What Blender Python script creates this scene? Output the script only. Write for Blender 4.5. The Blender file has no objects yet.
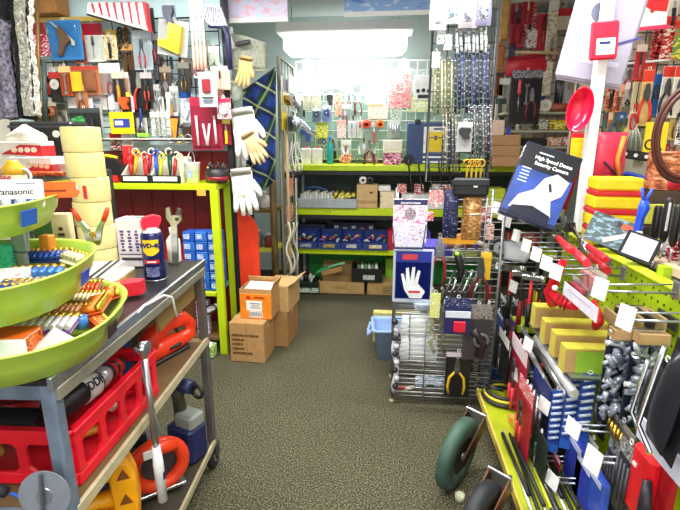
import bpy, bmesh, math, random
from mathutils import Matrix, Vector, Euler
R = math.radians
rnd = random.Random(7)
SC = bpy.context.scene
COL = SC.collection

# ------------------------------------------------------------------ camera model (room metres)
CAM = Vector((0.0, 0.0, 1.55)); FPX = 460.0; TH = R(14.04); PH = R(5.78)
_s, _c = math.sin, math.cos
FW = Vector((-_s(PH)*_c(TH), _c(PH)*_c(TH), -_s(TH))); RT = Vector((_c(PH), _s(PH), 0.0)); UP = Vector((-_s(PH)*_s(TH), _c(PH)*_s(TH), _c(TH)))

def at(px, py, X=None, Y=None, Z=None):
    """point of the room seen at a photo position, on the plane X=, Y= or Z="""
    d = FW + RT*((px-340)/FPX) + UP*(-(py-255)/FPX)
    t = (X-CAM.x)/d.x if X is not None else (Y-CAM.y)/d.y if Y is not None else (Z-CAM.z)/d.z
    return CAM + d*t

# ------------------------------------------------------------------ materials
def lin(h):
    h = h.lstrip('#')
    out = []
    for i in (0, 2, 4):
        v = int(h[i:i+2], 16)/255
        out.append(v/12.92 if v <= .04045 else ((v+.055)/1.055)**2.4)
    return (*out, 1)
_mats = {}
def _base(key):
    m = bpy.data.materials.new(key); m.use_nodes = True
    nt = m.node_tree; b = nt.nodes['Principled BSDF']
    return m, nt, b
def M(hexc, rough=.5, metal=0.0, var=.06, scale=22, bump=0.0):
    key = f'{hexc}_{rough}_{metal}_{var}_{scale}_{bump}'
    if key in _mats: return _mats[key]
    m, nt, b = _base('surface ' + key)
    b.inputs['Roughness'].default_value = rough; b.inputs['Metallic'].default_value = metal
    tc = nt.nodes.new('ShaderNodeTexCoord'); n = nt.nodes.new('ShaderNodeTexNoise'); n.inputs['Scale'].default_value = scale
    n.inputs['Detail'].default_value = 3
    nt.links.new(tc.outputs['Object'], n.inputs['Vector'])
    cr = nt.nodes.new('ShaderNodeValToRGB'); c = lin(hexc)
    lo = [max(0, v*(1-var*2)) for v in c[:3]]; hi = [min(1, v*(1+var*1.2)+var*.004) for v in c[:3]]
    cr.color_ramp.elements[0].color = (*lo, 1); cr.color_ramp.elements[1].color = (*hi, 1)
    cr.color_ramp.elements[0].position = .3; cr.color_ramp.elements[1].position = .7
    nt.links.new(n.outputs['Fac'], cr.inputs['Fac']); nt.links.new(cr.outputs['Color'], b.inputs['Base Color'])
    if bump:
        bp = nt.nodes.new('ShaderNodeBump'); bp.inputs['Strength'].default_value = bump; bp.inputs['Distance'].default_value = .01
        nt.links.new(n.outputs['Fac'], bp.inputs['Height']); nt.links.new(bp.outputs['Normal'], b.inputs['Normal'])
    _mats[key] = m
    return m
def PR(base, ink, ink2=None, scale=45, rough=.35, th=.52, seed=0):
    """printed card: patches of two inks on a base colour"""
    ink2 = ink2 or ink
    key = f'print_{base}_{ink}_{ink2}_{scale}_{rough}_{th}_{seed}'
    if key in _mats: return _mats[key]
    m, nt, b = _base(key); b.inputs['Roughness'].default_value = rough
    tc = nt.nodes.new('ShaderNodeTexCoord'); mp = nt.nodes.new('ShaderNodeMapping'); mp.inputs['Location'].default_value = (seed*.37, seed*.21, seed*.53)
    mp.inputs['Scale'].default_value = (1, 1, 2.6)
    v = nt.nodes.new('ShaderNodeTexNoise'); v.inputs['Scale'].default_value = scale*1.5; v.inputs['Detail'].default_value = 2
    nt.links.new(tc.outputs['Object'], mp.inputs['Vector']); nt.links.new(mp.outputs['Vector'], v.inputs['Vector'])
    cr = nt.nodes.new('ShaderNodeValToRGB'); cr.color_ramp.interpolation = 'CONSTANT'
    e = cr.color_ramp.elements; e[0].position = 0; e[0].color = lin(ink2); e[1].position = 1-th-.1; e[1].color = lin(base)
    x = e.new(th+.03); x.color = lin(ink)
    nt.links.new(v.outputs['Fac'], cr.inputs['Fac']); nt.links.new(cr.outputs['Color'], b.inputs['Base Color'])
    _mats[key] = m
    return m
def STRIPE(c1, c2, scale, axis='X', rough=.6, duty=.5):
    key = f'stripe_{c1}_{c2}_{scale}_{axis}_{duty}'
    if key in _mats: return _mats[key]
    m, nt, b = _base(key); b.inputs['Roughness'].default_value = rough
    tc = nt.nodes.new('ShaderNodeTexCoord'); w = nt.nodes.new('ShaderNodeTexWave'); w.bands_direction = axis; w.inputs['Scale'].default_value = scale
    nt.links.new(tc.outputs['Object'], w.inputs['Vector'])
    cr = nt.nodes.new('ShaderNodeValToRGB'); cr.color_ramp.interpolation = 'CONSTANT'; e = cr.color_ramp.elements
    e[0].color = lin(c1); e[1].color = lin(c2); e[1].position = duty
    nt.links.new(w.outputs['Fac'], cr.inputs['Fac']); nt.links.new(cr.outputs['Color'], b.inputs['Base Color'])
    _mats[key] = m
    return m
def CLEAR(tint='#ffffff', amount=.08):
    key = f'clear_{tint}_{amount}'
    if key in _mats: return _mats[key]
    m, nt, b = _base(key)
    t = nt.nodes.new('ShaderNodeBsdfTransparent'); t.inputs[0].default_value = lin(tint)
    b.inputs['Roughness'].default_value = .08; b.inputs['Base Color'].default_value = lin(tint) if amount > .2 else (.02, .02, .02, 1)
    mx = nt.nodes.new('ShaderNodeMixShader'); mx.inputs[0].default_value = amount
    nt.links.new(t.outputs[0], mx.inputs[1]); nt.links.new(b.outputs[0], mx.inputs[2])
    nt.links.new(mx.outputs[0], nt.nodes['Material Output'].inputs['Surface'])
    _mats[key] = m
    return m
def EMIT(hexc, st):
    key = f'emit_{hexc}_{st}'
    if key in _mats: return _mats[key]
    m, nt, b = _base(key); b.inputs['Emission Color'].default_value = lin(hexc); b.inputs['Emission Strength'].default_value = st
    _mats[key] = m
    return m

STEEL = M('#b9bcc2', .28, .9, .05); CHROME = M('#d4d7dc', .15, 1, .03); DKSTEEL = M('#55585e', .4, .8); BLACK = M('#17171a', .5); RUBBER = M('#1c1c1e', .8)
WIREW = M('#e6e6e2', .35, .2); WIREK = M('#1e1f22', .4, .4); WIREG = M('#a9adb3', .3, .85); WHITE = M('#f1f1ee', .5, 0, .02); KRAFT = M('#c49a63', .8, 0, .06); LIME = M('#c4dc12', .4, 0, .035, 8)
RED = M('#d01f24', .4); BLUE = M('#1f4fb4', .4); YEL = M('#f4cf16', .4); ORG = M('#ee6a1c', .4); GRN = M('#2c8f3c', .45); NAVY = M('#1d2550', .5); PAPER = M('#f7f6f2', .6, 0, .03)
WOOD = M('#a9753d', .6, 0, .2, 12); DKRED = M('#7c1220', .5); BRASS = M('#c9a23c', .3, .8)

# ------------------------------------------------------------------ mesh builder
class MB:
    def __init__(self, T=None):
        self.v = []; self.f = []; self.mi = []; self.sm = []; self.mats = []; self.T = T or Matrix()
    def _m(self, m):
        if m not in self.mats: self.mats.append(m)
        return self.mats.index(m)
    def raw(self, vs, fs, m, smooth=False):
        o = len(self.v); k = self._m(m)
        self.v.extend(self.T @ Vector(p) for p in vs)
        for f in fs: self.f.append(tuple(o+i for i in f)); self.mi.append(k); self.sm.append(smooth)
        return self
    def box(self, c, s, m, b=0.0, rot=None):
        hx, hy, hz = s[0]/2, s[1]/2, s[2]/2; b = min(b, hx*.9, hy*.9, hz*.9); Q = Matrix.Translation(c) @ (rot.to_4x4() if rot else Matrix())
        if b <= 0:
            vs = [(x*hx, y*hy, z*hz) for x in (-1, 1) for y in (-1, 1) for z in (-1, 1)]
            fs = [(0, 1, 3, 2), (4, 6, 7, 5), (0, 4, 5, 1), (2, 3, 7, 6), (0, 2, 6, 4), (1, 5, 7, 3)]
            return self.raw([Q @ Vector(p) for p in vs], fs, m)
        vs = []; ix = {}
        for x in (-1, 1):
            for y in (-1, 1):
                for z in (-1, 1):
                    for a in range(3):
                        p = [x*(hx-b), y*(hy-b), z*(hz-b)]; p[a] = (x*hx, y*hy, z*hz)[a]
                        ix[(x, y, z, a)] = len(vs); vs.append(p)
        fs = []
        S = (-1, 1)
        for s_ in S:
            fs.append([ix[(s_, *q, 0)] for q in ((-1, -1), (1, -1), (1, 1), (-1, 1))][::s_])
            fs.append([ix[(q[0], s_, q[1], 1)] for q in ((-1, -1), (-1, 1), (1, 1), (1, -1))][::s_])
            fs.append([ix[(*q, s_, 2)] for q in ((-1, -1), (1, -1), (1, 1), (-1, 1))][::s_])
        for p in S:
            for q in S:
                fs.append((ix[(p, q, -1, 0)], ix[(p, q, 1, 0)], ix[(p, q, 1, 1)], ix[(p, q, -1, 1)])[::-p*q])
                fs.append((ix[(p, -1, q, 0)], ix[(p, 1, q, 0)], ix[(p, 1, q, 2)], ix[(p, -1, q, 2)])[::p*q])
                fs.append((ix[(-1, p, q, 1)], ix[(1, p, q, 1)], ix[(1, p, q, 2)], ix[(-1, p, q, 2)])[::-p*q])
        for x in S:
            for y in S:
                for z in S:
                    fs.append((ix[(x, y, z, 0)], ix[(x, y, z, 1)], ix[(x, y, z, 2)])[::x*y*z])
        return self.raw([Q @ Vector(p) for p in vs], fs, m)
    def tube(self, pts, r, m, seg=8, closed=False, caps=True):
        pts = [Vector(p) for p in pts]; n = len(pts); rs = r if isinstance(r, (list, tuple)) else [r]*n
        vs = []; prev = None
        for i, p in enumerate(pts):
            a = pts[(i-1) % n] if (closed or i > 0) else p; b = pts[(i+1) % n] if (closed or i < n-1) else p
            d = (b-a)
            d = d.normalized() if d.length > 1e-9 else Vector((0, 0, 1))
            if prev is None:
                u = d.orthogonal().normalized()
            else:
                u = prev - d*prev.dot(d)
                u = u.normalized() if u.length > 1e-6 else d.orthogonal().normalized()
            prev = u; w = d.cross(u)
            for k in range(seg):
                t = 2*math.pi*k/seg; vs.append(p + (u*_c(t) + w*_s(t))*rs[i])
        fs = []
        for i in range(n if closed else n-1):
            j = (i+1) % n
            for k in range(seg):
                l = (k+1) % seg; fs.append((i*seg+k, i*seg+l, j*seg+l, j*seg+k))
        self.raw(vs, fs, m, seg > 4)
        if caps and not closed:
            o = len(self.v)-len(vs); kk = self._m(m)
            self.f += [tuple(o+k for k in reversed(range(seg))), tuple(o+(n-1)*seg+k for k in range(seg))]; self.mi += [kk, kk]; self.sm += [False, False]
        return self
    def cyl(self, a, b, r, m, seg=16, r2=None): return self.tube([a, b], [r, r if r2 is None else r2], m, seg)
    def lathe(self, prof, m, seg=20, c=(0, 0, 0), sx=1, sy=1):
        vs = []; fs = []
        for (r, z) in prof:
            for k in range(seg):
                t = 2*math.pi*k/seg; vs.append((c[0]+r*_c(t)*sx, c[1]+r*_s(t)*sy, c[2]+z))
        for i in range(len(prof)-1):
            for k in range(seg):
                l = (k+1) % seg; fs.append((i*seg+k, i*seg+l, (i+1)*seg+l, (i+1)*seg+k))
        if prof[0][0] > 1e-6: fs.append(tuple(reversed(range(seg))))
        if prof[-1][0] > 1e-6: fs.append(tuple((len(prof)-1)*seg+k for k in range(seg)))
        return self.raw(vs, fs, m, True)
    def prism(self, out, t, m, y=0.0):
        """outline in x,z extruded by t in y (centred on y)"""
        n = len(out); vs = [(x, y-t/2, z) for x, z in out] + [(x, y+t/2, z) for x, z in out]
        fs = [tuple(range(n)), tuple(reversed(range(n, 2*n)))] + [(i, i+n, (i+1) % n+n, (i+1) % n) for i in range(n)]
        return self.raw(vs, fs, m)
    def ring(self, c, r, tr, m, seg=20, ts=6, axis='Y', sx=1.0, a0=0, a1=360):
        full = abs(a1-a0) >= 360; n = seg
        pts = []
        for i in range(n if full else n+1):
            t = R(a0 + (a1-a0)*i/n); p = (r*_c(t)*sx, r*_s(t))
            pts.append({'Y': (c[0]+p[0], c[1], c[2]+p[1]), 'Z': (c[0]+p[0], c[1]+p[1], c[2]), 'X': (c[0], c[1]+p[0], c[2]+p[1])}[axis])
        return self.tube(pts, tr, m, ts, closed=full)
    def disc(self, c, r, t, m, seg=24, axis='Y'):
        a = {'X': Vector((t/2, 0, 0)), 'Y': Vector((0, t/2, 0)), 'Z': Vector((0, 0, t/2))}[axis]
        return self.cyl(Vector(c)-a, Vector(c)+a, r, m, seg)
    def ball(self, c, r, m, seg=12, s=(1, 1, 1)):
        n = max(4, seg//2)
        return self.lathe_s([(r*_s(math.pi*i/n), -r*_c(math.pi*i/n)) for i in range(n+1)], m, seg, c, s)
    def lathe_s(self, prof, m, seg, c, s):
        vs = []; fs = []
        for (r, z) in prof:
            for k in range(seg):
                t = 2*math.pi*k/seg; vs.append((c[0]+r*_c(t)*s[0], c[1]+r*_s(t)*s[1], c[2]+z*s[2]))
        for i in range(len(prof)-1):
            for k in range(seg):
                l = (k+1) % seg; fs.append((i*seg+k, i*seg+l, (i+1)*seg+l, (i+1)*seg+k))
        return self.raw(vs, fs, m, True)
    def pillow(self, w, h, t, m, nx=6, nz=8, c=(0, 0, 0), wr=.0, seed=0):
        """soft bag hanging in x,z: top at z=0, thickness t in y"""
        q = random.Random(seed); vs = []
        for side in (-1, 1):
            for j in range(nz+1):
                for i in range(nx+1):
                    u, v = i/nx, j/nz; b = (4*u*(1-u))**.5*(4*v*(1-v))**.5 if 0 < u < 1 and 0 < v < 1 else 0
                    vs.append((c[0]+(u-.5)*w*(1-.04*_s(v*7)), c[1]+side*t/2*b*(1+wr*(q.random()-.5)*2), c[2]-v*h))
        N = (nx+1)*(nz+1); fs = []
        for j in range(nz):
            for i in range(nx):
                a = j*(nx+1)+i; fs.append((a, a+1, a+nx+2, a+nx+1)[::-1]); fs.append((N+a, N+a+1, N+a+nx+2, N+a+nx+1))
        return self.raw(vs, fs, m, True)
    def sheet(self, fn, nu, nv, m, t=.004):
        """thick cloth from fn(u,v)->point"""
        P = [[Vector(fn(i/nu, j/nv)) for i in range(nu+1)] for j in range(nv+1)]
        vs = []
        for s_ in (0, 1):
            for j in range(nv+1):
                for i in range(nu+1):
                    a = P[j][min(i+1, nu)]-P[j][max(i-1, 0)]; b = P[min(j+1, nv)][i]-P[max(j-1, 0)][i]
                    n = a.cross(b); n = n.normalized() if n.length > 1e-9 else Vector((0, 1, 0)); vs.append(P[j][i]+n*(t*s_))
        N = (nu+1)*(nv+1); fs = []
        for j in range(nv):
            for i in range(nu):
                a = j*(nu+1)+i; fs.append((a, a+nu+1, a+nu+2, a+1)); fs.append((N+a, N+a+1, N+a+nu+2, N+a+nu+1))
        W = nu+1
        per = [(i, 0) for i in range(nu)] + [(nu, j) for j in range(nv)] + [(i, nv) for i in range(nu, 0, -1)] + [(0, j) for j in range(nv, 0, -1)]
        ids = [j*W+i for i, j in per]
        for k in range(len(ids)):
            a, b = ids[k], ids[(k+1) % len(ids)]; fs.append((a, b, N+b, N+a))
        return self.raw(vs, fs, m, True)
    def mesh(self, name):
        me = bpy.data.meshes.new(name); me.from_pydata([tuple(p) for p in self.v], [], self.f)
        for m in self.mats: me.materials.append(m)
        me.polygons.foreach_set('material_index', self.mi); me.polygons.foreach_set('use_smooth', self.sm); me.update()
        return me
    def build(self, name, parent=None, Mx=None):
        o = bpy.data.objects.new(name, self.mesh(name)); COL.objects.link(o)
        if parent is not None: o.parent = parent
        if Mx is not None: o.matrix_basis = Mx
        return o

# ------------------------------------------------------------------ scene objects
def tag(o, label=None, cat=None, group=None, kind=None):
    if label: o['label'] = label
    if cat: o['category'] = cat
    if group: o['group'] = group
    if kind: o['kind'] = kind
    return o
def thing(name, label, cat, Mx=None, group=None):
    o = bpy.data.objects.new(name, None); o.empty_display_size = .05; COL.objects.link(o)
    if Mx is not None: o.matrix_basis = Mx
    return tag(o, label, cat, group)
def solo(mb, name, label, cat, Mx=None, group=None): return tag(mb.build(name, None, Mx), label, cat, group)
def struct(name, mb, Mx=None): return tag(mb.build(name, None, Mx), kind='structure')
def kids(root, parts):
    for n, mb in parts: mb.build(n, root)
    return root
def copy_thing(o, Mx=None, label=None, group=None):
    c = o.copy(); COL.objects.link(c)
    for ch in list(o.children):
        d = ch.copy(); COL.objects.link(d); d.parent = c
        for g in list(ch.children):
            e = g.copy(); COL.objects.link(e); e.parent = d
    if Mx is not None: c.matrix_basis = Mx
    if label: c['label'] = label
    if group: c['group'] = group
    return c
def text(s, size, mat, parent, loc, rot=(90, 0, 0), name='lettering', sx=1.0, depth=.0006, bold=0.0, align='CENTER'):
    cu = bpy.data.curves.new(name, 'FONT'); cu.body = s; cu.size = size; cu.align_x = align; cu.align_y = 'CENTER'; cu.extrude = depth; cu.offset = bold
    t = bpy.data.objects.new(name, cu); COL.objects.link(t); bpy.context.view_layer.update()
    me = bpy.data.meshes.new_from_object(t.evaluated_get(bpy.context.evaluated_depsgraph_get()))
    bpy.data.objects.remove(t); me.name = name; me.materials.clear(); me.materials.append(mat)
    o = bpy.data.objects.new(name, me); COL.objects.link(o); o.parent = parent
    o.matrix_basis = Matrix.Translation(loc) @ Euler([R(a) for a in rot]).to_matrix().to_4x4() @ Matrix.Diagonal((sx, 1, 1, 1))
    return o
def TM(p, rz=0, rx=0, ry=0): return Matrix.Translation(p) @ Euler((R(rx), R(ry), R(rz))).to_matrix().to_4x4()

def rect(x0, y0, x1, y1, plane, roll=0, lean=0):
    """top-centre matrix, width and height (m) of an upright rectangle of the photo standing on a plane ('Y', y) or ('X', x)"""
    k = {plane[0]: plane[1]}
    ym = (y0+y1)/2; a = at(x0, ym, **k); b = at(x1, ym, **k); t = at((x0+x1)/2, y0, **k); u = at((x0+x1)/2, y1, **k)
    w = (a-b).length; h = t.z-u.z
    rz = 0 if plane[0] == 'Y' else (-90 if plane[1] > 0 else 90)
    c = (t+u)/2
    m = Matrix.Translation(c) @ Euler((R(lean), 0, R(rz))).to_matrix().to_4x4() @ Matrix.Rotation(R(roll), 4, 'Y') @ Matrix.Translation((0, 0, h/2))
    return m, w, h

# ------------------------------------------------------------------ tools: lists of (part, MB); top at z=0, hanging down to -h, in the x,z plane
def pliers(h, col='#c8202a', metal=None, col2=None, spread=.30):
    metal = metal or STEEL; w = h*spread
    j = MB(); j.prism([(-.06*h, -.42*h), (-.075*h, -.24*h), (-.03*h, 0), (-.004*h, 0), (-.002*h, -.2*h), (.002*h, -.2*h), (.004*h, 0), (.03*h, 0), (.075*h, -.24*h), (.06*h, -.42*h)], .06*h, metal)
    j.disc((0, -.035*h, -.33*h), .035*h, .012*h, metal, 10)
    out = [('jaws', j)]
    for s, c in ((-1, col), (1, col2 or col)):
        q = MB(); q.tube([(s*.045*h, 0, -.38*h), (s*w*.42, 0, -.55*h), (s*w*.5, 0, -.8*h), (s*w*.42, 0, -h)], [.028*h, .036*h, .036*h, .03*h], M(c, .45), 7); out.append(('handle', q))
    return out
def driver(h, col='#d01f24', tip=None, frac=.45, up=True):
    """screwdriver; up: handle on top"""
    a = MB(); b = MB(); r = h*.055
    zs = (lambda z: z) if up else (lambda z: -h-z)
    pr = [(r*.6, 0), (r, -.06*h), (r*.9, -.2*h), (r*1.05, -frac*h*.85), (r*.5, -frac*h)]
    a.tube([(0, 0, zs(z)) for _, z in pr], [q for q, _ in pr], M(col, .35), 8)
    b.tube([(0, 0, zs(-frac*h)), (0, 0, zs(-h))], [r*.3, r*.25], tip or STEEL, 6)
    return [('handle', a), ('shaft', b)]
def spanner(h, m=None):
    m = m or STEEL; w = h*.07; t = MB()
    o = [(-w*.5, -.14*h), (-w*1.5, -.1*h), (-w*1.6, -.01*h), (-w*.7, 0), (-w*.6, -.06*h), (w*.6, -.06*h), (w*.7, 0), (w*1.6, -.01*h), (w*1.5, -.1*h), (w*.5, -.14*h), (w*.5, -.86*h), (w*1.2, -.9*h), (w*1.3, -.97*h), (w*.6, -h), (-w*.6, -h), (-w*1.3, -.97*h), (-w*1.2, -.9*h), (-w*.5, -.86*h)]
    t.prism(o, h*.03, m); return [('wrench_body', t)]
def adjustable(h, m=None):
    m = m or CHROME; w = h*.05; t = MB(); j = MB(); k = MB()
    t.prism([(-w, -h), (w, -h), (w*1.1, -.3*h), (w*2.6, -.22*h), (w*2.4, -.13*h), (-w*1.0, -.15*h), (-w*1.4, 0), (-w*2.6, -.03*h), (-w*2.6, -.2*h), (-w*1.1, -.3*h)], h*.04, m)
    j.prism([(w*.4, -.13*h), (w*2.4, -.13*h), (w*2.5, -.04*h), (w*1.5, -.01*h), (w*.9, -.1*h)], h*.045, M('#77746a', .35, .8)); k.disc((w*1.2, -.02*h, -.2*h), w*.6, h*.03, DKSTEEL, 10)
    return [('wrench_body', t), ('moving_jaw', j), ('adjusting_screw', k)]
def scissors(h, col='#d01f24'):
    b = MB(); b.prism([(-.03*h, -.52*h), (-.07*h, -.35*h), (-.02*h, 0), (.0, -.2*h), (.02*h, 0), (.07*h, -.35*h), (.03*h, -.52*h)], .02*h, STEEL); out = [('blades', b)]
    for s in (-1, 1):
        q = MB(); q.ring((s*.14*h, 0, -.8*h), .14*h, .03*h, M(col, .4), 14, 6, sx=.75); q.tube([(s*.01*h, 0, -.5*h), (s*.09*h, 0, -.66*h)], .03*h, M(col, .4), 6); out.append(('handle', q))
    return out
def hammer(h, col='#c98a3a', head=None, hw=.3):
    a = MB(); a.tube([(0, 0, -.05*h), (0, 0, -.5*h), (0, 0, -h)], [.028*h, .03*h, .045*h], M(col, .5), 8)
    b = MB(); b.box((0, 0, -.06*h), (hw*h, .1*h, .1*h), head or DKSTEEL, .012*h); b.disc((hw*h*.55, 0, -.06*h), .065*h, .08*h, head or DKSTEEL, 12, 'X')
    return [('handle', a), ('hammer_head', b)]
def brush(h, col='#e0b050', w=.35):
    a = MB(); a.prism([(-.05*h, 0), (.05*h, 0), (.06*h, -.3*h), (w*.4*h, -.45*h), (-w*.4*h, -.45*h), (-.06*h, -.3*h)], .04*h, M(col, .4))
    b = MB(); b.box((0, 0, -.52*h), (w*h, .05*h, .14*h), STEEL); c = MB(); c.prism([(-w*.5*h, -.58*h), (w*.5*h, -.58*h), (w*.55*h, -h), (-w*.55*h, -h)], .06*h, M('#3a2a1c', .9))
    return [('handle', a), ('ferrule', b), ('bristles', c)]
def knife(h, col='#f0c419'):
    a = MB(); a.prism([(-.07*h, -.3*h), (.07*h, -.3*h), (.085*h, -.6*h), (.06*h, -h), (-.06*h, -h), (-.05*h, -.6*h)], .06*h, M(col, .4))
    b = MB(); b.prism([(-.04*h, -.3*h), (.05*h, -.3*h), (.05*h, -.1*h), (-.04*h, 0)], .012*h, STEEL); return [('handle', a), ('blade', b)]
def cutters(h, col='#d01f24', metal=None):
    metal = metal or DKSTEEL
    j = MB(); j.prism([(-.05*h, -.26*h), (-.07*h, -.12*h), (-.02*h, 0), (.02*h, 0), (.07*h, -.12*h), (.05*h, -.26*h)], .04*h, metal); out = [('jaws', j)]
    for s in (-1, 1):
        q = MB(); q.tube([(s*.03*h, 0, -.24*h), (s*.09*h, 0, -.5*h), (s*.1*h, 0, -.58*h)], .018*h, metal, 6); g = MB(); g.tube([(s*.1*h, 0, -.56*h), (s*.11*h, 0, -.8*h), (s*.08*h, 0, -h)], .03*h, M(col, .4), 7)
        out += [('arm', q), ('handle', g)]
    return out
def trowel(h, col='#b7752c', bl=None):
    a = MB(); a.tube([(0, 0, 0), (0, 0, -.3*h)], [.05*h, .04*h], M(col, .5), 8); b = MB(); b.tube([(0, 0, -.3*h), (0, 0, -.42*h)], .014*h, STEEL, 6)
    b.prism([(-.07*h, -.4*h), (.07*h, -.4*h), (.14*h, -.6*h), (0, -h), (-.14*h, -.6*h)], .01*h, bl or STEEL); return [('handle', a), ('blade', b)]
def coil(h, col='#222222', tr=.05):
    a = MB()
    for k in range(4): a.ring((0, -.01*k, -h*.5), h*(.5-tr)*(1-.04*k), h*tr, M(col, .5), 22, 6)
    return [('coil', a)]
def bits(h, n, w, m=None, col=None):
    out = []
    for i in range(n):
        x = (i-(n-1)/2)*w/max(1, n); L = h*(.6+.4*((i*7) % 5)/4); b = MB(); r = w/n*.28
        b.tube([(x, 0, 0), (x, 0, -.35*L), (x, 0, -.36*L), (x, 0, -L)], [r*.8, r*.8, r*1.15, r*.5], m or STEEL, 6); out.append(('bit', b))
    return out
def discs(h, col='#888888'):
    a = MB(); a.disc((0, 0, -h/2), h/2, h*.03, M(col, .6), 28); b = MB(); b.disc((0, -h*.01, -h/2), h*.16, h*.05, STEEL, 18); return [('disc_face', a), ('hub', b)]
def cable(h, w, col):
    a = MB()
    for k in range(3): a.ring((0, -.004*k, -h*.5), h*.47*(1-.07*k), h*.035, M(col, .5), 20, 6, sx=w/h)
    return [('cable', a)]
def lump(h, w, col, t=None):
    a = MB(); t = t or min(w, h)*.4; a.prism([(-w*.5, -h*.1), (-w*.35, 0), (w*.4, -h*.03), (w*.5, -h*.3), (w*.28, -h*.6), (w*.42, -h*.95), (-.1*w, -h), (-.3*w, -h*.62), (-.48*w, -h*.5)], t, M(col, .4)); return [('tool_body', a)]
def gun(h, col, trig='#333333'):
    a = MB(); a.prism([(-.5*h, -.02*h), (.45*h, 0), (.5*h, -.26*h), (.22*h, -.32*h), (.36*h, -h), (.04*h, -h), (-.06*h, -.38*h), (-.5*h, -.3*h)], .2*h, M(col, .4)); b = MB(); b.prism([(-.06*h, -.32*h), (.06*h, -.32*h), (.04*h, -.6*h), (-.02*h, -.6*h)], .1*h, M(trig, .5)); return [('gun_body', a), ('trigger', b)]
def bottle(h, r, col, cap='#ffffff'):
    a = MB(); a.lathe([(r*.9, -h), (r, -.97*h), (r, -.35*h), (r*.4, -.2*h), (r*.4, -.14*h)], M(col, .3), 16); b = MB(); b.cyl((0, 0, -.16*h), (0, 0, 0), r*.45, M(cap, .4), 12); return [('bottle_body', a), ('cap', b)]

def shift(parts, off, sc=1.0, roll=0):
    T = Matrix.Translation(off) @ Matrix.Rotation(R(roll), 4, 'Y') @ Matrix.Scale(sc, 4)
    for _, mb in parts: mb.v = [T @ p for p in mb.v]
    return parts

_n = [0]
def frame(a, b, up=(0, 0, 1)):
    x = (b-a).normalized(); y = Vector(up).cross(x).normalized(); z = x.cross(y); c = (a+b)/2
    return Matrix(((x.x, y.x, z.x, c.x), (x.y, y.y, z.y, c.y), (x.z, y.z, z.z, c.z), (0, 0, 0, 1)))
def pack(r, plane, label, card, tool=None, head=None, hf=.2, cat='tool pack', name='carded_tool', roll=0, group=None, clear=True, lean=0, troll=0, tz=None, t=.004):
    """carded goods: backing card, printed header with hanging tab, tool and clear cover"""
    _n[0] += 1; plane = (plane[0], plane[1]-.034*(_n[0] % 3)*(-1 if plane[0] == 'X' and plane[1] < 0 else 1))
    m, w, h = rect(*r, plane, roll, lean)
    if m.translation.z-h < .16 and plane[0] == 'X' and plane[1] > .6: m = Matrix.Translation((0, 0, .16-(m.translation.z-h))) @ m
    root = thing(name, label, cat, m, group)
    cm = card if not isinstance(card, str) else M(card, .4)
    a = MB(); a.box((0, 0, -h/2), (w, t, h), cm, min(.004, w*.06)); a.build('backing_card', root)
    if head:
        hm = head if not isinstance(head, str) else M(head, .4)
        a = MB(); a.box((0, -t*.5-.001, -h*hf/2-.002), (w*.98, .002, h*hf), hm); a.build('header', root)
    a = MB(); a.ring((0, 0, .008), .009, .002, WHITE, 8, 4); a.build('hang_tab', root)
    if tool:
        z0 = -h*(hf+.04 if head else .06); H = h+z0-h*.05
        ps = tool(H, w*.8)
        kids(root, shift(ps, (0, -t-.004-min(.02, w*.06), z0), 1.0) if not troll else shift(shift(ps, (0, 0, H/2)), (0, -t-.004-min(.02, w*.06), z0-H/2), 1, troll))
        if clear:
            a = MB(); a.box((0, -t*.5-min(.03, w*.14)/2-.001, z0-H/2), (w*.92, min(.03, w*.14), H), CLEAR(), min(.012, w*.05)); a.build('clear_blister', root)
    return root
def hang(r, plane, label, name, cat, maker, group=None, roll=0, lean=0, tab=True):
    """a bare tool hanging by its top; maker(h, w) -> parts"""
    m, w, h = rect(*r, plane, roll, lean)
    root = thing(name, label, cat, m, group); kids(root, maker(h, w))
    if tab: a = MB(); a.ring((0, .0, .006), .008, .0016, WIREG, 8, 4); a.build('hang_loop', root)
    return root
def carton(p, s, label, rz=0, mat=None, name='cardboard_box', cat='box', group=None, open_top=False, tape='#d9b77a', rx=0, ry=0):
    """closed or open corrugated carton, base centre at p"""
    mat = mat or KRAFT; w, d, h = s; root = thing(name, label, cat, TM(p, rz, rx, ry), group)
    a = MB()
    if open_top:
        t = .006
        a.box((0, 0, t/2), (w, d, t), mat)
        for sx in (-1, 1): a.box((sx*(w/2-t/2), 0, h/2), (t, d, h), mat)
        for sy in (-1, 1): a.box((0, sy*(d/2-t/2), h/2), (w-2*t, t, h), mat)
        a.build('box_body', root)
    else:
        a.box((0, 0, h/2), (w, d, h), mat, .004); a.build('box_body', root)
        if tape: b = MB(); b.box((0, 0, h+.0006), (w*.99, .045 if d > .12 else d*.25, .0012), M(tape, .25)); b.box((w/2+.0006, 0, h-.03), (.0012, .045 if d > .12 else d*.25, .055), M(tape, .25)); b.build('packing_tape', root)
    return root
def flap(root, w, d, c, rot, mat=None):
    a = MB(); a.box((0, 0, 0), (w, d, .006), mat or KRAFT); a.build('flap', root, Matrix.Translation(c) @ Euler([R(x) for x in rot]).to_matrix().to_4x4())
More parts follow.
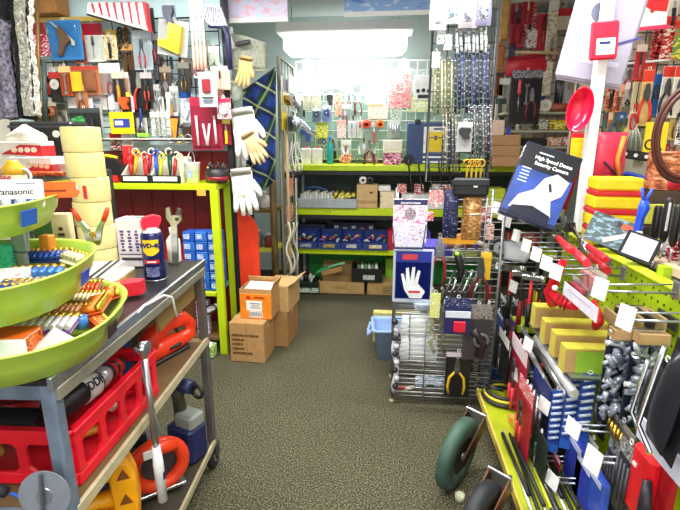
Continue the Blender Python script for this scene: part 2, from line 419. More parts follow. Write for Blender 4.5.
def grid(name, label, cat, x0, x1, z0, z1, Mx, m, sp=.075, r=.003, frame=.006):
    root = thing(name, label, cat, Mx); a = MB(); n = max(1, round((x1-x0)/sp)); k = max(1, round((z1-z0)/sp))
    for i in range(1, n): x = x0+(x1-x0)*i/n; a.tube([(x, 0, z0), (x, 0, z1)], r, m, 5)
    for j in range(1, k): z = z0+(z1-z0)*j/k; a.tube([(x0, -r*1.6, z), (x1, -r*1.6, z)], r, m, 5)
    a.build('wire_mesh', root); b = MB()
    b.tube([(x0, 0, z0), (x1, 0, z0), (x1, 0, z1), (x0, 0, z1)], frame, m, 6, closed=True); b.build('frame', root)
    return root
WORLD_ST = .2; FRONT_E = 38; LAMP_E = 40; EXPOSURE = .42
LAMPS = [(-.42, 4.62, 2.53), (.55, 2.15, 2.68), (-1.3, 2.3, 2.68), (-.1, .3, 2.66)]
# ------------------------------------------------------------------ the room
def carpet():
    m, nt, b = _base('speckled carpet'); b.inputs['Roughness'].default_value = .95
    tc = nt.nodes.new('ShaderNodeTexCoord'); n = nt.nodes.new('ShaderNodeTexNoise'); n.inputs['Scale'].default_value = 130; n.inputs['Detail'].default_value = 4
    n2 = nt.nodes.new('ShaderNodeTexNoise'); n2.inputs['Scale'].default_value = 2.5
    cr = nt.nodes.new('ShaderNodeValToRGB'); e = cr.color_ramp.elements
    e[0].position = .34; e[0].color = lin('#211f17'); e[1].position = .62; e[1].color = lin('#868062'); x = e.new(.5); x.color = lin('#4b4834')
    mx = nt.nodes.new('ShaderNodeMix'); mx.data_type = 'RGBA'; mx.blend_type = 'MULTIPLY'; mx.inputs[0].default_value = .35
    nt.links.new(tc.outputs['Object'], n.inputs['Vector']); nt.links.new(tc.outputs['Object'], n2.inputs['Vector'])
    nt.links.new(n.outputs['Fac'], cr.inputs['Fac']); nt.links.new(cr.outputs['Color'], mx.inputs[6]); nt.links.new(n2.outputs['Fac'], mx.inputs[7])
    nt.links.new(mx.outputs[2], b.inputs['Base Color'])
    bp = nt.nodes.new('ShaderNodeBump'); bp.inputs['Strength'].default_value = .6; bp.inputs['Distance'].default_value = .006
    nt.links.new(n.outputs['Fac'], bp.inputs['Height']); nt.links.new(bp.outputs['Normal'], b.inputs['Normal'])
    return m
struct('floor', MB().box((-.4, 1.8, -.05), (5.0, 6.8, .1), carpet()))
struct('ceiling', MB().box((-.4, 1.8, 2.8), (5.0, 6.8, .1), M('#eef2f2', .7, 0, .02, 4)))
struct('wall_back', MB().box((-.4, 5.05, 1.4), (5.0, .1, 2.8), M('#b4c4c0', .7, 0, .04, 3)))
struct('wall_left', MB().box((-2.85, 1.8, 1.4), (.1, 6.8, 2.8), M('#d9d4c6', .7, 0, .04, 3)))
struct('wall_right', MB().box((2.0, 1.8, 1.4), (.1, 6.8, 2.8), M('#d6d2c4', .7, 0, .04, 3)))
struct('wall_partition', MB().box((-1.985, 3.42, 1.4), (1.63, .06, 2.8), M('#cfeaf0', .6, 0, .02, 3)))
struct('trim_partition', MB().box((-1.158, 3.43, 1.4), (.025, .1, 2.8), M('#222226', .5)))
struct('baseboard_back', MB().box((-.4, 4.985, .05), (4.6, .02, .1), M('#4a4038', .6)))
# burgundy boards on the lower part of the partition
bw = M('#7d1019', .45, 0, .06, 6); b = MB()
for i in range(9): b.box((-2.62+i*.166+.083, 3.375, .74), (.163, .022, 1.46), bw, .004)
struct('trim_burgundy_boards', b)

# ------------------------------------------------------------------ fluorescent lamps
def lamp(p, label, chain, big=False):
    t = thing('fluorescent_lamp', label, 'lamp', TM(p)); q = MB(); q.prism([(-.12, .06), (.12, .06), (.16, -.02), (.15, -.03), (-.15, -.03), (-.16, -.02)], 1.24, WHITE); q.v = [Vector((v.y, v.x, v.z)) for v in q.v]; q.build('housing', t)
    if not big:
        for s in (-.07, .07): MB().cyl((-.6, s, -.035), (.6, s, -.035), .019, EMIT('#ffffff', 9), 12).build('fluorescent_tube', t)
    else: MB().box((0, 0, -.10), (1.14, .24, .22), EMIT('#ffffff', 3.2), .05).build('glow_box', t)  # emissive box, oversized to stand for the glow around the tubes
    for s in (-.5, .5):
        if chain: MB().tube([(s, 0, .06), (s, 0, 2.75-p[2])], .005, WIREG, 5).build('hanging_rod', t)
lamp(LAMPS[0], 'white twin tube fluorescent lamp hanging above the back aisle', True, True)
lamp(LAMPS[1], 'added unseen fluorescent ceiling lamp above the lime gondola', True)  # out of view, added to brighten the right and back right goods
lamp(LAMPS[2], 'added unseen fluorescent ceiling lamp above the left gridwall', True)  # out of view, added for more light on the left side
lamp(LAMPS[3], 'fluorescent ceiling lamp above the shop entrance', True)
# ------------------------------------------------------------------ the steel cart on the left
CT = thing('tool_cart', 'grey steel three-tier tool cart on caster wheels at the left of the aisle', 'cart', TM((-1.08, 1.35, 0), 3.5))
FR = M('#7f8fa6', .35, .5, .12, 14); X0, X1, Y0, Y1 = -.30, .30, -.5, .5
for (x, y) in ((X1, Y0), (X0, Y0), (X1, Y1), (X0, Y1)): MB().box((x, y, .58), (.036, .036, .9), FR if y < 0 else M('#6e6a66', .4, .5), .006).build('leg', CT)
q = MB(); q.box((0, 0, 1.026), (.64, 1.04, .02), M('#1c1b1d', .35), .004); q.build('table_top', CT)
for x in (X1+.012, X0-.012): q = MB(); q.box((x+.006, 0, 1.026), (.012, 1.05, .03), STEEL, .002); q.build('edge_trim', CT); q = MB(); q.box((x, 0, .993), (.03, 1.02, .034), M('#8b8678', .4, .3), .003); q.build('side_rail', CT)
for y in (Y0, Y1): MB().box((0, y, 1.0), (.6, .03, .045), FR, .004).build('cross_rail', CT)
for z, c in ((.665, '#6a5434'), (.135, '#3f392c')):  # lower shelf's darker brown has its shade put into the colour
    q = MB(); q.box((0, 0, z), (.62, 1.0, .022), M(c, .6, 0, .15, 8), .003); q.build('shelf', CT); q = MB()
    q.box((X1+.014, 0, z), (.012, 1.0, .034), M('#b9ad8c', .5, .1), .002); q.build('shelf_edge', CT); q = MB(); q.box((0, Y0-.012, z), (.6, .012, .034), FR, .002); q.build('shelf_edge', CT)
MB().box((.275, .30, .925), (.012, .38, .1), M('#8a6f3c', .6, 0, .1, 8)).build('apron', CT)
for (x, y) in ((X1, Y0), (X0, Y0), (X1, Y1), (X0, Y1)):
    w = MB().cyl((x-.015, y, .06), (x+.015, y, .06), .058, RUBBER, 20).build('wheel', CT); MB().cyl((x-.018, y, .06), (x+.018, y, .06), .028, STEEL, 14).build('hub', w)
    MB().prism([(-.03, .125), (.03, .125), (.012, .05), (-.012, .05)], .05, DKSTEEL).build('fork', CT, TM((x, y, 0), 90))
TOP = 1.038
# tiered oval trays on a stand post
TG = M('#abc84a', .35, 0, .04, 6)
def oval(ax, ay, rot, n, k=44, grow=0):
    o = []
    for i in range(k):
        t = 2*math.pi*i/k; c, s = _c(t), _s(t); x = (ax+grow)*abs(c)**(2/n)*(1 if c > 0 else -1); y = (ay+grow)*abs(s)**(2/n)*(1 if s > 0 else -1)
        o.append((x*_c(rot)-y*_s(rot), x*_s(rot)+y*_c(rot)))
    return o
def tray(c, z0, z1, label):
    k = 44; t = thing('oval_tray', label, 'tray', TM((c[0], c[1], z0))); H = z1-z0
    rings = [(-.05, .0), (-.03, .0), (-.012, H*.45), (-.008, H*.5), (0, H-.004), (.008, H), (.006, H+.004), (-.004, H), (-.018, H*.5), (-.036, .006)]
    vs = []; fs = []
    for g, z in rings: vs += [(x, y, z) for x, y in oval(.27, .28, .3, 2.6, k, g)]
    n = len(rings)
    for i in range(n-1):
        for j in range(k): fs.append((i*k+j, i*k+(j+1) % k, (i+1)*k+(j+1) % k, (i+1)*k+j))
    fs.append(tuple(reversed(range(k)))); fs.append(tuple((n-1)*k+j for j in range(k)))
    MB().raw(vs, fs, TG, True).build('tray_shell', t); return t
def tray_label(t, c, px, Z, col, w=.055, h=.035):
    """printed sticker on the outside of a tray, around the wall point seen at px"""
    pts = oval(.27, .28, .3, 2.6, 400, -.004); tgt = at(px[0], px[1], Z=Z)-Vector((c[0], c[1], Z))
    i = min(range(400), key=lambda k: (pts[k][0]-tgt.x)**2+(pts[k][1]-tgt.y)**2); a, b = pts[(i-9) % 400], pts[(i+9) % 400]
    d = math.atan2(b[1]-a[1], b[0]-a[0]); p = pts[i]; q = MB(); q.box((0, -.006, 0), (w, .003, h), M(col, .4), .001)
    return q.build('sticker', t, TM((p[0], p[1], Z-t.location.z), math.degrees(d), 8))
T3 = tray((-.955, 1.0), TOP+.004, 1.122, 'lowest and largest looking lime oval tray holding orange battery rows on the cart top'); tray_label(T3, (-.955, 1.0), (92, 329), 1.09, '#2a1c20')
T2 = tray((-1.02, .985), 1.165, 1.255, 'middle lime oval tray with a blue sticker, between two other trays'); tray_label(T2, (-1.02, .985), (66, 277), 1.215, '#1d3fa8')
T1 = tray((-1.16, 1.06), 1.32, 1.40, 'topmost lime oval tray holding the white battery pack'); tray_label(T1, (-1.16, 1.06), (40, 217), 1.365, '#1d4fa8', .06, .04)
pz = at(23, 253, Y=1.1); PO = thing('tray_stand', 'grey steel post stand carrying the tiered lime trays', 'stand', TM((pz.x, 1.1, 1.046)))
MB().box((0, 0, .06), (.05, .016, .116), M('#8a94a6', .35, .7), .003).build('post', PO); MB().box((-.02, .02, .24), (.045, .016, .06), M('#8a94a6', .35, .7), .003).build('post', PO); MB().box((-.03, .02, .16), (.045, .016, .1), M('#8a94a6', .35, .7), .003).build('post', PO)

def battery_pack(p, s, rz, label, card, cells, n, name='battery_pack', rows=1, rx=0, ry=0):
    """carded row of cylinder cells lying under a clear cover"""
    w, d, h = s; t = thing(name, label, 'battery pack', TM(p, rz, rx, ry)); q = MB(); q.box((0, 0, h*.1), (w, d, h*.2), M(card, .4) if isinstance(card, str) else card, .003); q.build('backing_card', t)
    r = w/n*.46
    for k in range(rows):
        for i in range(n):
            x = (i-(n-1)/2)*w/n; y0, y1 = -d/2+.008+k*d/rows, -d/2+(k+1)*d/rows-.004; c = MB(); c.cyl((x, y0, h*.2+r), (x, y0+(y1-y0)*.72, h*.2+r), r, M(cells, .25, .3), 9); c.cyl((x, y0+(y1-y0)*.72, h*.2+r), (x, y1, h*.2+r), r, BRASS, 9); c.build('battery_cell', t)
    return t
# lowest tray: orange cells, carded whites, an open carton
p = at(92, 286, Z=1.125); battery_pack((p.x-.09, p.y-.01, 1.11), (.22, .07, .035), 10, 'long row of orange battery cells at the far side of the lowest tray', '#9c2412', '#d8521e', 18, rows=1, rx=26)
p = at(80, 296, Z=1.11); battery_pack((p.x-.06, p.y, 1.095), (.27, .055, .035), 10, 'row of cream battery cells in front of the orange row in the lowest tray', '#a03a20', '#f0d9b0', 22, rows=1, rx=20)
p = at(100, 305, Z=1.11); battery_pack((p.x-.01, p.y, 1.10), (.12, .06, .035), -70, 'short pack of orange battery cells at the end of the lowest tray', '#c2500f', '#f08228', 6, rows=1, rx=10)
p = at(42, 320, Z=1.12); battery_pack((p.x-.04, p.y, 1.10), (.24, .07, .035), 8, 'white carded battery strip with purple edge across the lowest tray', '#6a3f8c', '#f4eef2', 13, rx=14)
p = at(5, 345, Z=1.10); t = carton((p.x-.0, p.y, 1.078), (.13, .07, .05), 'small white carton with orange top in the lowest tray front', 10, mat=M('#f1f3f5', .4), tape=None); q = MB(); q.box((0, 0, .0515), (.128, .068, .003), M('#e0641c', .4)); q.build('lid_print', t); q = MB(); q.box((.0665, 0, .026), (.003, .06, .045), PR('#e0641c', '#7c2410', '#f4a050', 60)); q.build('end_print', t)
q = MB(); q.cyl((0, 0, 0), (0, 0, .032), .014, M('#3474c8', .3), 14); q.cyl((0, 0, .032), (0, 0, .036), .006, STEEL, 10); solo(q, 'battery_cell', 'single fat blue battery cell standing in the lowest tray', 'battery', TM((at(82, 322, Z=1.10).x, at(82, 322, Z=1.10).y, 1.085)))
q = MB(); q.prism([(-.05, 0), (.05, 0), (0, .045)], .035, M('#dfe3e8', .35)); solo(q, 'folded_card', 'small folded silver card in front of the blue cell', 'card', TM((at(55, 342, Z=1.1).x, at(55, 342, Z=1.1).y, 1.085), 30))
# middle tray
p = at(45, 251, Z=1.235); battery_pack((p.x, p.y, 1.215), (.16, .05, .03), 10, 'row of blue and silver cells at the back of the middle tray', '#1f2f6a', '#3355b0', 10, rx=30)
p = at(48, 268, Z=1.225); battery_pack((p.x, p.y, 1.205), (.08, .05, .03), 10, 'short blue and white cell pack in the middle tray', '#dfe6f0', '#4a7fd0', 4, rx=20)
t = carton((at(4, 246, Y=1.12).x, 1.12, 1.178), (.06, .05, .10), 'small teal carton in the middle tray', 15, mat=PR('#23b79c', '#0d2f30', '#e6f5f0', 60, th=.6), tape=None)
t = carton((at(10, 262, Y=1.02).x, 1.02, 1.20), (.07, .05, .035), 'little white carton with red print in the middle tray', 20, mat=PR('#eef0f0', '#c23028', '#8a8f98', 70, th=.6), tape=None)
p = at(8, 286, Z=1.225); battery_pack((p.x, p.y, 1.205), (.12, .06, .025), 12, 'white and blue carded button cells at the front of the middle tray', '#e6e9ec', '#27418f', 7, rx=8)
p = at(35, 280, Z=1.225); battery_pack((p.x, p.y, 1.205), (.08, .05, .025), 40, 'pale clear pack of small cells near the middle tray rim', '#e3e5dc', '#cfd2c8', 5, rx=8)
t = carton((-.99, 1.23, 1.18), (.035, .03, .10), 'small orange round carton behind the middle tray contents', 0, mat=M('#e08a2a', .4), tape=None); p = at(44, 214, Y=1.43); t = carton((p.x, 1.43, 1.038), (.07, .04, p.z-1.038), 'green carton standing between the middle and top trays', 5, mat=M('#4f8a34', .4), tape=None)
p = at(61, 213, Y=1.40); t = carton((p.x, 1.40, 1.038), (.06, .03, p.z-1.038), 'tall cream carton with vertical lettering behind the middle tray', 8, mat=M('#eee0b0', .5), tape=None); q = MB(); [q.box((0, -.0165, p.z-1.038-.15+.02*i), (.02-(i % 2)*.008, .002, .011), M('#4a3c28', .5)) for i in range(6)]; q.build('print', t)
# top tray: the white battery pack and the orange one
PK = thing('battery_pack', 'white battery pack with brand name in black, in the topmost tray', 'battery pack', TM((at(15, 212, Y=1.10).x, 1.10, 1.36), 20, -10) @ Matrix.Scale(.64, 4))
MB().box((0, 0, .085), (.22, .02, .115), M('#f3f1f3', .35), .006).build('pack_body', PK); MB().box((.015, -.014, .045), (.16, .012, .04), CLEAR('#eef2f8', .25), .004).build('clear_window', PK)
for i in range(6): MB().cyl((-.05+.027*i, -.012, .028), (-.05+.027*i, -.012, .062), .011, M(['#2a2c36', '#d9dbe0', '#24326e', '#cfd3da', '#2348a8', '#20306c'][i], .3, .3), 9).build('battery_cell', PK)
text('Panasonic', .034, M('#15151c', .4), PK, (.01, -.0115, .092), bold=.0006); MB().box((.05, -.0105, .126), (.07, .001, .007), M('#8a8a98', .4)).build('printed_line', PK)
OB = battery_pack((at(49, 190, Y=1.22).x, 1.22, at(49, 192, Y=1.22).z-.01), (.15, .045, .05), 24, 'orange bulk battery pack with white ends beside the white battery pack', PR('#e8631c', '#a4300e', '#f7a860', 40, th=.62), '#efe2dc', 9, rx=4); MB().box((0, -.028, .02), (.15, .004, .045), M('#ea6218', .35), .001).build('front_panel', OB); MB().box((.01, -.0305, .018), (.08, .001, .006), M('#8b2d0c')).build('printed_line', OB)
q = MB(); q.ball((0, 0, .02), .02, M('#3c6a3a', .4), 10, (1.6, .8, .7)); solo(q, 'battery_charm', 'small green and white trinket inside the topmost tray rim', 'trinket', TM((-1.03, 1.17, 1.33)))

# ------------------------------------------------------------------ goods standing on the cart top
# stack of clear packing-tape rolls
TAPE = M('#efe09a', .1, 0, .015, 60)
bx = at(100, 262, Y=1.70).x
rolls = []
for i in range(6):
    t = thing('tape_roll', f'{["lowest", "second from the bottom", "third from the bottom", "third from the top", "second from the top", "topmost"][i]} of the six wide yellowish clear tape rolls stacked on the cart', 'tape roll', TM((bx+[0, .003, -.002, .002, -.007, -.009][i], 1.70, TOP+i*.0935)), 'clear packing tape stack')
    MB().lathe([(.05, .0), (.067, 0), (.069, .004), (.069, .088), (.067, .092), (.05, .092), (.05, .0)], TAPE, 36).build('tape', t); MB().lathe([(.044, .001), (.049, .001), (.049, .091), (.044, .091), (.044, .001)], KRAFT, 30).build('cardboard_core', t)
    if i == 3: MB().box((.02, -.0675, .04), (.014, .004, .05), M('#d8323c', .4), .001).build('red_sticker', t)
# white printed carton
t = carton((at(136, 250, Y=1.78).x, 1.79, TOP), (.12, .09, .2), 'white carton with purple printed columns beside the tape stack', 4, mat=M('#f3ecf4', .45), tape=None, name='white_carton')
q = MB()
for c in range(3):
    for k in range(7): q.box((-.035+.03*c, -.0462, .15-.013*k), (.016-.004*((k+c) % 3), .002, .008), M('#5a3c86', .5))
q.box((0, -.0462, .055), (.1, .002, .004), M('#5a3c86', .5)); q.box((0, -.0462, .035), (.09, .002, .012), M('#4a3c50', .5)); q.build('printed_columns', t)
MB().box((.02, .0, .2012), (.07, .03, .002), M('#7b8a70', .5)).build('top_print', t)
# flat boxes / books
t = carton((-1.03, 1.47, TOP), (.20, .24, .045), 'flat white box with black border, lowest of the two flat boxes by the spray can', 8, mat=M('#e7e6de', .45), tape=None, name='flat_box'); MB().box((.1008, 0, .022), (.002, .23, .03), M('#c9a46a', .5)).build('side_print', t)
t = thing('flat_box', 'white flat box with a black stripe resting on another flat box', 'box', TM((-1.05, 1.46, TOP+.0462), 14)); MB().box((0, 0, .012), (.2, .22, .024), M('#efeee9', .4), .002).build('box_body', t); MB().box((.055, 0, .0247), (.012, .22, .0014), BLACK).build('black_stripe', t); MB().box((.0, -.1106, .012), (.19, .002, .012), BLACK).build('black_stripe', t); MB().box((.078, 0, .0247), (.012, .22, .0014), BLACK).build('black_stripe', t)
q = MB(); q.ball((0, 0, .022), .022, M('#222325', .6), 10, (1.3, 1, 1)); solo(q, 'rubber_bung', 'black rubber knob lying at the flat box corner', 'knob', TM((-.902, 1.40, TOP)))
# spray can
p = at(152, 281, Z=TOP); SPC = thing('spray_can', 'blue and yellow lubricant spray can with red cap on the cart', 'spray can', TM((p.x, p.y+.03, TOP), 16) @ Matrix.Scale(1.22, 4))
bm = M('#18205e', .28, .2, .03); MB().lathe([(.028, 0), (.0325, .003), (.0325, .138), (.03, .146), (.024, .152), (.024, .156)], bm, 28).build('can_body', SPC); MB().lathe([(.0335, .0), (.0335, .004)], STEEL, 28).build('bottom_rim', SPC)
MB().lathe([(.028, .147), (.0265, .153), (.022, .158), (.022, .164)], M('#dfe5ee', .3), 24).build('collar', SPC)
MB().prism([(-.026, 0), (.018, 0), (.03, .024), (.03, .034), (.012, .04), (-.02, .034), (-.028, .02)], .034, M('#e8163c', .35)).build('cap', SPC, TM((0, 0, .16), 20))
def wrapped(w, h, z, m, r=.0331, out=None):
    q = MB(); n = 12; vs = []
    for i in range(n+1):
        a = -w/2/r+w/r*i/n; dz = out(i/n) if out else 0
        for zz in (z-h/2-dz, z+h/2): vs.append((r*_s(a), -r*_c(a), zz))
    fs = [(2*i, 2*i+2, 2*i+3, 2*i+1) for i in range(n)]; return q.raw(vs, fs, m, True)
wrapped(.05, .035, .112, YEL, out=lambda u: .014*(4*u*(1-u))).build('yellow_shield', SPC); wrapped(.046, .012, .062, M('#c8202c', .4)).build('red_band', SPC); wrapped(.04, .03, .03, PR('#18205e', '#8d98c8', '#c9d2ee', 160)).build('small_print', SPC)
text('WD-40', .0185, M('#101a5c', .4), SPC, (0, -.0335, .112), bold=.0009); MB().box((0, -.0335, .062), (.026, .001, .004), PAPER).build('printed_line', SPC)
# white bottle and yellow rolls behind the can
p = at(167, 268, Z=TOP); t = thing('white_bottle', 'white plastic bottle standing just behind the spray can', 'bottle', TM((p.x-.012, p.y+.10, TOP+.15))); kids(t, bottle(.15, .028, '#f2f0ee'))
for i in range(3):
    q = MB(); q.lathe([(.012, 0), (.026, 0), (.027, .022), (.026, .024), (.012, .024), (.012, 0)], M('#e9c832' if i % 2 == 0 else '#26221e', .4), 18); solo(q, 'tape_ring', f'{["lowest", "middle", "topmost"][i]} ring of the small yellow and black rings behind the white bottle', 'tape roll', TM((-.955, 1.80, TOP+.0245*i)))
# upright adjustable wrench
p = at(180, 262, Z=TOP); t = thing('adjustable_wrench', 'large chrome adjustable wrench standing upright at the far end of the cart', 'wrench', TM((p.x+.012, p.y-.04, TOP+.245), 0, 0, 3)); kids(t, adjustable(.245))
# spring clamp on the tray rim
SCP = thing('spring_clamp', 'chrome spring clamp with red tips clipped to the rim of the middle tray', 'clamp', TM((-.865, 1.262, 1.245), 10) @ Matrix.Scale(.72, 4))
for s in (-1, 1):
    MB().prism([(-.012+s*.01, 0), (.012+s*.01, 0), (s*.028+.012, .07), (s*.05+.006, .11), (s*.05-.006, .11), (s*.028-.012, .07)], .014, CHROME).build('jaw_arm', SCP)
    MB().tube([(s*.046, 0, .10), (s*.062, 0, .135), (s*.07, 0, .155)], [.010, .011, .008], M('#d8431e', .4), 8).build('red_tip', SCP)
MB().disc((0, 0, .045), .012, .03, BRASS, 12).build('spring', SCP)
# red tool with black trigger and white string near the edge
p = at(135, 300, Z=TOP); t = thing('cable_cutter', 'red hand tool with black grip lying on the cart edge', 'hand tool', TM((p.x-.06, p.y+.02, TOP+.03), 40, -90))
MB().prism([(-.08, -.02), (-.03, .022), (.05, .026), (.08, .0), (.06, -.03), (-.03, -.028)], .045, M('#d3172c', .35)).build('tool_body', t); MB().prism([(-.11, -.03), (-.06, .012), (-.03, -.015), (-.07, -.03)], .05, BLACK).build('grip', t)
q = MB(); q.ball((0, 0, .022), .024, M('#d85a2a', .4), 10, (1, 1, .9)); solo(q, 'ribbed_stopper', 'ribbed orange cap beside the red hand tool', 'cap', TM((-.905, 1.285, TOP)))
q = MB(); q.tube([(-.74, 1.24, 1.044), (-.742, 1.28, 1.05), (-.742, 1.33, 1.045), (-.738, 1.40, 1.043), (-.735, 1.45, 1.02), (-.733, 1.47, .94)], .004, M('#e9e9e4', .7), 6); solo(q, 'twine', 'white cord draped from the tray over the cart edge', 'cord')

# ------------------------------------------------------------------ middle shelf
MS = .678
CR = thing('plastic_crate', 'bright red plastic crate with lattice sides on the middle cart shelf', 'crate', TM((-1.045, 1.16, MS), 2.5)); W, D, H = .52, .46, .16; rm = M('#e0162a', .35, 0, .06)
MB().box((0, 0, .005), (W-.02, D-.02, .01), rm).build('base', CR)
def lattice(L, name, Mx):
    q = MB(); q.box((0, 0, H-.02), (L, .014, .04), rm, .003); q.box((0, 0, H-.002), (L+.006, .024, .012), rm, .003); q.box((0, 0, .018), (L, .014, .034), rm, .003); n = round(L/.13)
    for i in range(n+1): q.box((-L/2+.016+(L-.032)*i/n, 0, H/2), (.026, .012, H), rm, .002)
    for i in range(n):
        x = -L/2+.016+(L-.032)*(i+.5)/n; g = (L-.032)/n
        for sx in (-1, 1):
            for sz in (-1, 1): q.prism([(x+sx*g/2, H/2+sz*.055), (x+sx*g/2, H/2+sz*.018), (x+sx*g*.16, H/2+sz*.055)], .01, rm)
    return q.build(name, CR, Mx)
lattice(W, 'side_panel', TM((0, -D/2, 0))); lattice(W, 'side_panel', TM((0, D/2, 0))); lattice(D, 'side_panel', TM((W/2, 0, 0), 90)); lattice(D, 'side_panel', TM((-W/2, 0, 0), 90))
# contents of the crate
DR = thing('cordless_drill', 'black cordless drill with a white lettered band in the red crate', 'drill', frame(at(58, 424, X=-.90), at(138, 362, X=-.90)) @ TM((-.07, 0, .045)) @ Matrix.Scale(1.0, 4)); bk = M('#26272e', .4)
MB().tube([(-.16, 0, 0), (-.15, 0, 0), (.02, 0, 0), (.03, 0, 0)], [.03, .038, .04, .036], bk, 14).build('motor_body', DR); MB().tube([(-.045, 0, 0), (.015, 0, 0)], .042, PAPER, 16).build('white_band', DR); MB().tube([(.03, 0, 0), (.07, 0, 0), (.09, 0, 0)], [.036, .034, .026], M('#dfe3ea', .3, .5), 14).build('chuck_collar', DR)
MB().tube([(.09, 0, 0), (.16, 0, 0), (.19, 0, 0)], [.028, .026, .012], M('#303138', .4), 12).build('chuck', DR); MB().tube([(.10, 0, 0), (.115, 0, 0)], .0295, M('#d2242c', .4), 12).build('red_ring', DR); MB().tube([(.13, 0, 0), (.15, 0, 0)], .0285, M('#d2242c', .4), 12).build('red_ring', DR); MB().box((-.08, .045, -.03), (.05, .09, .04), bk, .008).build('grip', DR)
text('DDF', .036, BLACK, DR, (-.015, -.037, .021), rot=(62, 0, 0), bold=.0008)
t = thing('suction_hose', 'black ribbed hose lying in the crate behind the cart leg', 'hose', TM((-1.105, 1.02, .79), 2)); q = MB(); pts = [(-.18+.011*i, 0, .0) for i in range(34)]; q.tube(pts, [.045 if i % 2 else .039 for i in range(36)], M('#1d1e26', .5), 14); q.build('ribbed_tube', t)
q = MB(); q.tube([(-.17, 0, 0), (.05, .02, .02), (.15, .03, .03)], .014, M('#a8211f', .4), 8); solo(q, 'pry_bar', 'red pry bar lying at the far side of the crate', 'handle', TM((-1.15, 1.30, .88)))
t = thing('angle_drill', 'dark red and black power tool lying at the crate back corner', 'power tool', TM((-1.10, 1.23, .76), 20)); MB().tube([(-.12, 0, 0), (0, 0, .01), (.1, 0, .0)], [.03, .038, .028], M('#6f1620', .4), 12).build('motor_body', t); MB().tube([(.1, 0, 0), (.17, 0, -.01)], [.024, .014], BLACK, 10).build('nose', t)
for i, (x, y, c, l) in enumerate(((-.88, 1.10, '#e0b23c', 'brass fitting seen through the crate side, nearest the leg'), (-.87, 1.24, '#f2e9d2', 'small cream battery seen through the crate side'), (-1.05, 1.0, '#d9b64a', 'yellow nozzle lying low in the crate'))):
    q = MB(); q.tube([(0, 0, .02), (.05, .01, .022), (.07, .01, .022)], [.014, .014, .006], M(c, .35, .3), 8); solo(q, 'fitting', l, 'fitting', TM((x, y, MS+.012), 30+50*i))
q = MB(); q.tube([(-.80, 1.085, .74), (-.80, 1.09, .80)], .008, M('#e45aa0', .4), 8); solo(q, 'pink_marker', 'pink marker stick poking out of the crate side', 'marker')
# blue tub and orange sander beyond the crate
t = thing('blue_bucket', 'blue plastic bucket on the middle shelf behind the crate', 'bucket', TM((-1.06, 1.52, MS))); MB().lathe([(.09, 0), (.10, .2), (.108, .205), (.108, .212), (.1, .212), (.094, .2), (.084, .008)], M('#3566c4', .35), 32).build('bucket_shell', t)
OS = thing('orbital_sander', 'red orange power sander with open handle at the far end of the middle shelf', 'power tool', TM((-.895, 1.70, MS), 70)); om = M('#ee3a18', .32, 0, .05)
outer = [(-.17, .0), (-.175, .05), (-.13, .12), (-.02, .165), (.09, .16), (.145, .11), (.155, .05), (.12, .0)]
hole = [(-.04, .06), (-.02, .105), (.06, .115), (.105, .09), (.10, .06), (.06, .05)]
q = MB(); q.tube([(-.12, 0, .045), (-.05, 0, .04), (.05, 0, .04), (.11, 0, .05), (.125, 0, .085), (.09, 0, .125), (0, 0, .135), (-.08, 0, .11), (-.12, 0, .06)], [.045, .042, .036, .036, .032, .032, .034, .04, .044], om, 14); q.build('sander_body', OS)
MB().box((.0, -.038, .04), (.07, .01, .016), BLACK, .004).build('switch', OS); MB().box((-.03, 0, .008), (.22, .09, .014), BLACK, .004).build('sanding_pad', OS); MB().tube([(.05, 0, .085), (.1, 0, .09)], .014, M('#3f5a3a', .4), 8).build('inner_grip', OS)
t = carton((-1.13, 1.77, MS), (.24, .1, .15), 'brown board box standing across the far end of the middle shelf', 0, mat=M('#7c6234', .7), tape=None)

# ------------------------------------------------------------------ long chrome bar hanging on the cart side
t = thing('breaker_bar', 'long chrome torque bar hanging upright against the cart side', 'torque wrench', TM((-.722, 1.17, 0), 0)); a = at(143, 348, X=-.722); b = at(163, 500, X=-.722)
pt = lambda u: tuple(a.lerp(b, u)-Vector((-.722, 1.17, 0)))
MB().tube([pt(.0), pt(.08)], [.012, .010], CHROME, 12).build('ratchet_head', t); MB().disc(pt(.0), .022, .03, CHROME, 16, 'X').build('square_drive', t); MB().tube([pt(.06), pt(.62)], .0105, STEEL, 12).build('steel_tube', t); MB().tube([pt(.62), pt(.74), pt(1.0)], [.0125, .017, .015], M('#eef0f2', .3), 12).build('white_grip', t); MB().box(pt(.82), (.036, .012, .03), NAVY, .002).build('scale_window', t)
q = MB(); q.ring((-.77, .85, .745), .026, .004, M('#2456b8', .5), 18, 6, 'Z'); q.tube([(-.775, .826, .745), (-.8, .80, .76), (-.83, .80, .775)], .004, M('#2456b8', .5), 6); solo(q, 'blue_cable_tie', 'blue cable tie looped around the near cart leg', 'cable tie')
q = MB(); q.tube([(-.84, .80, .775), (-.93, .80, .80)], [.012, .018], M('#1b1d26', .4), 10); solo(q, 'black_torch', 'small black torch tied at the front of the crate', 'torch')

